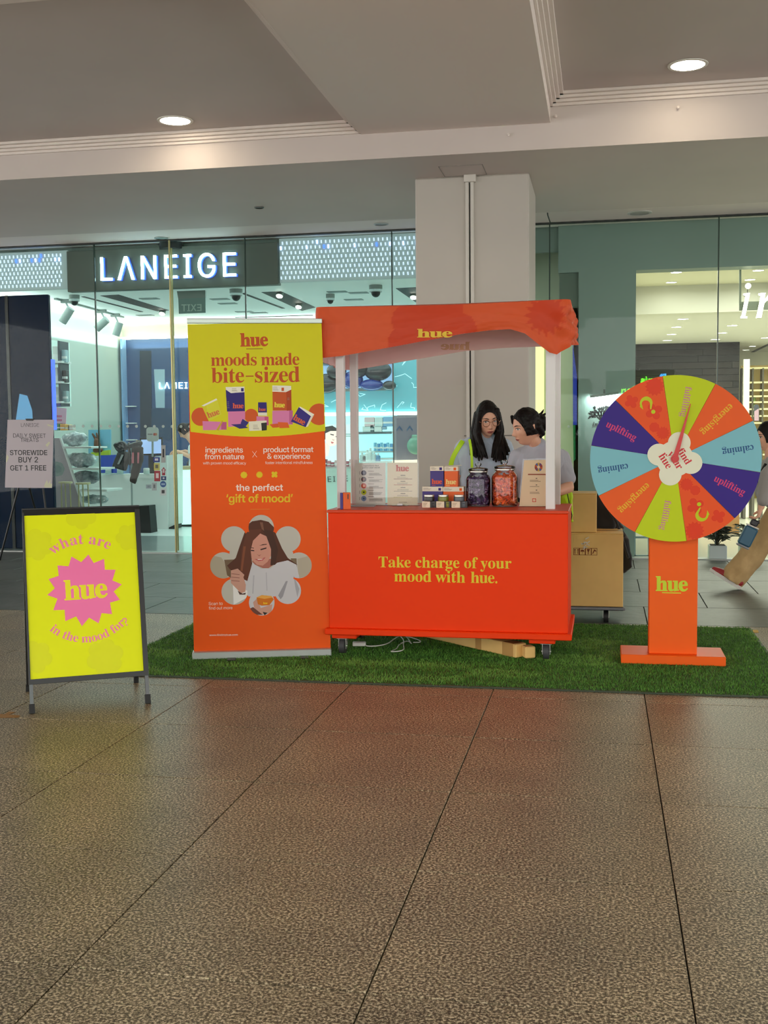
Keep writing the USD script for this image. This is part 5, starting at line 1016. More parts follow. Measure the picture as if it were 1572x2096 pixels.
part(cl, 'shop_ceiling', MB().box(-9.5, XE, 12.06, 18.2, ZC1, ZC1+.05), mat('shop_ceiling_white', (246, 250, 249), .6))
wl_ = struct('wall_left'); part(wl_, 'wall_face', MB().box(XK-.08, XK, 12.9, YK+.1, 0, ZC1), mat('shop_wall', (182, 196, 190), .6))
wb_ = struct('wall_back'); part(wb_, 'wall_face', MB().box(XK-.1, XE, YK, YK+.1, 0, ZC1), MATS['shop_wall'])
cove = mat('cove_light', (255, 244, 206), .5, emit=2.2, ecol=(255, 244, 206))
p_ = struct('trim_8'); part(p_, 'cove_strip', MB().box(XK+.001, XK+.03, 12.95, YK, ZC1-.035, ZC1-.005).box(XK, -2.9, YK-.03, YK-.001, ZC1-.035, ZC1-.005), cove)
slot = mat('slot_black', (24, 26, 27), .6)
for k, pts in enumerate(([(205, 605), (243, 603), (346, 635), (322, 637)], [(535, 598), (575, 596), (646, 629), (618, 636)], [(810, 590), (868, 587), (868, 620), (852, 619)])):
    q = [PZ(x, y, ZC1)[:2] for x, y in pts]; part(cl, 'lamp_slot', MB().man(m3.Manifold.extrude(m3.CrossSection([q if Polygon(q).exterior.is_ccw else q[::-1]]), .004).translate([0, 0, ZC1-.003])), slot)
def stroke(pts, w): 
    a, b = [PZ(x, y, ZC1) for x, y in pts]; return MB().bar(a - A(0, 0, .002), b - A(0, 0, .002), w, .006)
for pts in ([(170, 607), (290, 638)], [(497, 600), (580, 631)], [(482, 650), (640, 645)]): part(cl, 'lamp_groove', stroke(pts, .05), slot)
for k, (x, y) in enumerate(((306, 611), (297, 645), (466, 621), (500, 638), (530, 640), (690, 597), (734, 599), (724, 613), (450, 612))):
    p = PZ(x, y, ZC1); part(cl, 'air_grille', MB().box(p[0]-.13, p[0]+.13, p[1]-.07, p[1]+.07, ZC1-.008, ZC1+.01, .002), mat('grille_grey', (128, 142, 142), .5))
# fascia: dotted crystal screens either side of the sign
scr = mat('screen_grey_glow', (176, 190, 190), .5, emit=.12, ecol=(170, 200, 200)); crys = mat('crystal', (236, 246, 255), .2, emit=.55, ecol=(210, 228, 255)); crys2 = mat('crystal_lit', (200, 216, 255), .2, emit=3.0, ecol=(170, 196, 255)); crys3 = mat('crystal_blue', (70, 110, 255), .2, emit=2.2, ecol=(60, 96, 255))  # screen panel given a faint glow of its own to lift its tone
sx0, sx1 = PY(137, 555, 11.95)[0], PY(569, 540, 11.95)[0]
def screen(label, x0, x1, z0, z1, seed):
    t = thing('crystal_screen', label, 'screen', ((x0+x1)/2, 12.0, z0)); part(t, 'panel', MB().box(x0, x1, 11.99, 12.03, z0, z1), scr)
    rr = random.Random(seed); m1, m2, m3_ = MB(), MB(), MB(); rows = 8; dx = .0485
    for j in range(rows):
        z = z0 + .05 + (z1-z0-.1)*j/(rows-1); n = int((x1-x0-.03)/dx)
        for i in range(n):
            x = x0 + .02 + dx*(i + (.4 if j % 2 else 0)); lit = (j == rows-2 and rr.random() < .34) or rr.random() < .012; mm = m3_ if lit and rr.random() < .5 else m2 if lit else m1; s = 1.25 if lit else 1
            mm.obox(A(x, 11.984, z), [A(1, 0, .08), A(0, 1, 0), A(-.08, 0, 1)], A(.0068*s, .004, .016*s))
    part(t, 'crystal', m1, crys, kind='stuff'); part(t, 'lit_crystal', m2, crys2, kind='stuff'); part(t, 'blue_crystal', m3_, crys3, kind='stuff')
screen('grey screen dotted with small crystals left of the shop sign', PY(-330, 560, 12.0)[0], sx0-.005, PY(130, 592, 12.)[2], PY(130, 513, 12.)[2], 1)
screen('grey screen dotted with small crystals right of the shop sign', sx1+.005, XE, PY(600, 578, 12.)[2], PY(600, 488, 12.)[2], 2)
zs0, zs1 = PY(350, 590, 11.95)[2], PY(350, 505, 11.95)[2]
sg = thing('shop_sign', 'dark grey shop sign with glowing white capital letters', 'shop sign', ((sx0+sx1)/2, 12, zs0)); part(sg, 'board', MB().box(sx0, sx1, 11.95, 12.06, zs0, zs1, .004), mat('sign_board', (92, 98, 90), .5))
SGP = wallpanel(11.95); glow = mat('letter_glow', (225, 255, 250), .4, emit=5.0, ecol=(214, 255, 246)); lblue = mat('letter_side', (70, 110, 230), .4, emit=.8, ecol=(60, 90, 230))
def laneige(P, l, r, ytop=None):
    gl = [g for c, g in glyphs('L\u039bNEIGE', 'sans430', .17)]; whole = union_all(gl); f = fit(whole, P, l, r, ytop); 
    x0, y0, x1, y1 = whole.bounds; a, b, c, d = f.bounds
    return [fit_piece(g, whole, P, l, r, ytop) for g in gl]
def fit_piece(g, whole, P, l, r, ytop):
    a, b = P.uv(*l), P.uv(*r); x0, _, x1, y1 = whole.bounds; e = b-a; L = np.hypot(*e); sx = L/(x1-x0); sy = sx if ytop is None else abs(P.uv(*ytop)[1]-a[1])/y1; c, s = e/L
    return affinity.affine_transform(g, [sx*c, -sy*s, sx*s, sy*c, a[0]-sx*c*x0, a[1]-sx*s*x0])
for g in laneige(SGP, (209, 575.5), (485, 566), (209, 527)):
    l = part(sg, 'letter', MB().ext(g, SGP, .025, .04), glow); part(l, 'letter_side', MB().ext(affinity.translate(g, .012, -.004), SGP, .0, .0249), lblue)
halo = MB()
# dark navy glass pillar at the left and its lamps
nav = mat('navy_glass', (6, 28, 56), .3, spec=.06); x0, x1 = PY(-60, 800, 12.1)[0], PY(104, 800, 12.1)[0]
pv = thing('navy_pillar', 'glossy dark navy display pillar at the left end of the shop', 'pillar', ((x0+x1)/2, 12.4, 0)); part(pv, 'cladding', MB().box(x0, x1, 12.1, 12.16, 0, 2.95, .01), nav)
part(pv, 'mullion', MB().box(PY(16, 800, 12.09)[0], PY(22, 800, 12.09)[0], 12.085, 12.1, 0, 2.95), mat('black_gloss', (12, 14, 16), .2)); part(pv, 'lit_edge', MB().box(x1, x1+.012, 12.12, 12.2, PY(105, 880, 12.1)[2], PY(105, 735, 12.1)[2]), mat('edge_blue', (60, 90, 230), .4, emit=1.0))
a = wallpanel(12.098); pm = MB().flat(a.poly([(40, 806), (56, 810), (66, 840), (68, 875), (30, 875)]), a, 0); part(pv, 'screen_figure', pm, mat('screen_blue', (70, 140, 190), .3, emit=.35))
# ceiling devices
blk = mat('device_black', (22, 24, 24), .4); wdev = mat('device_white', (150, 160, 158), .5)
p = PY(351, 505, 11.98); t = single('ceiling_sensor', MB().cyl(p + A(0, .0, -.03), p + A(0, 0, .04), .135, n=32), blk, 'flat black round sensor above the shop sign', 'sensor', smooth=40)
def track(px, py, ex, ey, L, lab):
    p = PZ(px, py, ZC1); e = PY(ex, ey, p[1]); k = PY(px+8, py+22, p[1]); t = thing('track_spotlight', lab, 'spotlight', p)
    part(t, 'adapter', MB().box(p[0]-.07, p[0]+.07, p[1]-.03, p[1]+.03, ZC1-.05, ZC1, .005), wdev); part(t, 'stem', MB().cyl(p - A(0, 0, .05), k, .012), wdev)
    d = (e-k)/np.linalg.norm(e-k); part(t, 'lamp_head', MB().cyl(k - d*.03, k + d*L, .058, n=24), wdev, smooth=40)
track(135, 613, 131, 654, .20, 'white cylinder track spotlight nearest the navy pillar'); track(208, 634, 203, 668, .19, 'white cylinder track spotlight, middle one of the three'); track(236, 642, 240, 677, .18, 'white cylinder track spotlight furthest from the navy pillar')
a_, b_ = PZ(113, 610, ZC1), PZ(252, 648, ZC1); single('spotlight_track', MB().bar(a_ - A(0, 0, .012), b_ - A(0, 0, .012), .04, .02), wdev, 'white ceiling track carrying the cylinder spotlights', 'track')
def cam_dome(px, py, r, lab):
    p = PZ(px, py-12, ZC1); t = thing('security_camera', lab, 'camera', p - A(0, 0, .15)); part(t, 'housing', MB().lathe([(0, .0), (r, 0), (r, -.07), (r*.95, -.085), (0, -.085)][::-1], p, 24), wdev, smooth=40); part(t, 'dome', MB().ball(p - A(0, 0, .085), (r*.72, r*.72, r*.8), 2), blk, smooth=True)
cam_dome(483, 604, .085, 'white dome camera under the ceiling right of the exit sign'); cam_dome(769, 596, .085, 'white dome camera under the ceiling near the pillar'); cam_dome(152, 616, .07, 'dark dome camera above the track spotlights'); cam_dome(676, 614, .06, 'small dome camera above the orange canopy')
lampm = mat('lamp_white', (255, 252, 240), .3, emit=9, ecol=(255, 250, 235))
for (x, y), l in zip(((333, 640), (573, 603), (612, 626), (847, 606)), ('left', 'upper', 'lower', 'right')):
    p = PZ(x, y-4, ZC1); t = thing('spot_lamp', {'left': 'small lit spot in the black slot left of the exit sign', 'upper': 'small lit spot at the top of the black slot above the banner', 'lower': 'small lit spot low in the black slot above the banner', 'right': 'small lit spot in the black slot next to the pillar'}[l], 'spotlight', p)
    part(t, 'barrel', MB().cyl(p, p - A(0, .03, .05), .05, n=20), wdev, smooth=40); part(t, 'lens', MB().cyl(p - A(0, .03, .05), p - A(0, .033, .055), .042, n=20), lampm)
p = PY(392, 619, 12.45); EP = wallpanel(12.44); t = thing('exit_sign', 'hanging grey exit sign seen from behind with reversed lettering', 'sign', p)
q = EP.poly([(365, 612), (420, 609), (420, 640), (366, 642)]); part(t, 'plate', MB().ext(q, EP, -.02, 0), mat('exit_plate', (98, 130, 126), .4)); part(t, 'upper_box', MB().ext(EP.poly([(362, 596), (420, 594), (420, 609), (365, 612)]), EP, -.03, 0), mat('exit_box', (112, 128, 124), .4))
g = fit(text('EXIT', 'sans600'), EP, (372, 638), (413, 636)); g = affinity.scale(g, -1, 1); part(t, 'lettering', MB().ext(g, EP, 0, .003), mat('exit_letter', (160, 186, 178), .5))
# back of the shop: blue recess with the small glowing name
BKP = wallpanel(YK-.02); xa, xb = PY(262, 800, YK)[0], PY(420, 800, YK)[0]; zt = PY(320, 694, YK)[2]
rc_ = thing('blue_recess', 'blue lit wall recess at the back of the skincare shop', 'wall recess', ((xa+xb)/2, YK-.1, 0))
part(rc_, 'panel', MB().box(xa, xb, YK-.03, YK, 0, zt), mat('recess_blue', (44, 68, 104), .4, emit=.05, ecol=(60, 100, 170))); part(rc_, 'side_reveal', MB().box(xa-.03, xa, YK-.2, YK, 0, zt), mat('reveal_light', (120, 156, 200), .5)); part(rc_, 'head', MB().box(xa-.03, xb, YK-.2, YK, zt, zt+.03), cove)
part(rc_, 'dark_door', MB().ext(BKP.poly([(287, 718), (310, 718), (312, 895), (288, 895)]), BKP, 0, .02), mat('door_dark', (30, 44, 62), .4)); part(rc_, 'pale_curtain', MB().ext(BKP.poly([(316, 756), (338, 756), (338, 835), (320, 835)]), BKP, 0, .02), mat('curtain_pale', (150, 172, 190), .6)); part(rc_, 'low_cabinet', MB().ext(BKP.poly([(312, 836), (352, 836), (352, 900), (312, 900)]), BKP, 0, .04), mat('cabinet_navy', (34, 62, 92), .4))
for g in laneige(BKP, (327, 796), (412, 795)): part(rc_, 'letter', MB().ext(g, BKP, .02, .035), glow)
for k in range(4): part(rc_, 'shelf', MB().box(xa+.01, xa+.16, YK-.15, YK-.03, .95+.28*k, .965+.28*k), swhite)
# wall shelf with gadgets on the left wall
shx = XK + .02; Yw0, Yw1 = 13.35, 14.3
ws = thing('wall_shelf', 'tall white wall shelf unit full of products beside the navy pillar', 'shelf', (shx, 13.8, .9))
P2 = wallpanel(13.9); f0, f1 = P2.uv(106, 700), P2.uv(139, 822)
part(ws, 'back_panel', MB().ext(P2.poly([(104, 696), (140, 702), (144, 832), (104, 832)]), P2, -.03, 0), mat('shelf_back', (190, 214, 208), .5, emit=.25, ecol=(190, 230, 222))); part(ws, 'dark_side', MB().ext(P2.poly([(136, 700), (140, 701), (143, 832), (139, 832)]), P2, 0, .25), mat('shelf_dark', (48, 66, 76), .5))
for y in (743, 784, 824): part(ws, 'shelf', MB().ext(P2.poly([(104, y), (146, y-2), (146, y+2), (104, y+4)]), P2, 0, .28), swhite)
part(ws, 'price_strip', MB().ext(P2.poly([(104, 828), (142, 826), (142, 832), (104, 834)]), P2, 0, .27), mat('strip_purple', (70, 60, 140), .5))
def prod(px0, px1, py0, py1, Y, col, label, cat='product box', depth=.08, name='product_box', group=None, bev=.004):
    P = wallpanel(Y); a, b = P.uv(px0, py1), P.uv(px1, py0); c = 'prod_%d_%d_%d' % tuple(col)
    t = thing(name, label, cat, ((a[0]+b[0])/2, Y+depth/2, a[1]), group=group); part(t, 'box', MB().box(a[0], b[0], Y, Y+depth, a[1], b[1], bev), mat(c, col, .4)); part(t, 'band', MB().box(a[0]-.001, b[0]+.001, Y-.001, Y+depth*.5, a[1]+(b[1]-a[1])*.3, a[1]+(b[1]-a[1])*.5), mat('label_band', (232, 236, 236), .5)); return t
G1 = 'gadget boxes on the wall shelf by the navy pillar'
for k, (a_, b_, c_, d_, col) in enumerate(((108, 120, 708, 742, (216, 226, 222)), (121, 134, 716, 742, (160, 190, 200)), (107, 118, 752, 783, (226, 232, 226)), (120, 135, 758, 783, (42, 50, 54)), (108, 122, 792, 823, (206, 222, 216)), (124, 136, 800, 823, (150, 178, 182)))):
    prod(a_, b_, c_, d_, 13.7, col, f'{["pale", "blue-grey", "off-white", "black", "white", "teal-grey"][k]} boxed gadget on the {["top", "top", "middle", "middle", "bottom", "bottom"][k]} shelf of the white wall unit', group=G1)
# gondola of wrapped bags with a slanted grey end panel
GY = 13.2; GP = wallpanel(GY); gn = thing('gondola_stand', 'grey slant-sided promotion stand with shelves of wrapped bags', 'display stand', PY(140, 1040, GY))
part(gn, 'end_panel', MB().ext(GP.poly([(96, 897), (122, 897), (170, 1040), (196, 1117), (92, 1117)]), GP, -.02, .0), mat('stand_grey', (164, 158, 164), .5)); part(gn, 'edge_trim', MB().ext(GP.poly([(122, 897), (125, 897), (173, 1040), (199, 1117), (195, 1117), (169, 1040)]), GP, -.03, .01), swhite)
a = Art(GP, .001); a.put(flower(GP.uv(118, 960), .045, .05, 7), (128, 150, 146)); a.put(Point(*GP.uv(118, 960)).buffer(.05), (110, 138, 134)); part(gn, 'flower_print', a.mb, pprint)
for k, (x, y) in enumerate(((128, 918), (144, 962), (160, 1006))): part(gn, 'tray', MB().ext(GP.poly([(x, y-4), (x+60, y-4), (x+60, y), (x+2, y)]), GP, -.45, .02), swhite)
bagm = mat('bag_plastic', (206, 220, 222), .12, spec=.8, coat=.8, var=(16, (120, 136, 142), 3)); bag2 = mat('bag_dark', (92, 100, 108), .15, coat=.6, var=(16, (170, 182, 186), 3))
for k, (x0, x1, y0, y1) in enumerate(((128, 178, 883, 914), (134, 196, 925, 958), (150, 204, 962, 992), (165, 224, 1012, 1032))):
    c0, c1 = PY(x0+10, (y0+y1)/2, GY+.15), PY(x1-10, (y0+y1)/2, GY+.15); r = abs(PY(x0, y0, GY+.15)[2]-PY(x0, y1, GY+.15)[2])/2*.95
    t = blob([[(c0, r*.8), ((c0+c1)/2, r), ], [((c0+c1)/2, r), (c1, r*.8)]], .02, 4, .022, 26, k); single('wrapped_bag', MB().tm(t), [bagm, bagm, bag2, bagm][k], 'crinkled clear plastic bag on the ' + ['top', 'second', 'third', 'lowest'][k] + ' tier of the slanted stand', 'plastic bag', smooth=True)
t = thing('pink_placard', 'pink placard standing above the coloured cartons', 'placard', PY(112, 870, GY+.3)); PL = wallpanel(GY+.3); part(t, 'board', MB().ext(PL.poly([(91, 831), (136, 836), (134, 880), (94, 880)]), PL, -.01, 0), mat('placard_pink', (212, 176, 206), .5)); a = Art(PL, .001)
a.put(PL.poly([(96, 852), (114, 852), (114, 870), (96, 870)]), (196, 190, 170)); a.put(Point(*PL.uv(102, 860)).buffer(.035), (96, 96, 90)); a.lines(116, 129, [850, 858, 866], 4, (196, 110, 150), .2); part(t, 'print', a.mb, pprint)
for k, (x, c) in enumerate(((112, (60, 140, 80)), (123, (226, 160, 50)), (132, (230, 190, 90)), (139, (216, 206, 196)))): prod(x, x+(10 if k else 9), 867+k, 881, GY+.2, c, f'{["green", "amber", "yellow", "white"][k]} carton in the row beneath the pink placard', group='row of cartons under the pink placard')
# blue display with rabbit cut-out, blue counter insert and pots
BX = wallpanel(14.9); t = thing('blue_display', 'pale blue display board with a brown rabbit cut-out', 'display', PY(203, 932, 12.75)); part(t, 'board', MB().ext(BX.poly([(181, 880), (226, 879), (226, 932), (181, 932)]), BX, -.03, 0), mat('display_blue', (126, 190, 220), .4)); part(t, 'lime_base', MB().ext(BX.poly([(190, 926), (227, 921), (227, 932), (190, 933)]), BX, .0, .06), mat('display_lime', (196, 220, 60), .5))
cc = PY(200, 916, 14.85); rb_ = blob([[(cc, .055), (cc + A(-.01, 0, .09), .042)], [(cc + A(-.02, 0, .11), .02), (cc + A(-.07, 0, .19), .014)], [(cc + A(.01, 0, .11), .018), (cc + A(-.01, 0, .20), .012)], [(cc + A(.05, 0, -.04), .03), (cc + A(-.04, 0, -.04), .035)]], .02, 3); part(t, 'rabbit', MB().tm(rb_), mat('choc_brown', (110, 72, 52), .5), smooth=True)
CT = thing('shop_counter', 'white angular cash counter with a black plinth', 'counter', PY(300, 1078, 12.5)); CPn = wallpanel(14.8)
part(CT, 'front', MB().ext(CPn.poly([(150, 975), (262, 970), (316, 970), (316, 935), (342, 932), (344, 1084), (300, 1084), (160, 1084)]), CPn, -.3, 0), swhite); part(CT, 'side', MB().ext(CPn.poly([(342, 932), (357, 930), (357, 1074), (344, 1080)]), CPn, -.32, -.05), swhite)
part(CT, 'plinth', MB().ext(CPn.poly([(240, 1078), (344, 1080), (357, 1074), (357, 1082), (344, 1088), (240, 1088)]), CPn, -.28, -.03), blk); part(CT, 'blue_insert', MB().ext(CPn.poly([(206, 932), (240, 931), (240, 968), (206, 968)]), CPn, -.2, .01), mat('insert_blue', (44, 80, 190), .4))
for k, (x, y) in enumerate(((222, 962), (246, 962), (300, 962))): 
    c = PY(x, y+8, 14.76); t = thing('cream_pot', f'{["left", "middle", "right"][k]} one of three pale pots along the white counter', 'jar', c); part(t, 'pot', MB().lathe([(0, 0), (.04, 0), (.045, .02), (.042, .05), (0, .05)], c, 20), mat('pot_mint', (190, 216, 212), .3), smooth=40); part(t, 'lid', MB().lathe([(0, .05), (.044, .05), (.044, .075), (.038, .082), (0, .082)], c, 20), swhite, smooth=40)
MP_ = wallpanel(14.95); t = thing('monitor', 'cash desk monitor with a pale screen and black bezel', 'monitor', PY(308, 935, 12.6)); part(t, 'bezel', MB().ext(MP_.poly([(286, 896), (332, 895), (332, 932), (286, 932)]), MP_, -.03, 0), blk); part(t, 'screen', MB().ext(MP_.poly([(289, 900), (330, 899), (330, 928), (289, 929)]), MP_, 0, .003), mat('screen_pale', (150, 176, 220), .3, emit=.5)); part(t, 'stand', MB().ext(MP_.poly([(302, 932), (316, 932), (316, 970), (302, 970)]), MP_, -.05, -.03), blk)
OP = wallpanel(14.85); t = thing('payment_sign', 'grey oval payment sign above the cash desk monitor', 'sign', PY(312, 898, 12.5)); c = OP.uv(312, 889); part(t, 'plate', MB().ext(sbox(c[0]-.045, c[1]-.055, c[0]+.045, c[1]+.055).buffer(.045), OP, -.01, 0), mat('oval_grey', (168, 170, 166), .5)); a = Art(OP, .001); a.put(sbox(c[0]-.07, c[1]-.008, c[0]+.0, c[1]+.010), (120, 118, 116)); a.put(Point(c[0]+.03, c[1]).buffer(.018), (160, 60, 60)); a.put(Point(c[0]+.052, c[1]).buffer(.018), (180, 110, 80)); part(t, 'print', a.mb, pprint); part(t, 'rod', MB().ext(OP.poly([(310, 898), (314, 898), (314, 935), (310, 935)]), OP, -.008, -.004), wdev)
DT = wallpanel(DYT := 16.2); t = thing('display_table', 'white display table edge carrying the lotion bottles', 'table', PY(760, 1040, 16.2)); part(t, 'top', MB().ext(DT.poly([(732, 945), (802, 944), (802, 948), (732, 949)]), DT, -.35, 0), swhite); part(t, 'front', MB().ext(DT.poly([(734, 949), (800, 948), (800, 1078), (734, 1078)]), DT, -.3, -.02), swhite)
# black ribbon bow hanging at the counter
BWY = 14.5; q = lambda x, y, d=0: PY(x, y, BWY+d)
bw = thing('gift_bags', 'cluster of black ribboned gift bags hanging before the counter', 'bag', q(268, 990)); bm = mat('ribbon_black', (34, 32, 32), .4, sheen=.3)
part(bw, 'ribbon', MB().tm(blob([[(q(236, 912), .03), (q(264, 914), .02), (q(246, 924), .03), (q(250, 906), .025)], [(q(264, 912), .025), (q(288, 905), .022), (q(286, 918), .025)], [(q(264, 908), .022), (q(266, 950), .018)]], .02, 4, .014, 24, 2)), mat('ribbon_grey', (58, 56, 58), .3, coat=.4), smooth=True)
part(bw, 'bag', MB().tm(blob([[(q(246, 925), .03), (q(264, 930), .03), (q(256, 960), .03), (q(234, 954), .03)]], .02, 3, .008, 18, 4)), bm, smooth=True); part(bw, 'white_flash', MB().ext(wallpanel(BWY).poly([(252, 930), (256, 931), (247, 950), (243, 950)]), wallpanel(BWY), .045, .05), mat('flash_grey', (160, 162, 164), .4)); part(bw, 'bag', MB().tm(blob([[(q(274, 918), .03), (q(289, 918), .03), (q(289, 945), .03), (q(275, 950), .03)], [(q(288, 945), .03), (q(276, 948), .03), (q(276, 988), .02), (q(268, 984), .02)]], .02, 3, .008, 18, 6)), mat('bag_brown', (50, 38, 32), .5), smooth=True); part(bw, 'handle', MB().tube([q(274, 915), q(280, 902), q(284, 902), q(286, 915)], .006, 6), MATS['gold'], smooth=60); part(bw, 'stand_pole', MB().cyl(A(*q(268, 960, .1)[:2], 0), q(268, 915, .1), .012, n=10), wdev); part(bw, 'pink_trim', MB().ext(wallpanel(BWY).poly([(273, 926), (277, 926), (277, 948), (272, 948)]), wallpanel(BWY), .045, .05).ext(wallpanel(BWY).poly([(284, 926), (288, 926), (287, 948), (284, 948)]), wallpanel(BWY), .045, .05), mat('trim_pink', (196, 110, 120), .5))
BB = wallpanel(14.2); single('black_case', MB().ext(BB.poly([(268, 1037), (305, 1035), (310, 1099), (272, 1100)]), BB, -.22, 0), mat('case_black', (26, 25, 25), .7), 'black fabric case on the floor behind the yellow sign', 'case')
# lit counter, further in
LP = wallpanel(15.2); t = thing('lit_counter', 'glowing white counter front with a pale gold top', 'counter', PY(385, 1072, 12.9)); part(t, 'lit_front', MB().ext(LP.poly([(362, 962), (440, 960), (440, 1072), (364, 1074)]), LP, -.3, 0), mat('lit_front', (206, 250, 240), .5, emit=.55, ecol=(206, 250, 238))); part(t, 'top', MB().ext(LP.poly([(360, 955), (440, 953), (440, 960), (360, 962)]), LP, -.4, .03), mat('top_gold', (190, 172, 128), .4)); part(t, 'plinth', MB().ext(LP.poly([(364, 1074), (440, 1072), (440, 1080), (364, 1082)]), LP, -.3, -.03), blk)
# shop assistant
HY = 16.0; hc = PY(378, 882, HY); fc = A(hc[0]+.10, HY, 0); w4 = thing('person', 'shop assistant with dark hair in a white shirt bending over the counter', 'person', fc); hr4 = headR(math.radians(-70), math.radians(38), 0)
nb = A(fc[0]+.05, HY, hc[2]-.20); nt = hc + A(.04, 0, -.06); wr4 = PY(364, 924, HY-.15); el4 = PY(392, 936, HY-.18)
S = [[(nb, .055), (nt, .05)], [(nt, .05), (hc, .05)]] + limb([(nb + A(.02, -.16, -.04), .045), (el4, .036), (wr4, .026)]) + hand(wr4, A(-1, 0, .0), A(0, 0, -1)) + limb([(nb + A(.02, .16, -.04), .045), (el4 + A(0, .36, 0), .036), (wr4 + A(0, .3, 0), .026)]) + hand(wr4 + A(0, .3, 0), A(-1, 0, 0), A(0, 0, -1), side=-1) + [[(nb + A(.02, -.12, -.06), .05), (nb + A(.02, .12, -.06), .05), (nb, .05)]]
body_of(w4, skin1, S, hc, hr4, 1.0, .014); legs(w4, fc + A(.1, 0, 0), MATS['trouser_dark'], MATS['cap_dark'], None)
tz = finish(manifold([[(nb + A(.02, -.14, -.05), .06), (nb + A(.02, .14, -.05), .06), (nb + A(0, 0, -.02), .06), (A(fc[0]+.1, HY-.08, 1.0), .10), (A(fc[0]+.1, HY+.08, 1.0), .10)], [(A(fc[0]+.1, HY-.08, 1.0), .10), (A(fc[0]+.1, HY+.08, 1.0), .10), (A(fc[0]+.1, HY-.09, .86), .11), (A(fc[0]+.1, HY+.09, .86), .11)]] + limb([(nb + A(.02, -.155, -.05), .06), (nb*.4 + el4*.6 + A(0, -.05, 0), .055)]) + limb([(nb + A(.02, .155, -.05), .06), (nb*.4 + el4*.6 + A(0, .25, 0), .055)])), .02, 5); part(w4, 'shirt', MB().tm(tz), mat('shirt_white', (226, 230, 230), .8), smooth=True)
H = lambda *p: hc + A(*p) @ hr4.T
ht = cap_hair(hc, hr4, 1.0, (0, .095, -.030), (.078, .090, .095), [[(H(0, -.10, .02), .045), (H(0, -.12, -.02), .03)], [(H(.06, -.03, .0), .03), (H(.05, -.05, -.08), .015)]], ref=.014, it=3); part(w4, 'hair', MB().tm(ht), hair_b, smooth=True); head_parts(w4, hc, hr4)
# stickers on the door glass
SPn = wallpanel(YG-.009)
for k, (x0, x1, y0, y1, c, c2, lab) in enumerate(((314, 327, 936, 946, (44, 60, 140), (220, 220, 230), 'blue payment sticker'), (315, 327, 948, 963, (206, 200, 110), (110, 108, 90), 'yellow and grey patterned sticker'), (316, 328, 964, 985, (168, 50, 62), (226, 214, 214), 'red sticker with white marks'), (330, 339, 911, 947, (176, 178, 176), (26, 28, 34), 'tall grey sticker with black strip'), (330, 340, 956, 973, (160, 48, 64), (206, 190, 190), 'red arrow sticker'), (330, 340, 975, 983, (30, 60, 110), (190, 200, 210), 'navy sticker with four marks'), (311, 321, 988, 1004, (170, 182, 184), (110, 120, 124), 'pale grey sticker'), (328, 340, 1000, 1014, (206, 214, 214), (60, 66, 70), 'white square sticker with dark mark'), (299, 310, 992, 1000, (150, 172, 178), (130, 150, 156), 'faint blue-grey sticker'))):
    t = thing('glass_sticker', lab + ' on the shop door glass', 'sticker', PY((x0+x1)/2, y1, YG)); q = SPn.poly([(x0, y0), (x1, y0), (x1, y1), (x0, y1)])
    if 'arrow' in lab: q = SPn.poly([(x0+2, y1), (x0+2, y0+7), (x0, y0+7), ((x0+x1)/2, y0), (x1, y0+7), (x1-2, y0+7), (x1-2, y1)])
    part(t, 'film', MB().ext(q, SPn, 0, .0015), mat(f'stk_{k}', c, .5)); cx, cy = (x0+x1)/2, (y0+y1)/2; part(t, 'mark', MB().flat(SPn.poly([(x0+3, cy-(y1-y0)*.28), (x1-3, cy-(y1-y0)*.28), (x1-3, cy+(y1-y0)*.2), (x0+3, cy+(y1-y0)*.2)]), SPn, .002), mat(f'stkm_{k}', c2, .5))
c = SPn.uv(334, 991); t = thing('glass_sticker', 'round blue sticker on the shop door glass', 'sticker', PY(334, 998, YG)); part(t, 'film', MB().ext(Point(*c).buffer(.035), SPn, 0, .0015), mat('stk_r', (50, 90, 150), .5)); part(t, 'mark', MB().flat(sbox(c[0]-.022, c[1]-.010, c[0]+.022, c[1]+.010), SPn, .002), mat('stkm_r', (150, 180, 210), .5))
# gold door pull, full height, one rail on either face of the glass
dh = thing('door_pull', 'full height pale gold pull rails on the shop glass door', 'door handle', PY(353, 1130, 11.72))
for (xa_, xb_), y in (((344.5, 362.5), 11.70), ((349, 366), 11.90)):
    a_, b_ = PY(xa_, 492, y), PY(xb_, 1140, y); a_[0] = b_[0] = (a_[0]+b_[0])/2; b_[2] = .02; part(dh, 'pull_rail', MB().tube([a_, b_], .011, 12), mat('pull_gold', (176, 168, 120), .3, metal=.7), smooth=60)
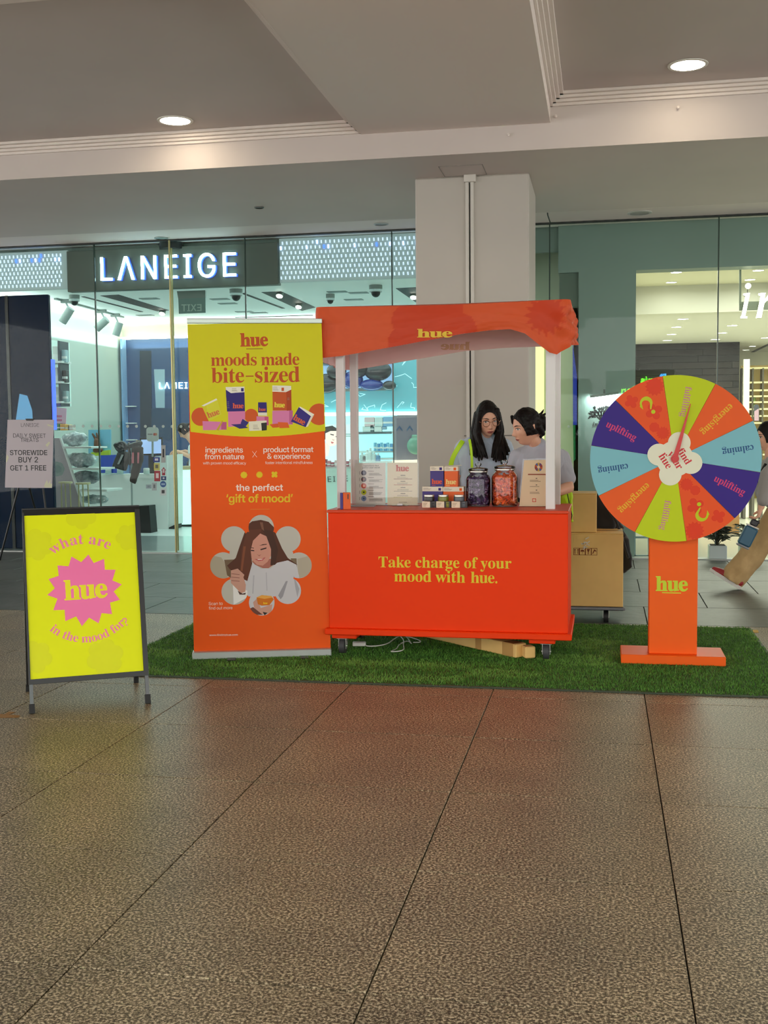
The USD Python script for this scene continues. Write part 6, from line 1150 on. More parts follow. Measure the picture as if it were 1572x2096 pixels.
# ---- under the canopy: display wall right of the counter
DY = 16.6; DPn = wallpanel(DY)
dw = thing('display_wall', 'back-lit teal marble display wall with white shelves', 'display wall', PY(755, 1040, DY))
teal = mat('teal_marble', (96, 166, 178), .35, emit=.22, ecol=(80, 170, 186)); vein = mat('marble_vein', (176, 226, 232), .4, emit=.5, ecol=(170, 230, 236)); pl_ = lambda pts: DPn.poly(pts)
part(dw, 'marble_band', MB().ext(pl_([(640, 800), (802, 796), (802, 842), (640, 846)]), DPn, -.05, 0), teal); part(dw, 'marble_column', MB().ext(pl_([(803, 715), (880, 712), (880, 842), (803, 844)]), DPn, -.05, .01), teal)
rv = random.Random(6)
for (ax0, ax1, ay0, ay1, n_) in ((650, 798, 802, 840, 7), (806, 860, 722, 838, 7)):
    mb = MB()
    for _ in range(n_):
        x, y = rv.uniform(ax0, ax1), rv.uniform(ay0, ay1); pts = [(x, y)]
        for _ in range(3): x += rv.uniform(-14, 14); y += rv.uniform(-10, 12); pts.append((min(max(x, ax0), ax1), min(max(y, ay0), ay1)))
        mb.flat(LineString([DPn.uv(*p) for p in pts]).buffer(.005), DPn, .012)
    part(dw, 'vein', mb, vein, kind='stuff')
niche = mat('niche_dark', (92, 104, 104), .5); part(dw, 'niche_back', MB().ext(pl_([(640, 740), (802, 735), (802, 797), (640, 801)]), DPn, -.4, -.35), mat('niche_sky', (150, 190, 226), .5, emit=.5, ecol=(150, 190, 230))); part(dw, 'niche_shelf', MB().ext(pl_([(640, 797), (802, 793), (802, 799), (640, 803)]), DPn, -.4, .03), mat('niche_edge', (150, 160, 156), .4)); part(dw, 'niche_top', MB().ext(pl_([(640, 715), (802, 710), (802, 742), (640, 746)]), DPn, -.4, .0), niche)
dark_b = mat('pebble_black', (36, 40, 46), .25, coat=.5); blue_b = mat('pebble_blue', (30, 60, 150), .2, coat=.6)
for k, (x, y, w, h, b) in enumerate(((668, 785, 26, 20, 0), (722, 778, 22, 18, 1), (762, 788, 24, 12, 1), (775, 760, 28, 20, 0), (738, 755, 18, 18, 0), (692, 760, 20, 16, 0), (800, 790, 14, 10, 0))):
    c = PY(x, y, DY-.1); rw = abs(PY(x+w, y, DY-.1)[0]-c[0]); rh = abs(PY(x, y+h, DY-.1)[2]-c[2]); single('display_pebble', MB().ball(c + A(0, -.02*k, 0), (rw, .10, rh), 3), blue_b if b else dark_b, ['large black pebble at the left end of the canopy shelf', 'blue pebble between the left cart posts', 'low shiny blue pebble on the niche shelf', 'large black pebble at the top right of the niche', 'black pebble high in the middle of the niche', 'black pebble behind the left cart post', 'small black pebble beside the marble column'][k], 'pebble', smooth=True)
part(dw, 'light_strip', MB().ext(pl_([(640, 845), (880, 842), (880, 849), (640, 852)]), DPn, 0, .06), mat('strip_light', (226, 255, 246), .5, emit=3.0, ecol=(226, 255, 246))); part(dw, 'shelf_back', MB().ext(pl_([(640, 852), (806, 849), (806, 960), (640, 962)]), DPn, -.3, -.25), mat('shelf_glow', (150, 226, 230), .5, emit=.75, ecol=(150, 226, 232)))
for y in (884, 923, 938): part(dw, 'shelf', MB().ext(pl_([(730, y), (806, y-1), (806, y+3), (730, y+4)]), DPn, -.25, .05), swhite)
part(dw, 'price_rail', MB().ext(pl_([(734, 884), (803, 883), (803, 888), (734, 889)]), DPn, .05, .06), mat('rail_grey', (110, 124, 130), .5))
prow = [((746, 766, 854, 874), (226, 196, 200), 'pink'), ((767, 783, 854, 874), (210, 226, 226), 'white'), ((784, 803, 853, 873), (130, 180, 220), 'pale blue'), ((742, 758, 872, 884), (214, 228, 226), 'low white'), ((758, 765, 870, 884), (88, 112, 116), 'slim grey'), ((766, 781, 872, 884), (226, 232, 230), 'wide white'), ((782, 790, 872, 879), (70, 130, 170), 'small blue')]
for k, (b, c, nm) in enumerate(prow): prod(b[0], b[1], b[2], b[3], DY-.12, c, f'{nm} skincare box on the upper lit shelf under the canopy', group='skincare boxes on the upper lit shelf')
for k in range(9): x = 765 + 4.3*k; prod(x, x+3.9, 906 + (2 if k % 3 else 0), 923, DY-.1, ((120, 190, 226), (150, 206, 230), (70, 150, 206))[k % 3], 'slim blue skincare carton in the row on the lower lit shelf', group='slim blue cartons on the lower lit shelf')
for k, (x, y0, c) in enumerate(((741, 926, (200, 206, 206)), (752, 921, (226, 230, 230)), (758, 917, (214, 222, 222)), (766, 924, (206, 214, 216)), (774, 928, (110, 150, 190)), (746, 930, (120, 110, 112)))):
    c0 = PY(x, 946, DY-.3); h = PY(x, y0, DY-.3)[2]-c0[2]; t = thing('lotion_bottle', f'{["squat grey", "tall white", "tallest white", "plain white", "blue", "dark grey"][k]} lotion bottle on the display table behind the menu stand', 'bottle', c0); part(t, 'bottle', MB().lathe([(0, 0), (.035, 0), (.036, h*.7), (.015, h*.8), (0, h*.8)], c0, 16), mat('lot_%d' % k, c, .3), smooth=40); part(t, 'cap', MB().lathe([(.017, h*.8), (.017, h), (0, h)], c0, 12), swhite)
FPn = wallpanel(15.5); fp_ = thing('face_poster', 'light box poster of a face with dark hair behind the left cart post', 'poster', PY(690, 935, 14.2)); part(fp_, 'panel', MB().ext(FPn.poly([(645, 870), (722, 868), (722, 953), (645, 954)]), FPn, -.03, 0), mat('poster_mint', (196, 240, 232), .4, emit=.5, ecol=(196, 240, 232)))
a = Art(FPn, .001); Z5 = lambda x, y: (660 + x*210/1258, 700 + y*350/2096); zz = lambda pts: FPn.poly([Z5(*p) for p in pts])
for pts, c in (([(-40, 1060), (40, 1040), (120, 1025), (195, 1070), (240, 1150), (240, 1190), (60, 1180), (-40, 1240)], (52, 52, 50)), ([(36, 1120), (100, 1090), (190, 1090), (225, 1160), (200, 1230), (150, 1270), (95, 1278), (50, 1250), (36, 1190)], (232, 212, 202)), ([(-40, 1240), (60, 1240), (90, 1290), (70, 1400), (-40, 1400)], (226, 206, 198)), ([(95, 1125), (140, 1135), (138, 1146), (100, 1138)], (60, 54, 52)), ([(160, 1155), (195, 1150), (192, 1162), (164, 1166)], (60, 54, 52)), ([(105, 1220), (140, 1228), (128, 1246), (108, 1240)], (186, 96, 96)), ([(120, 1190), (150, 1200), (140, 1210), (122, 1205)], (200, 164, 152))): a.put(zz(pts), c)
a.lines(707, 719, [888, 892], 1.6, (110, 140, 140)); part(fp_, 'portrait', a.mb, print_mat('print_lit', .4, .5))
MT = wallpanel(15.2); t = thing('mint_counter', 'pale mint shop counter with dark capital letters beyond the orange cart', 'counter', PY(700, 1060, 14.0)); part(t, 'front', MB().ext(MT.poly([(560, 958), (735, 956), (735, 1093), (560, 1093)]), MT, -.5, 0), mat('mint_front', (186, 220, 208), .4, emit=.12, ecol=(186, 226, 212))); part(t, 'top', MB().ext(MT.poly([(560, 955), (737, 953), (737, 958), (560, 960)]), MT, -.5, .03), swhite)  # counter front glows faintly, brightness put into its material
for g in laneige(MT, (634, 988), (712, 985)): part(t, 'letter', MB().ext(g, MT, 0, .01), mat('letter_slate', (88, 106, 102), .5))
for k in range(8): x = 662 + 7.5*k; prod(x, x+6.2, 940 + (k*3) % 7, 955, 15.1, ((150, 60, 80), (206, 130, 140), (176, 90, 104), (226, 200, 200))[k % 4], 'small pink or red lip product standing on the mint counter', group='lip products on the mint counter')
GR = wallpanel(14.4); t = thing('mask_display', 'grey display case showing a green jar beside the pillar', 'display', PY(828, 945, 13.4)); part(t, 'frame', MB().ext(GR.poly([(806, 851), (880, 848), (880, 1100), (806, 1100)]), GR, -.05, 0), mat('case_grey', (160, 160, 172), .4)); part(t, 'recess', MB().ext(GR.poly([(812, 856), (880, 853), (880, 942), (812, 943)]), GR, 0, .01), mat('case_inner', (132, 130, 148), .4)); c = PY(851, 912, 14.35); part(t, 'green_jar', MB().ball(c, (.115, .06, .115), 3), mat('jar_mint', (130, 190, 166), .3), smooth=True); part(t, 'jar_neck', MB().box(c[0]-.05, c[0]+.05, c[1]-.03, c[1]+.03, c[2]+.08, c[2]+.14, .01), MATS['jar_mint']); part(t, 'base_shelf', MB().ext(GR.poly([(806, 942), (880, 940), (880, 946), (806, 948)]), GR, 0, .12), mat('shelf_cream', (236, 226, 190), .4, emit=.6))
for k, x in enumerate((817, 838)): part(t, 'arrow_mark', MB().ext(GR.poly([(x-5, 879), (x+1, 871), (x+7, 879), (x+7, 883), (x+1, 876), (x-5, 883)]), GR, .01, .014), mat('mark_blue', (60, 96, 140), .5))
# ---- easel sign in front of the glass
EY_ = 10.9; ES = wallpanel(EY_); es = thing('easel_sign', 'pale pink easel sign with black sale lettering before the navy pillar', 'sign', PY(58, 1090, EY_))
part(es, 'board', MB().ext(ES.poly([(15.5, 859), (110, 859), (106, 999), (10, 998)]), ES, -.01, 0), mat('easel_board', (190, 180, 186), .6)); part(es, 'clip', MB().ext(ES.poly([(53, 857), (70, 857), (68, 861), (55, 861)]), ES, -.01, .012), blk)
for (xa_, ya_), (xb_, yb_), d in (((38, 998), (-4, 1108), 0), ((88, 998), (104, 1085), 0), ((60, 998), (62, 1090), .35)): 
    p1 = PZ(xb_, yb_, 0); p1[1] = EY_ + .02 + d; p1 = A(PY(xb_, yb_, EY_)[0], EY_ + .02 + d, 0); part(es, 'leg', MB().tube([PY(xa_, ya_, EY_ + .02), p1], .011, 8), blk, smooth=60)
part(es, 'back_post', MB().tube([PY(62, 860, EY_+.02), PY(62, 1000, EY_+.02)], .012, 8), blk, smooth=60)
dk = mat('ink_black', (48, 46, 48), .5)
for s, l, r, k_ in (('L\u039bNEIGE', (43, 873.5), (80, 873.5), 'sans300'), ('DAILY SWEET', (27, 895.5), (94, 896), 'sans400'), ('TREATS', (42, 904.5), (79, 904.5), 'sans400'), ('STOREWIDE', (20.5, 931.5), (97, 931.5), 'sans600'), ('BUY 2', (38, 946.5), (78, 946.5), 'sans600'), ('GET 1 FREE', (21, 963), (95, 963), 'sans600')): part(es, 'lettering', MB().flat(fit(text(s, k_), ES, l, r), ES, .0008), dk)
a = Art(ES, .0005); 
for pts in ([(97, 868), (110, 872), (109, 875), (97, 871)], [(93, 911), (100, 904), (103, 906), (97, 915)], [(90, 995), (96, 982), (99, 990), (104, 981), (103, 990), (107, 990), (106, 998), (92, 998)], [(14, 930), (18, 936), (14, 946), (12, 946)]): a.px(pts, (206, 206, 176))
part(es, 'leaf_print', a.mb, pprint)
yst = mat('stool_cream', (206, 200, 150), .5)
for k, (x, y, w) in enumerate(((134, 986, 13), (170, 988, 14))):
    c = PY(x, y, 12.9); r = abs(PY(x+w, y, 12.9)[0]-c[0]); t = thing('round_stool', ['round cream stool before the slanted stand, nearer the easel sign', 'round cream stool before the slanted stand, nearer the counter'][k], 'stool', A(c[0], c[1], 0)); part(t, 'seat', MB().lathe([(0, -.02), (r, -.02), (r, 0), (0, 0)], c, 24), yst, smooth=40)
    for q_ in range(3): part(t, 'leg', MB().cyl(c + A(r*.7*math.cos(q_*2.09), r*.7*math.sin(q_*2.09), -.02), A(c[0]+r*.8*math.cos(q_*2.09), c[1]+r*.8*math.sin(q_*2.09), .006), .008, n=8), yst)
    part(t, 'foot_ring', MB().tube([A(c[0]+r*.8*math.cos(u), c[1]+r*.8*math.sin(u), .02) for u in np.linspace(0, 6.283, 24)], .008, 6, cap=False), yst, smooth=60)
# ================================================================ the shop behind the right glass
rect_light('ShopLampsRight', .6, 4.2, 12.6, 15.6, 3.20, 2.1, WARM); rect_light('ShopLampsRear', .6, 6.5, 16.6, 21.0, 2.88, 3.0, WARM)  # two unseen area lights under the ceilings, light the right shop
rw = mat('shop_cream', (216, 214, 190), .6); rfl = mat('shop_tile', (206, 206, 190), .2)
part(fl, 'shop_floor', MB().box(-.45, 9, 11.9, 25, -.05, .0), rfl)
XR0 = PY(1300, 700, 12.2)[0]
tealg = mat('teal_panel', (132, 150, 144), .35)
wr_ = struct('wall_right'); zb_ = PY(1300, 553, 12.0)[2]
part(wr_, 'bulkhead', MB().box(-.46, 9, 12.0, 12.25, zb_, 3.46), tealg); part(wr_, 'pier', MB().box(PY(1184, 700, 12.0)[0], XR0, 12.001, 12.6, 0, zb_), tealg); part(wr_, 'side_face', MB().box(XR0-.05, XR0, 12.6, 24, 0, 3.4), rw); part(wr_, 'recess_head', MB().box(-.45, PY(1184, 700, 12.0)[0], 12.05, 12.2, PY(1150, 628, 12.05)[2], zb_), mat('teal_dark', (104, 118, 108), .5))
ZQ = 3.28; YD = 15.9; ZP = PY(1400, 641, YD)[2]
part(cl, 'shop_ceiling', MB().box(XR0-.05, 9, 12.25, YD, ZQ, ZQ+.08), rw); part(cl, 'shop_dropped_ceiling', MB().box(XR0-.05, 9, YD, 24.5, ZP, ZQ+.05), mat('shop_ceiling_grey', (206, 206, 196), .6))
part(struct('wall_rear'), 'wall_face', MB().box(-.4, 9, 24.3, 24.4, 0, ZP), rw)
dl = mat('downlight_glow', (255, 252, 226), .3, emit=14, ecol=(255, 250, 226)); ringm = mat('downlight_ring', (226, 226, 216), .4)
def downlight(px, py, z, r, label, group=None, m=dl, hot=True):
    p = PZ(px, py, z); t = thing('downlight', label, 'downlight', p - A(0, 0, .01), group=group); part(t, 'trim_ring', MB().lathe([(r, .004), (r*1.02, -.006), (r*1.2, -.006), (r*1.22, .004)], p, 32), ringm, smooth=40); part(t, 'lamp_disc', MB().lathe([(0, -.003), (r, -.003), (r, .004), (0, .004)], p, 32), m); return p
for k, (x, y) in enumerate(((1384, 557), (1374, 577.5))): downlight(x, y, ZQ, .065, ['lit downlight nearest the glass in the high shop ceiling', 'second lit downlight in the high shop ceiling'][k])
for k, (x, y) in enumerate(((1552, 553), (1535, 572))): downlight(x, y, ZQ, .065, ['lit downlight above the glowing letters, nearer the glass', 'lit downlight above the glowing letters, further in'][k])
for k, (x, y) in enumerate(((1398, 652.5), (1385, 669), (1375, 684), (1366, 696.5), (1499, 666), (1479, 681), (1464, 694.5), (1567, 691))): downlight(x, y, ZP, .075, f'{["first", "second", "third", "fourth"][k]} downlight from the front in the left row of the dropped shop ceiling' if k < 4 else f'{["front", "middle", "rear"][k-4]} downlight in the right row of the dropped shop ceiling' if k < 7 else 'dropped ceiling downlight cut by the right edge below the glowing letters')
for k, (x, y) in enumerate(((1540, 708.5), (1527, 716), (1516, 723))): downlight(x, y, ZP, .06, ['nearest', 'middle', 'furthest'][k] + ' of three far downlights right of the dark plank wall')
part(cl, 'lamp_groove', MB().bar(PZ(1522, 729, ZP) - A(0, 0, .002), PZ(1590, 697, ZP) - A(0, 0, .002), .07, .008), slot)
# dark plank wall
YP = 21.4; x0, x1 = PY(1296, 800, YP)[0], PY(1513, 800, YP)[0]; zt = ZP
pw = struct('wall_planks', ((x0+x1)/2, YP, 0)); part(pw, 'backing', MB().box(x0, x1, YP+.02, YP+.1, 0, zt), slot)
pm = [mat(f'plank_{k}', c, .6, spec=.12, var=(9, c2, 4), stretch=(.35, 1, 4)) for k, (c, c2) in enumerate((((42, 40, 35), (31, 30, 27)), ((50, 48, 42), (39, 37, 33)), ((36, 36, 32), (27, 27, 25))))]
rv = random.Random(11); z = zt; hgt = .118
while z > .05:
    xx = x0 - rv.random()*1.2
    while xx < x1:
        L = rv.uniform(1.0, 1.9); part(pw, 'plank', MB().box(max(xx, x0)+.003, min(xx+L, x1)-.003, YP-rv.uniform(0, .006), YP+.02, max(z-hgt, 0)+.003, z-.003, .002), pm[rv.randrange(3)]) if min(xx+L, x1)-max(xx, x0) > .02 else None
        xx += L
    z -= hgt
# glowing italic letters hung behind the glass
IY = 12.45; IP = wallpanel(IY); ig = thing('shop_sign', 'glowing white italic shop letters hung behind the right glass', 'shop sign', PY(1560, 650, IY))
warmglow = mat('letter_warm', (255, 252, 226), .4, emit=4.0, ecol=(255, 252, 224)); sidew = mat('letter_side_white', (214, 216, 196), .5)
def hung(poly): 
    for g in geoms(poly): l = part(ig, 'letter', MB().ext(g, IP, .02, .03), warmglow); part(l, 'letter_side', MB().ext(g, IP, -.03, .0199), sidew)
ib = [(1521, 601), (1534, 600), (1533, 606), (1526, 644), (1529, 648), (1528, 652), (1515, 652), (1516, 648), (1519, 645), (1526, 609), (1521, 606)]
Z6 = lambda x, y: (1300 + x*272/1572, 540 + y*320/1849)
hung(IP.poly([Z6(*p) for p in ((1280, 352), (1355, 348), (1350, 380), (1300, 622), (1325, 622), (1322, 646), (1242, 648), (1245, 625), (1255, 615), (1300, 385), (1278, 376))])); hung(Point(*IP.uv(*Z6(1333, 266))).buffer(abs(IP.uv(*Z6(1368, 266))[0]-IP.uv(*Z6(1333, 266))[0])))
hung(IP.poly([Z6(*p) for p in ((1455, 352), (1540, 346), (1525, 430), (1580, 360), (1640, 345), (1690, 350), (1680, 620), (1700, 640), (1620, 646), (1640, 400), (1600, 395), (1525, 470), (1490, 640), (1425, 645), (1432, 620), (1480, 385), (1453, 376))]))
part(ig, 'hanger', MB().bar(PY(1515, 551, IY+.02), PY(1515, 622, IY+.02), .035, .02).bar(PY(1513, 627, IY+.02), PY(1600, 624, IY+.02), .02, .09), mat('hanger_grey', (150, 158, 144), .5))
part(ig, 'wire', MB().bar(PY(1530, 592, IY), PY(1529.5, 602, IY), .006, .006), blk)
# tree emblem lit on the pier
TP = wallpanel(12.0); te = thing('tree_emblem', 'black leafy tree emblem with a lamp bar on the teal pier', 'shop emblem', PY(1232, 850, 12.0)); rv = np.random.default_rng(5); lv = []
cx, cy = 1232, 848
for k in range(95):
    r_, th = math.sqrt(rv.random()), rv.uniform(-.25, math.pi+.25); x, y = cx + 27*r_*math.cos(th), cy + 3 - 20*r_*math.sin(th); c = TP.uv(x, y); e = affinity.rotate(affinity.scale(Point(0, 0).buffer(.011), 1.5, .62), math.degrees(th)+rv.uniform(-30, 30)); lv.append(affinity.translate(e, *c))
part(te, 'leaf', MB().ext(union_all(lv), TP, .0, .001), mat('emblem_black', (22, 22, 22), .6, spec=.2), kind='stuff'); tr_k = [LineString([TP.uv(1231, 862), TP.uv(1230+dx, 850-dy)]).buffer(.006) for dx, dy in ((-14, 4), (0, 8), (13, 4), (-7, 7), (7, 7))] + [TP.poly([(1224, 864), (1238, 864), (1233, 860), (1229, 860)])]
part(te, 'trunk', MB().ext(union_all(tr_k), TP, 0, .001), MATS['emblem_black']); part(te, 'lettering', MB().ext(fit(text('innisfree', 'serifi'), TP, (1213, 873), (1262, 872)), TP, 0, .003), dk)
a_, b_ = PY(1208, 812, 11.92), PY(1266, 804, 11.92); part(te, 'lamp_bar', MB().bar(a_, b_, .05, .025), mat('bar_steel', (120, 126, 122), .4, metal=.5)); part(te, 'lamp_glow', MB().bar(a_ - A(0, 0, .014), b_ - A(0, 0, .014), .03, .004), mat('bar_glow', (226, 255, 248), .4, emit=9, ecol=(226, 255, 248))); part(te, 'lamp_arm', MB().bar((a_+b_)/2, (a_+b_)/2 + A(0, .08, .05), .02, .02), MATS['bar_steel'])
r = UsdLux.RectLight.Define(stage, '/World/EmblemLamp'); r.CreateWidthAttr(.32); r.CreateHeightAttr(.03); r.CreateIntensityAttr(160); r.CreateColorAttr(Gf.Vec3f(.86, 1., .96)); lp_ = (a_+b_)/2 - A(0, 0, .02); r.AddTranslateOp().Set(Gf.Vec3d(*map(float, lp_))); r.AddRotateXOp().Set(28.)
# between the shops: lit cream edge, pale green board with two bolts, blue banner
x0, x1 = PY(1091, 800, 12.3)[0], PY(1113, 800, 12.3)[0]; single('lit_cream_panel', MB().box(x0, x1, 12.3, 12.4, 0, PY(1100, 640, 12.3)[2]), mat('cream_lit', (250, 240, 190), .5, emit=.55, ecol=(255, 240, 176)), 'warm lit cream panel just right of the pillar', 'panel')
gp = wallpanel(12.35); t = thing('green_board', 'pale green board with two round bolts beside the right cart post', 'board', PY(1155, 1000, 12.35)); part(t, 'panel', MB().ext(gp.poly([(1114, 636), (1174, 634), (1174, 1090), (1114, 1090)]), gp, -.05, 0), mat('green_pale', (190, 204, 164), .5, emit=.12, ecol=(200, 214, 160)))  # board material carries a faint glow of its own
for x in (1145, 1164): c = PY(x, 873, 12.34); part(t, 'bolt', MB().cyl(c, c - A(0, .02, 0), .014, n=14), MATS['zinc'])
bp = wallpanel(12.2); t = thing('blue_banner', 'narrow blue and green hanging banner edge right of the cart', 'banner', PY(1178, 900, 12.2)); part(t, 'blue_part', MB().ext(bp.poly([(1172, 700), (1181, 770), (1181, 870), (1173, 870)]), bp, -.01, 0), mat('banner_blue', (44, 70, 190), .5, emit=.15)); part(t, 'green_part', MB().ext(bp.poly([(1173, 870), (1178, 870), (1178, 940), (1174, 945)]), bp, -.01, 0), mat('banner_green', (50, 160, 90), .5))  # blue cloth has a faint glow put into its colour
# warm shelves far right
YS = 22.5; SHp = wallpanel(YS); t = thing('shelf_wall', 'wide back-lit yellow wooden shelving at the far right of the shop', 'shelving', PY(1545, 900, YS)); x0, x1 = PY(1516, 800, YS)[0], PY(1640, 800, YS)[0]
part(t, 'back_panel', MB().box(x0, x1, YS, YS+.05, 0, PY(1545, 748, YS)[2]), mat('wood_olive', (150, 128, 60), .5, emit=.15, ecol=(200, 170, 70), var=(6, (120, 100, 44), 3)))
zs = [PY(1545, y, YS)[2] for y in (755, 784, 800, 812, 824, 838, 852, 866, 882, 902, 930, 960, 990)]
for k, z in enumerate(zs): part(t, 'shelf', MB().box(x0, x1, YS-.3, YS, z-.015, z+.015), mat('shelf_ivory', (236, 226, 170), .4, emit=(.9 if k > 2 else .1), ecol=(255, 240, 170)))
for k in range(7): xx = x0 + (x1-x0)*k/6; part(t, 'upright', MB().box(xx-.015, xx+.015, YS-.3, YS, 0, zs[0]), mat('upright_dark', (84, 80, 56), .5))
for k in range(22):
    r = 3 + k//8; c = A(x0 + .08 + (k % 8)*.15, YS-.16, zs[min(4 + k//8*1, 8)]+.016); col = ((226, 216, 150), (130, 160, 70), (236, 236, 220), (90, 110, 60))[k % 4]
    tt_ = thing('cosmetic_bottle', 'tiny cosmetic bottle on the back-lit yellow shelving', 'bottle', c, group='bottles on the yellow shelving'); part(tt_, 'bottle', MB().lathe([(0, 0), (.03, 0), (.03, .07), (.012, .085), (.012, .11), (0, .11)], c, 10), mat('cos_%d' % (k % 4), col, .4), smooth=40)
xw = PY(1528, 800, 20.9)[0]; single('white_post', MB().box(xw-.05, xw+.05, 20.9, 21.0, 0, PY(1528, 735, 20.9)[2]), rw, 'slim white post between plank wall and yellow shelving', 'post')
PSp = wallpanel(17.0); t = thing('shelf_talker', 'grey and pink rounded placard behind the top of the passer-by', 'placard', PY(1548, 865, 17.)); part(t, 'board', MB().ext(PSp.poly([(1543, 832), (1546, 828), (1552, 828), (1554, 834), (1554, 862), (1543, 862)]), PSp, -.02, 0), mat('talker_grey', (76, 82, 92), .5)); part(t, 'pink_print', MB().flat(PSp.poly([(1544, 842), (1553, 836), (1553, 861), (1544, 861)]), PSp, .001), mat('talker_pink', (214, 176, 196), .5))
# plants, low stands and a shoe display seen through the glass
leafm = mat('plant_leaf', (58, 66, 54), .5, var=(9, (84, 88, 66), 2)); potm = mat('planter_white', (190, 206, 204), .4)
def plant(label, px, py, pyt, w, hf, n, seed, tall):
    c = PZ(px, py, 0); ht = .145; wd = w/2; t = thing('potted_plant', label, 'potted plant', c); part(t, 'planter', MB().box(c[0]-wd, c[0]+wd, c[1]-wd, c[1]+wd, .002, ht, .008), potm); part(t, 'soil', MB().box(c[0]-wd+.015, c[0]+wd-.015, c[1]-wd+.015, c[1]+wd-.015, ht, ht+.003), mat('soil', (50, 44, 38), .9))
    rv = np.random.default_rng(seed); st = MB(); c0 = c + A(0, 0, ht)
    for k in range(n):
        th = rv.uniform(0, 6.283); rr_ = (wd*1.35 if not tall else wd*1.5)*math.sqrt(rv.random()); h = hf*rv.uniform(.3, 1.); b = c0 + A(rr_*math.cos(th), rr_*math.sin(th), h); d = A(math.cos(th), math.sin(th), rv.uniform(-.2, .8)); d /= np.linalg.norm(d); s = np.cross(d, (0, 0, 1)); s /= np.linalg.norm(s); L = rv.uniform(.07, .115)*(1.5 if tall else 1); wv = L*(.16 if tall else .27); q = np.cross(s, d)
        V = [b - d*L*.4, b - d*.1*L + s*wv + q*.005, b + d*L*.25 + s*wv*.7 + q*.003, b + d*L*.6 - q*.012, b + d*L*.25 - s*wv*.7 + q*.003, b - d*.1*L - s*wv + q*.005, b + d*.05*L - q*.006]; part(t, 'leaf', MB().add(V, [[0, 1, 6], [1, 2, 6], [2, 3, 6], [3, 4, 6], [4, 5, 6], [5, 0, 6]]), leafm)
        if k % 4 == 0: st.tube([c0 + A(0, 0, -.01), c0*.5 + b*.5 + A(0, 0, .02), b - d*L*.4], .004, 5)
    part(t, 'stem', st, mat('stem_brown', (70, 62, 46), .7), kind='stuff')
plant('bushy plant in a square white planter right of the wheel stand', 1468, 1144, 1075, .175, .19, 120, 2, False); plant('sparse long-leaved plant in a white planter behind the passer-by', 1530, 1144, 1075, .17, .24, 34, 3, True)
t = thing('shoe_plinth', 'low wooden plinth showing a white shoe under the wheel', 'display', PZ(1490, 1085, 0)); p = PZ(1488, 1092, 0); part(t, 'plinth', MB().box(p[0]-.3, p[0]+.15, p[1], p[1]+.4, .002, .25, .005), mat('plinth_wood', (190, 140, 84), .5))
sh_ = finish(manifold([[(p + A(.02, .2, .29), .035), (p + A(.10, .2, .33), .035), (p + A(.10, .2, .28), .03)], [(p + A(.02, .2, .285), .03), (p + A(-.12, .2, .275), .022)]]), .015, 3); single('white_shoe', MB().tm(sh_), MATS['shoe_white'], 'white trainer displayed on the low wooden plinth', 'shoe', smooth=True)
dg = thing('glass_gate', 'pale framed glass door leaf beside the wheel pillar', 'door', PZ(1312, 1143, 0)); DPg = wallpanel(12.05)
for pts in ([(1296, 900), (1301, 900), (1301, 1146), (1296, 1146)], [(1326, 900), (1331, 900), (1331, 1146), (1326, 1146)], [(1296, 1136), (1331, 1136), (1331, 1146), (1296, 1146)], [(1301, 1098), (1326, 1098), (1326, 1102), (1301, 1102)]): part(dg, 'frame_bar', MB().ext(DPg.poly(pts), DPg, -.03, 0), mat('gate_frame', (150, 172, 176), .4))
part(dg, 'pane', MB().ext(DPg.poly([(1301, 900), (1326, 900), (1326, 1136), (1301, 1136)]), DPg, -.018, -.012), acry)
t = thing('low_rack', 'dark slatted rack near the plinth inside the shop', 'rack', PZ(1520, 1060, 0)); c = PZ(1522, 1062, 0)
for k in range(5): part(t, 'slat', MB().box(c[0]-.25+.12*k, c[0]-.21+.12*k, c[1], c[1]+.3, .002, .55, .004), mat('rack_dark', (110, 106, 98), .6))
# ================================================================ ceiling fittings in the arcade
dh1 = mat('arcade_lamp', (255, 244, 222), .3, emit=24, ecol=(255, 238, 208))
for (x, y, z, lab) in ((358.5, 246.5, ZL, 'big round lit ceiling downlight over the left shop'), (1408, 132.5, ZR, 'big round lit ceiling downlight at the upper right')): downlight(x, y, z, .112, lab, m=dh1)
for (x, y, z, r, lab, c) in ((530.5, 424, ZS, .045, 'small dark vent in the soffit above the sign', (70, 70, 68)), (330, 487, 3.455, .075, 'round speaker grille in the strip above the shop sign', (96, 116, 108)), (780, 458, 3.455, .075, 'round grille in the strip left of the pillar', (150, 156, 154)), (1309, 435, 3.455, .12, 'shallow round fitting in the strip over the right shop', (176, 178, 172))):
    p = PZ(x, y, z); t = thing('ceiling_vent', lab, 'vent', p - A(0, 0, .012)); part(t, 'rim', MB().lathe([(r*.8, .003), (r, .003), (r, -.008), (r*.8, -.011)], p, 28), mat('rim_%d' % c[0], [min(255, q+30) for q in c], .4), smooth=40); part(t, 'grille', MB().lathe([(0, -.005), (r*.8, -.005), (r*.8, .003), (0, .003)], p, 28), mat('grl_%d' % c[0], c, .5))
p = PZ(1120, 430, ZS); single('loose_wire', MB().tube([PY(1120, 428, 11.2), PY(1121, 440, 11.3), PY(1127, 458, 11.6)], .006, 6), blk, 'short black wire dangling from the soffit right of the pillar', 'wire', smooth=60)
for k, (x, y) in enumerate(((1041, 276), (1138, 238), (1388, 220))): p = PY(x, y, YB-.012); single('screw_hook', MB().cyl(p, p - A(0, .012, 0), .010, n=10).ball(p - A(0, .014, .006), .009, 1), beam_white, ['small white hook on the beam left of the coffer corner', 'small white hook right at the coffer corner', 'small white hook on the beam below the right downlight'][k], 'hook', smooth=40)
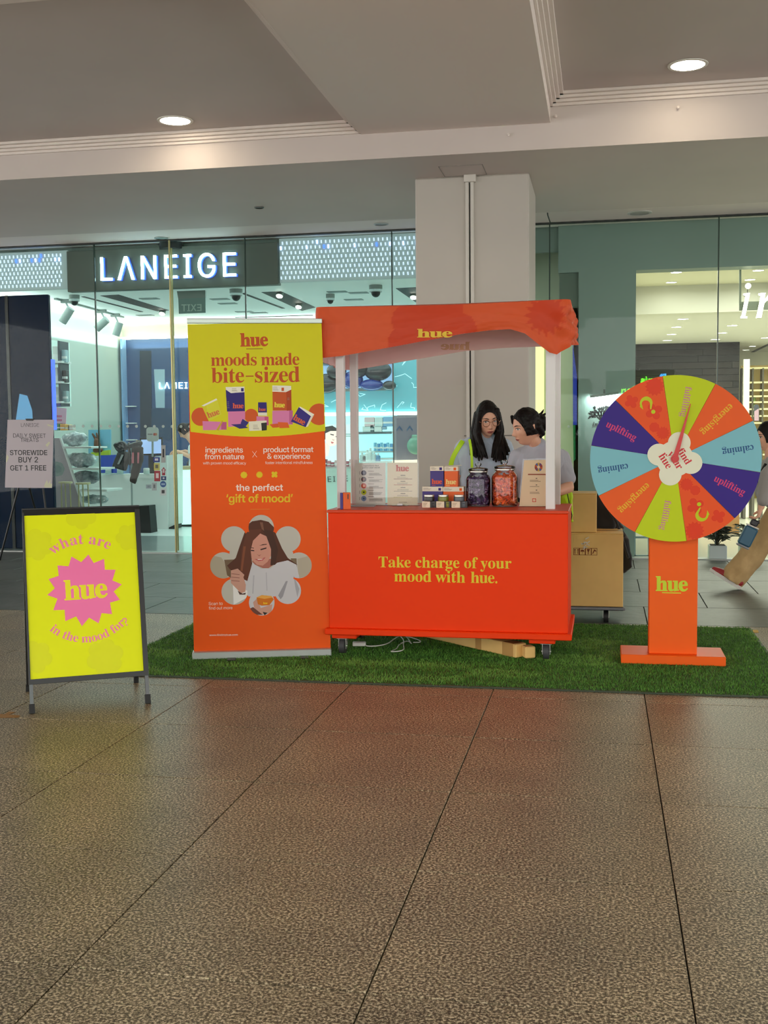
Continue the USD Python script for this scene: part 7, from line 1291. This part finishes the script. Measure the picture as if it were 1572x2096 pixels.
for k, pts in enumerate(([(0, 1463), (44, 1467), (40, 1471), (0, 1470)], [(20, 1458), (34, 1457), (26, 1463), (14, 1463)])): pass
t = thing('floor_tape', 'strip of faded orange tape on the floor beside the yellow sign', 'floor tape', PZ(20, 1466, 0)); fpn = lambda pts: Polygon([PZ(x, y, 0)[:2] for x, y in pts])
FLP = Panel((0, 0, .0008), (1, 0, 0), (0, 1, 0)); part(t, 'tape', MB().ext(fpn([(-12, 1461), (42, 1465), (38, 1469), (-12, 1470)]), FLP, 0, .0006), mat('tape_orange', (150, 104, 40), .6)); part(t, 'torn_piece', MB().ext(fpn([(18, 1457), (32, 1458), (18, 1463), (8, 1463)]), FLP, 0, .0006), MATS['tape_orange'])
t = single('yellow_marker', MB().ext(fpn([(1536, 1290), (1551, 1290), (1553, 1295), (1538, 1295)]), FLP, 0, .002), mat('marker_yellow', (206, 160, 40), .6), 'small yellow sticker on the floor at the right mat corner', 'sticker')
# a pylon sign across the walkway behind the camera: its glowing letters show reversed in the right glass
YVs = 28.0; mir = lambda x, y: (lambda p: A(p[0], 2*YG - p[1], p[2]))(PY(x, y, YVs))
m0 = mir(1300, 790); MPn = Panel((0, m0[1], 0), (-1, 0, 0), (0, 0, 1)); py_ = thing('pylon_sign', 'dark pylon sign with glowing green and blue letters, seen only mirrored in the glass', 'sign', A(m0[0], m0[1]-.1, 0))
xa_, xb_ = mir(1240, 790)[0], mir(1380, 790)[0]; z0_, z1_ = mir(1300, 812)[2], mir(1300, 762)[2]
part(py_, 'board', MB().box(xa_, xb_, m0[1]-.16, m0[1]-.02, z0_-.1, z1_+.05, .01), mat('pylon_dark', (30, 32, 32), .6))
for x in (xa_+.2, xb_-.2): part(py_, 'post', MB().box(x-.05, x+.05, m0[1]-.14, m0[1]-.04, -.012, z0_-.1), MATS['pylon_dark'])
def mtext(s, l, r, col):
    a_, b_ = mir(*l), mir(*r); g = text(s, 'sans800'); bx = g.bounds; sx = abs(a_[0]-b_[0])/(bx[2]-bx[0]); g = affinity.translate(affinity.scale(affinity.translate(g, -bx[0], 0), sx, sx*1.15, origin=(0, 0)), -a_[0], a_[2])
    for q in geoms(g): part(py_, 'letter', MB().ext(q, MPn, 0, .03), col)
ng = mat('neon_green', (110, 255, 40), .4, emit=55, ecol=(110, 255, 40)); nb_ = mat('neon_blue', (60, 170, 255), .4, emit=45, ecol=(60, 170, 255))
mtext('P', (1364, 785), (1350, 785), nb_); mtext('un\u00eds', (1347, 785), (1311, 785), ng); mtext('ion', (1299, 807), (1271, 807), ng)
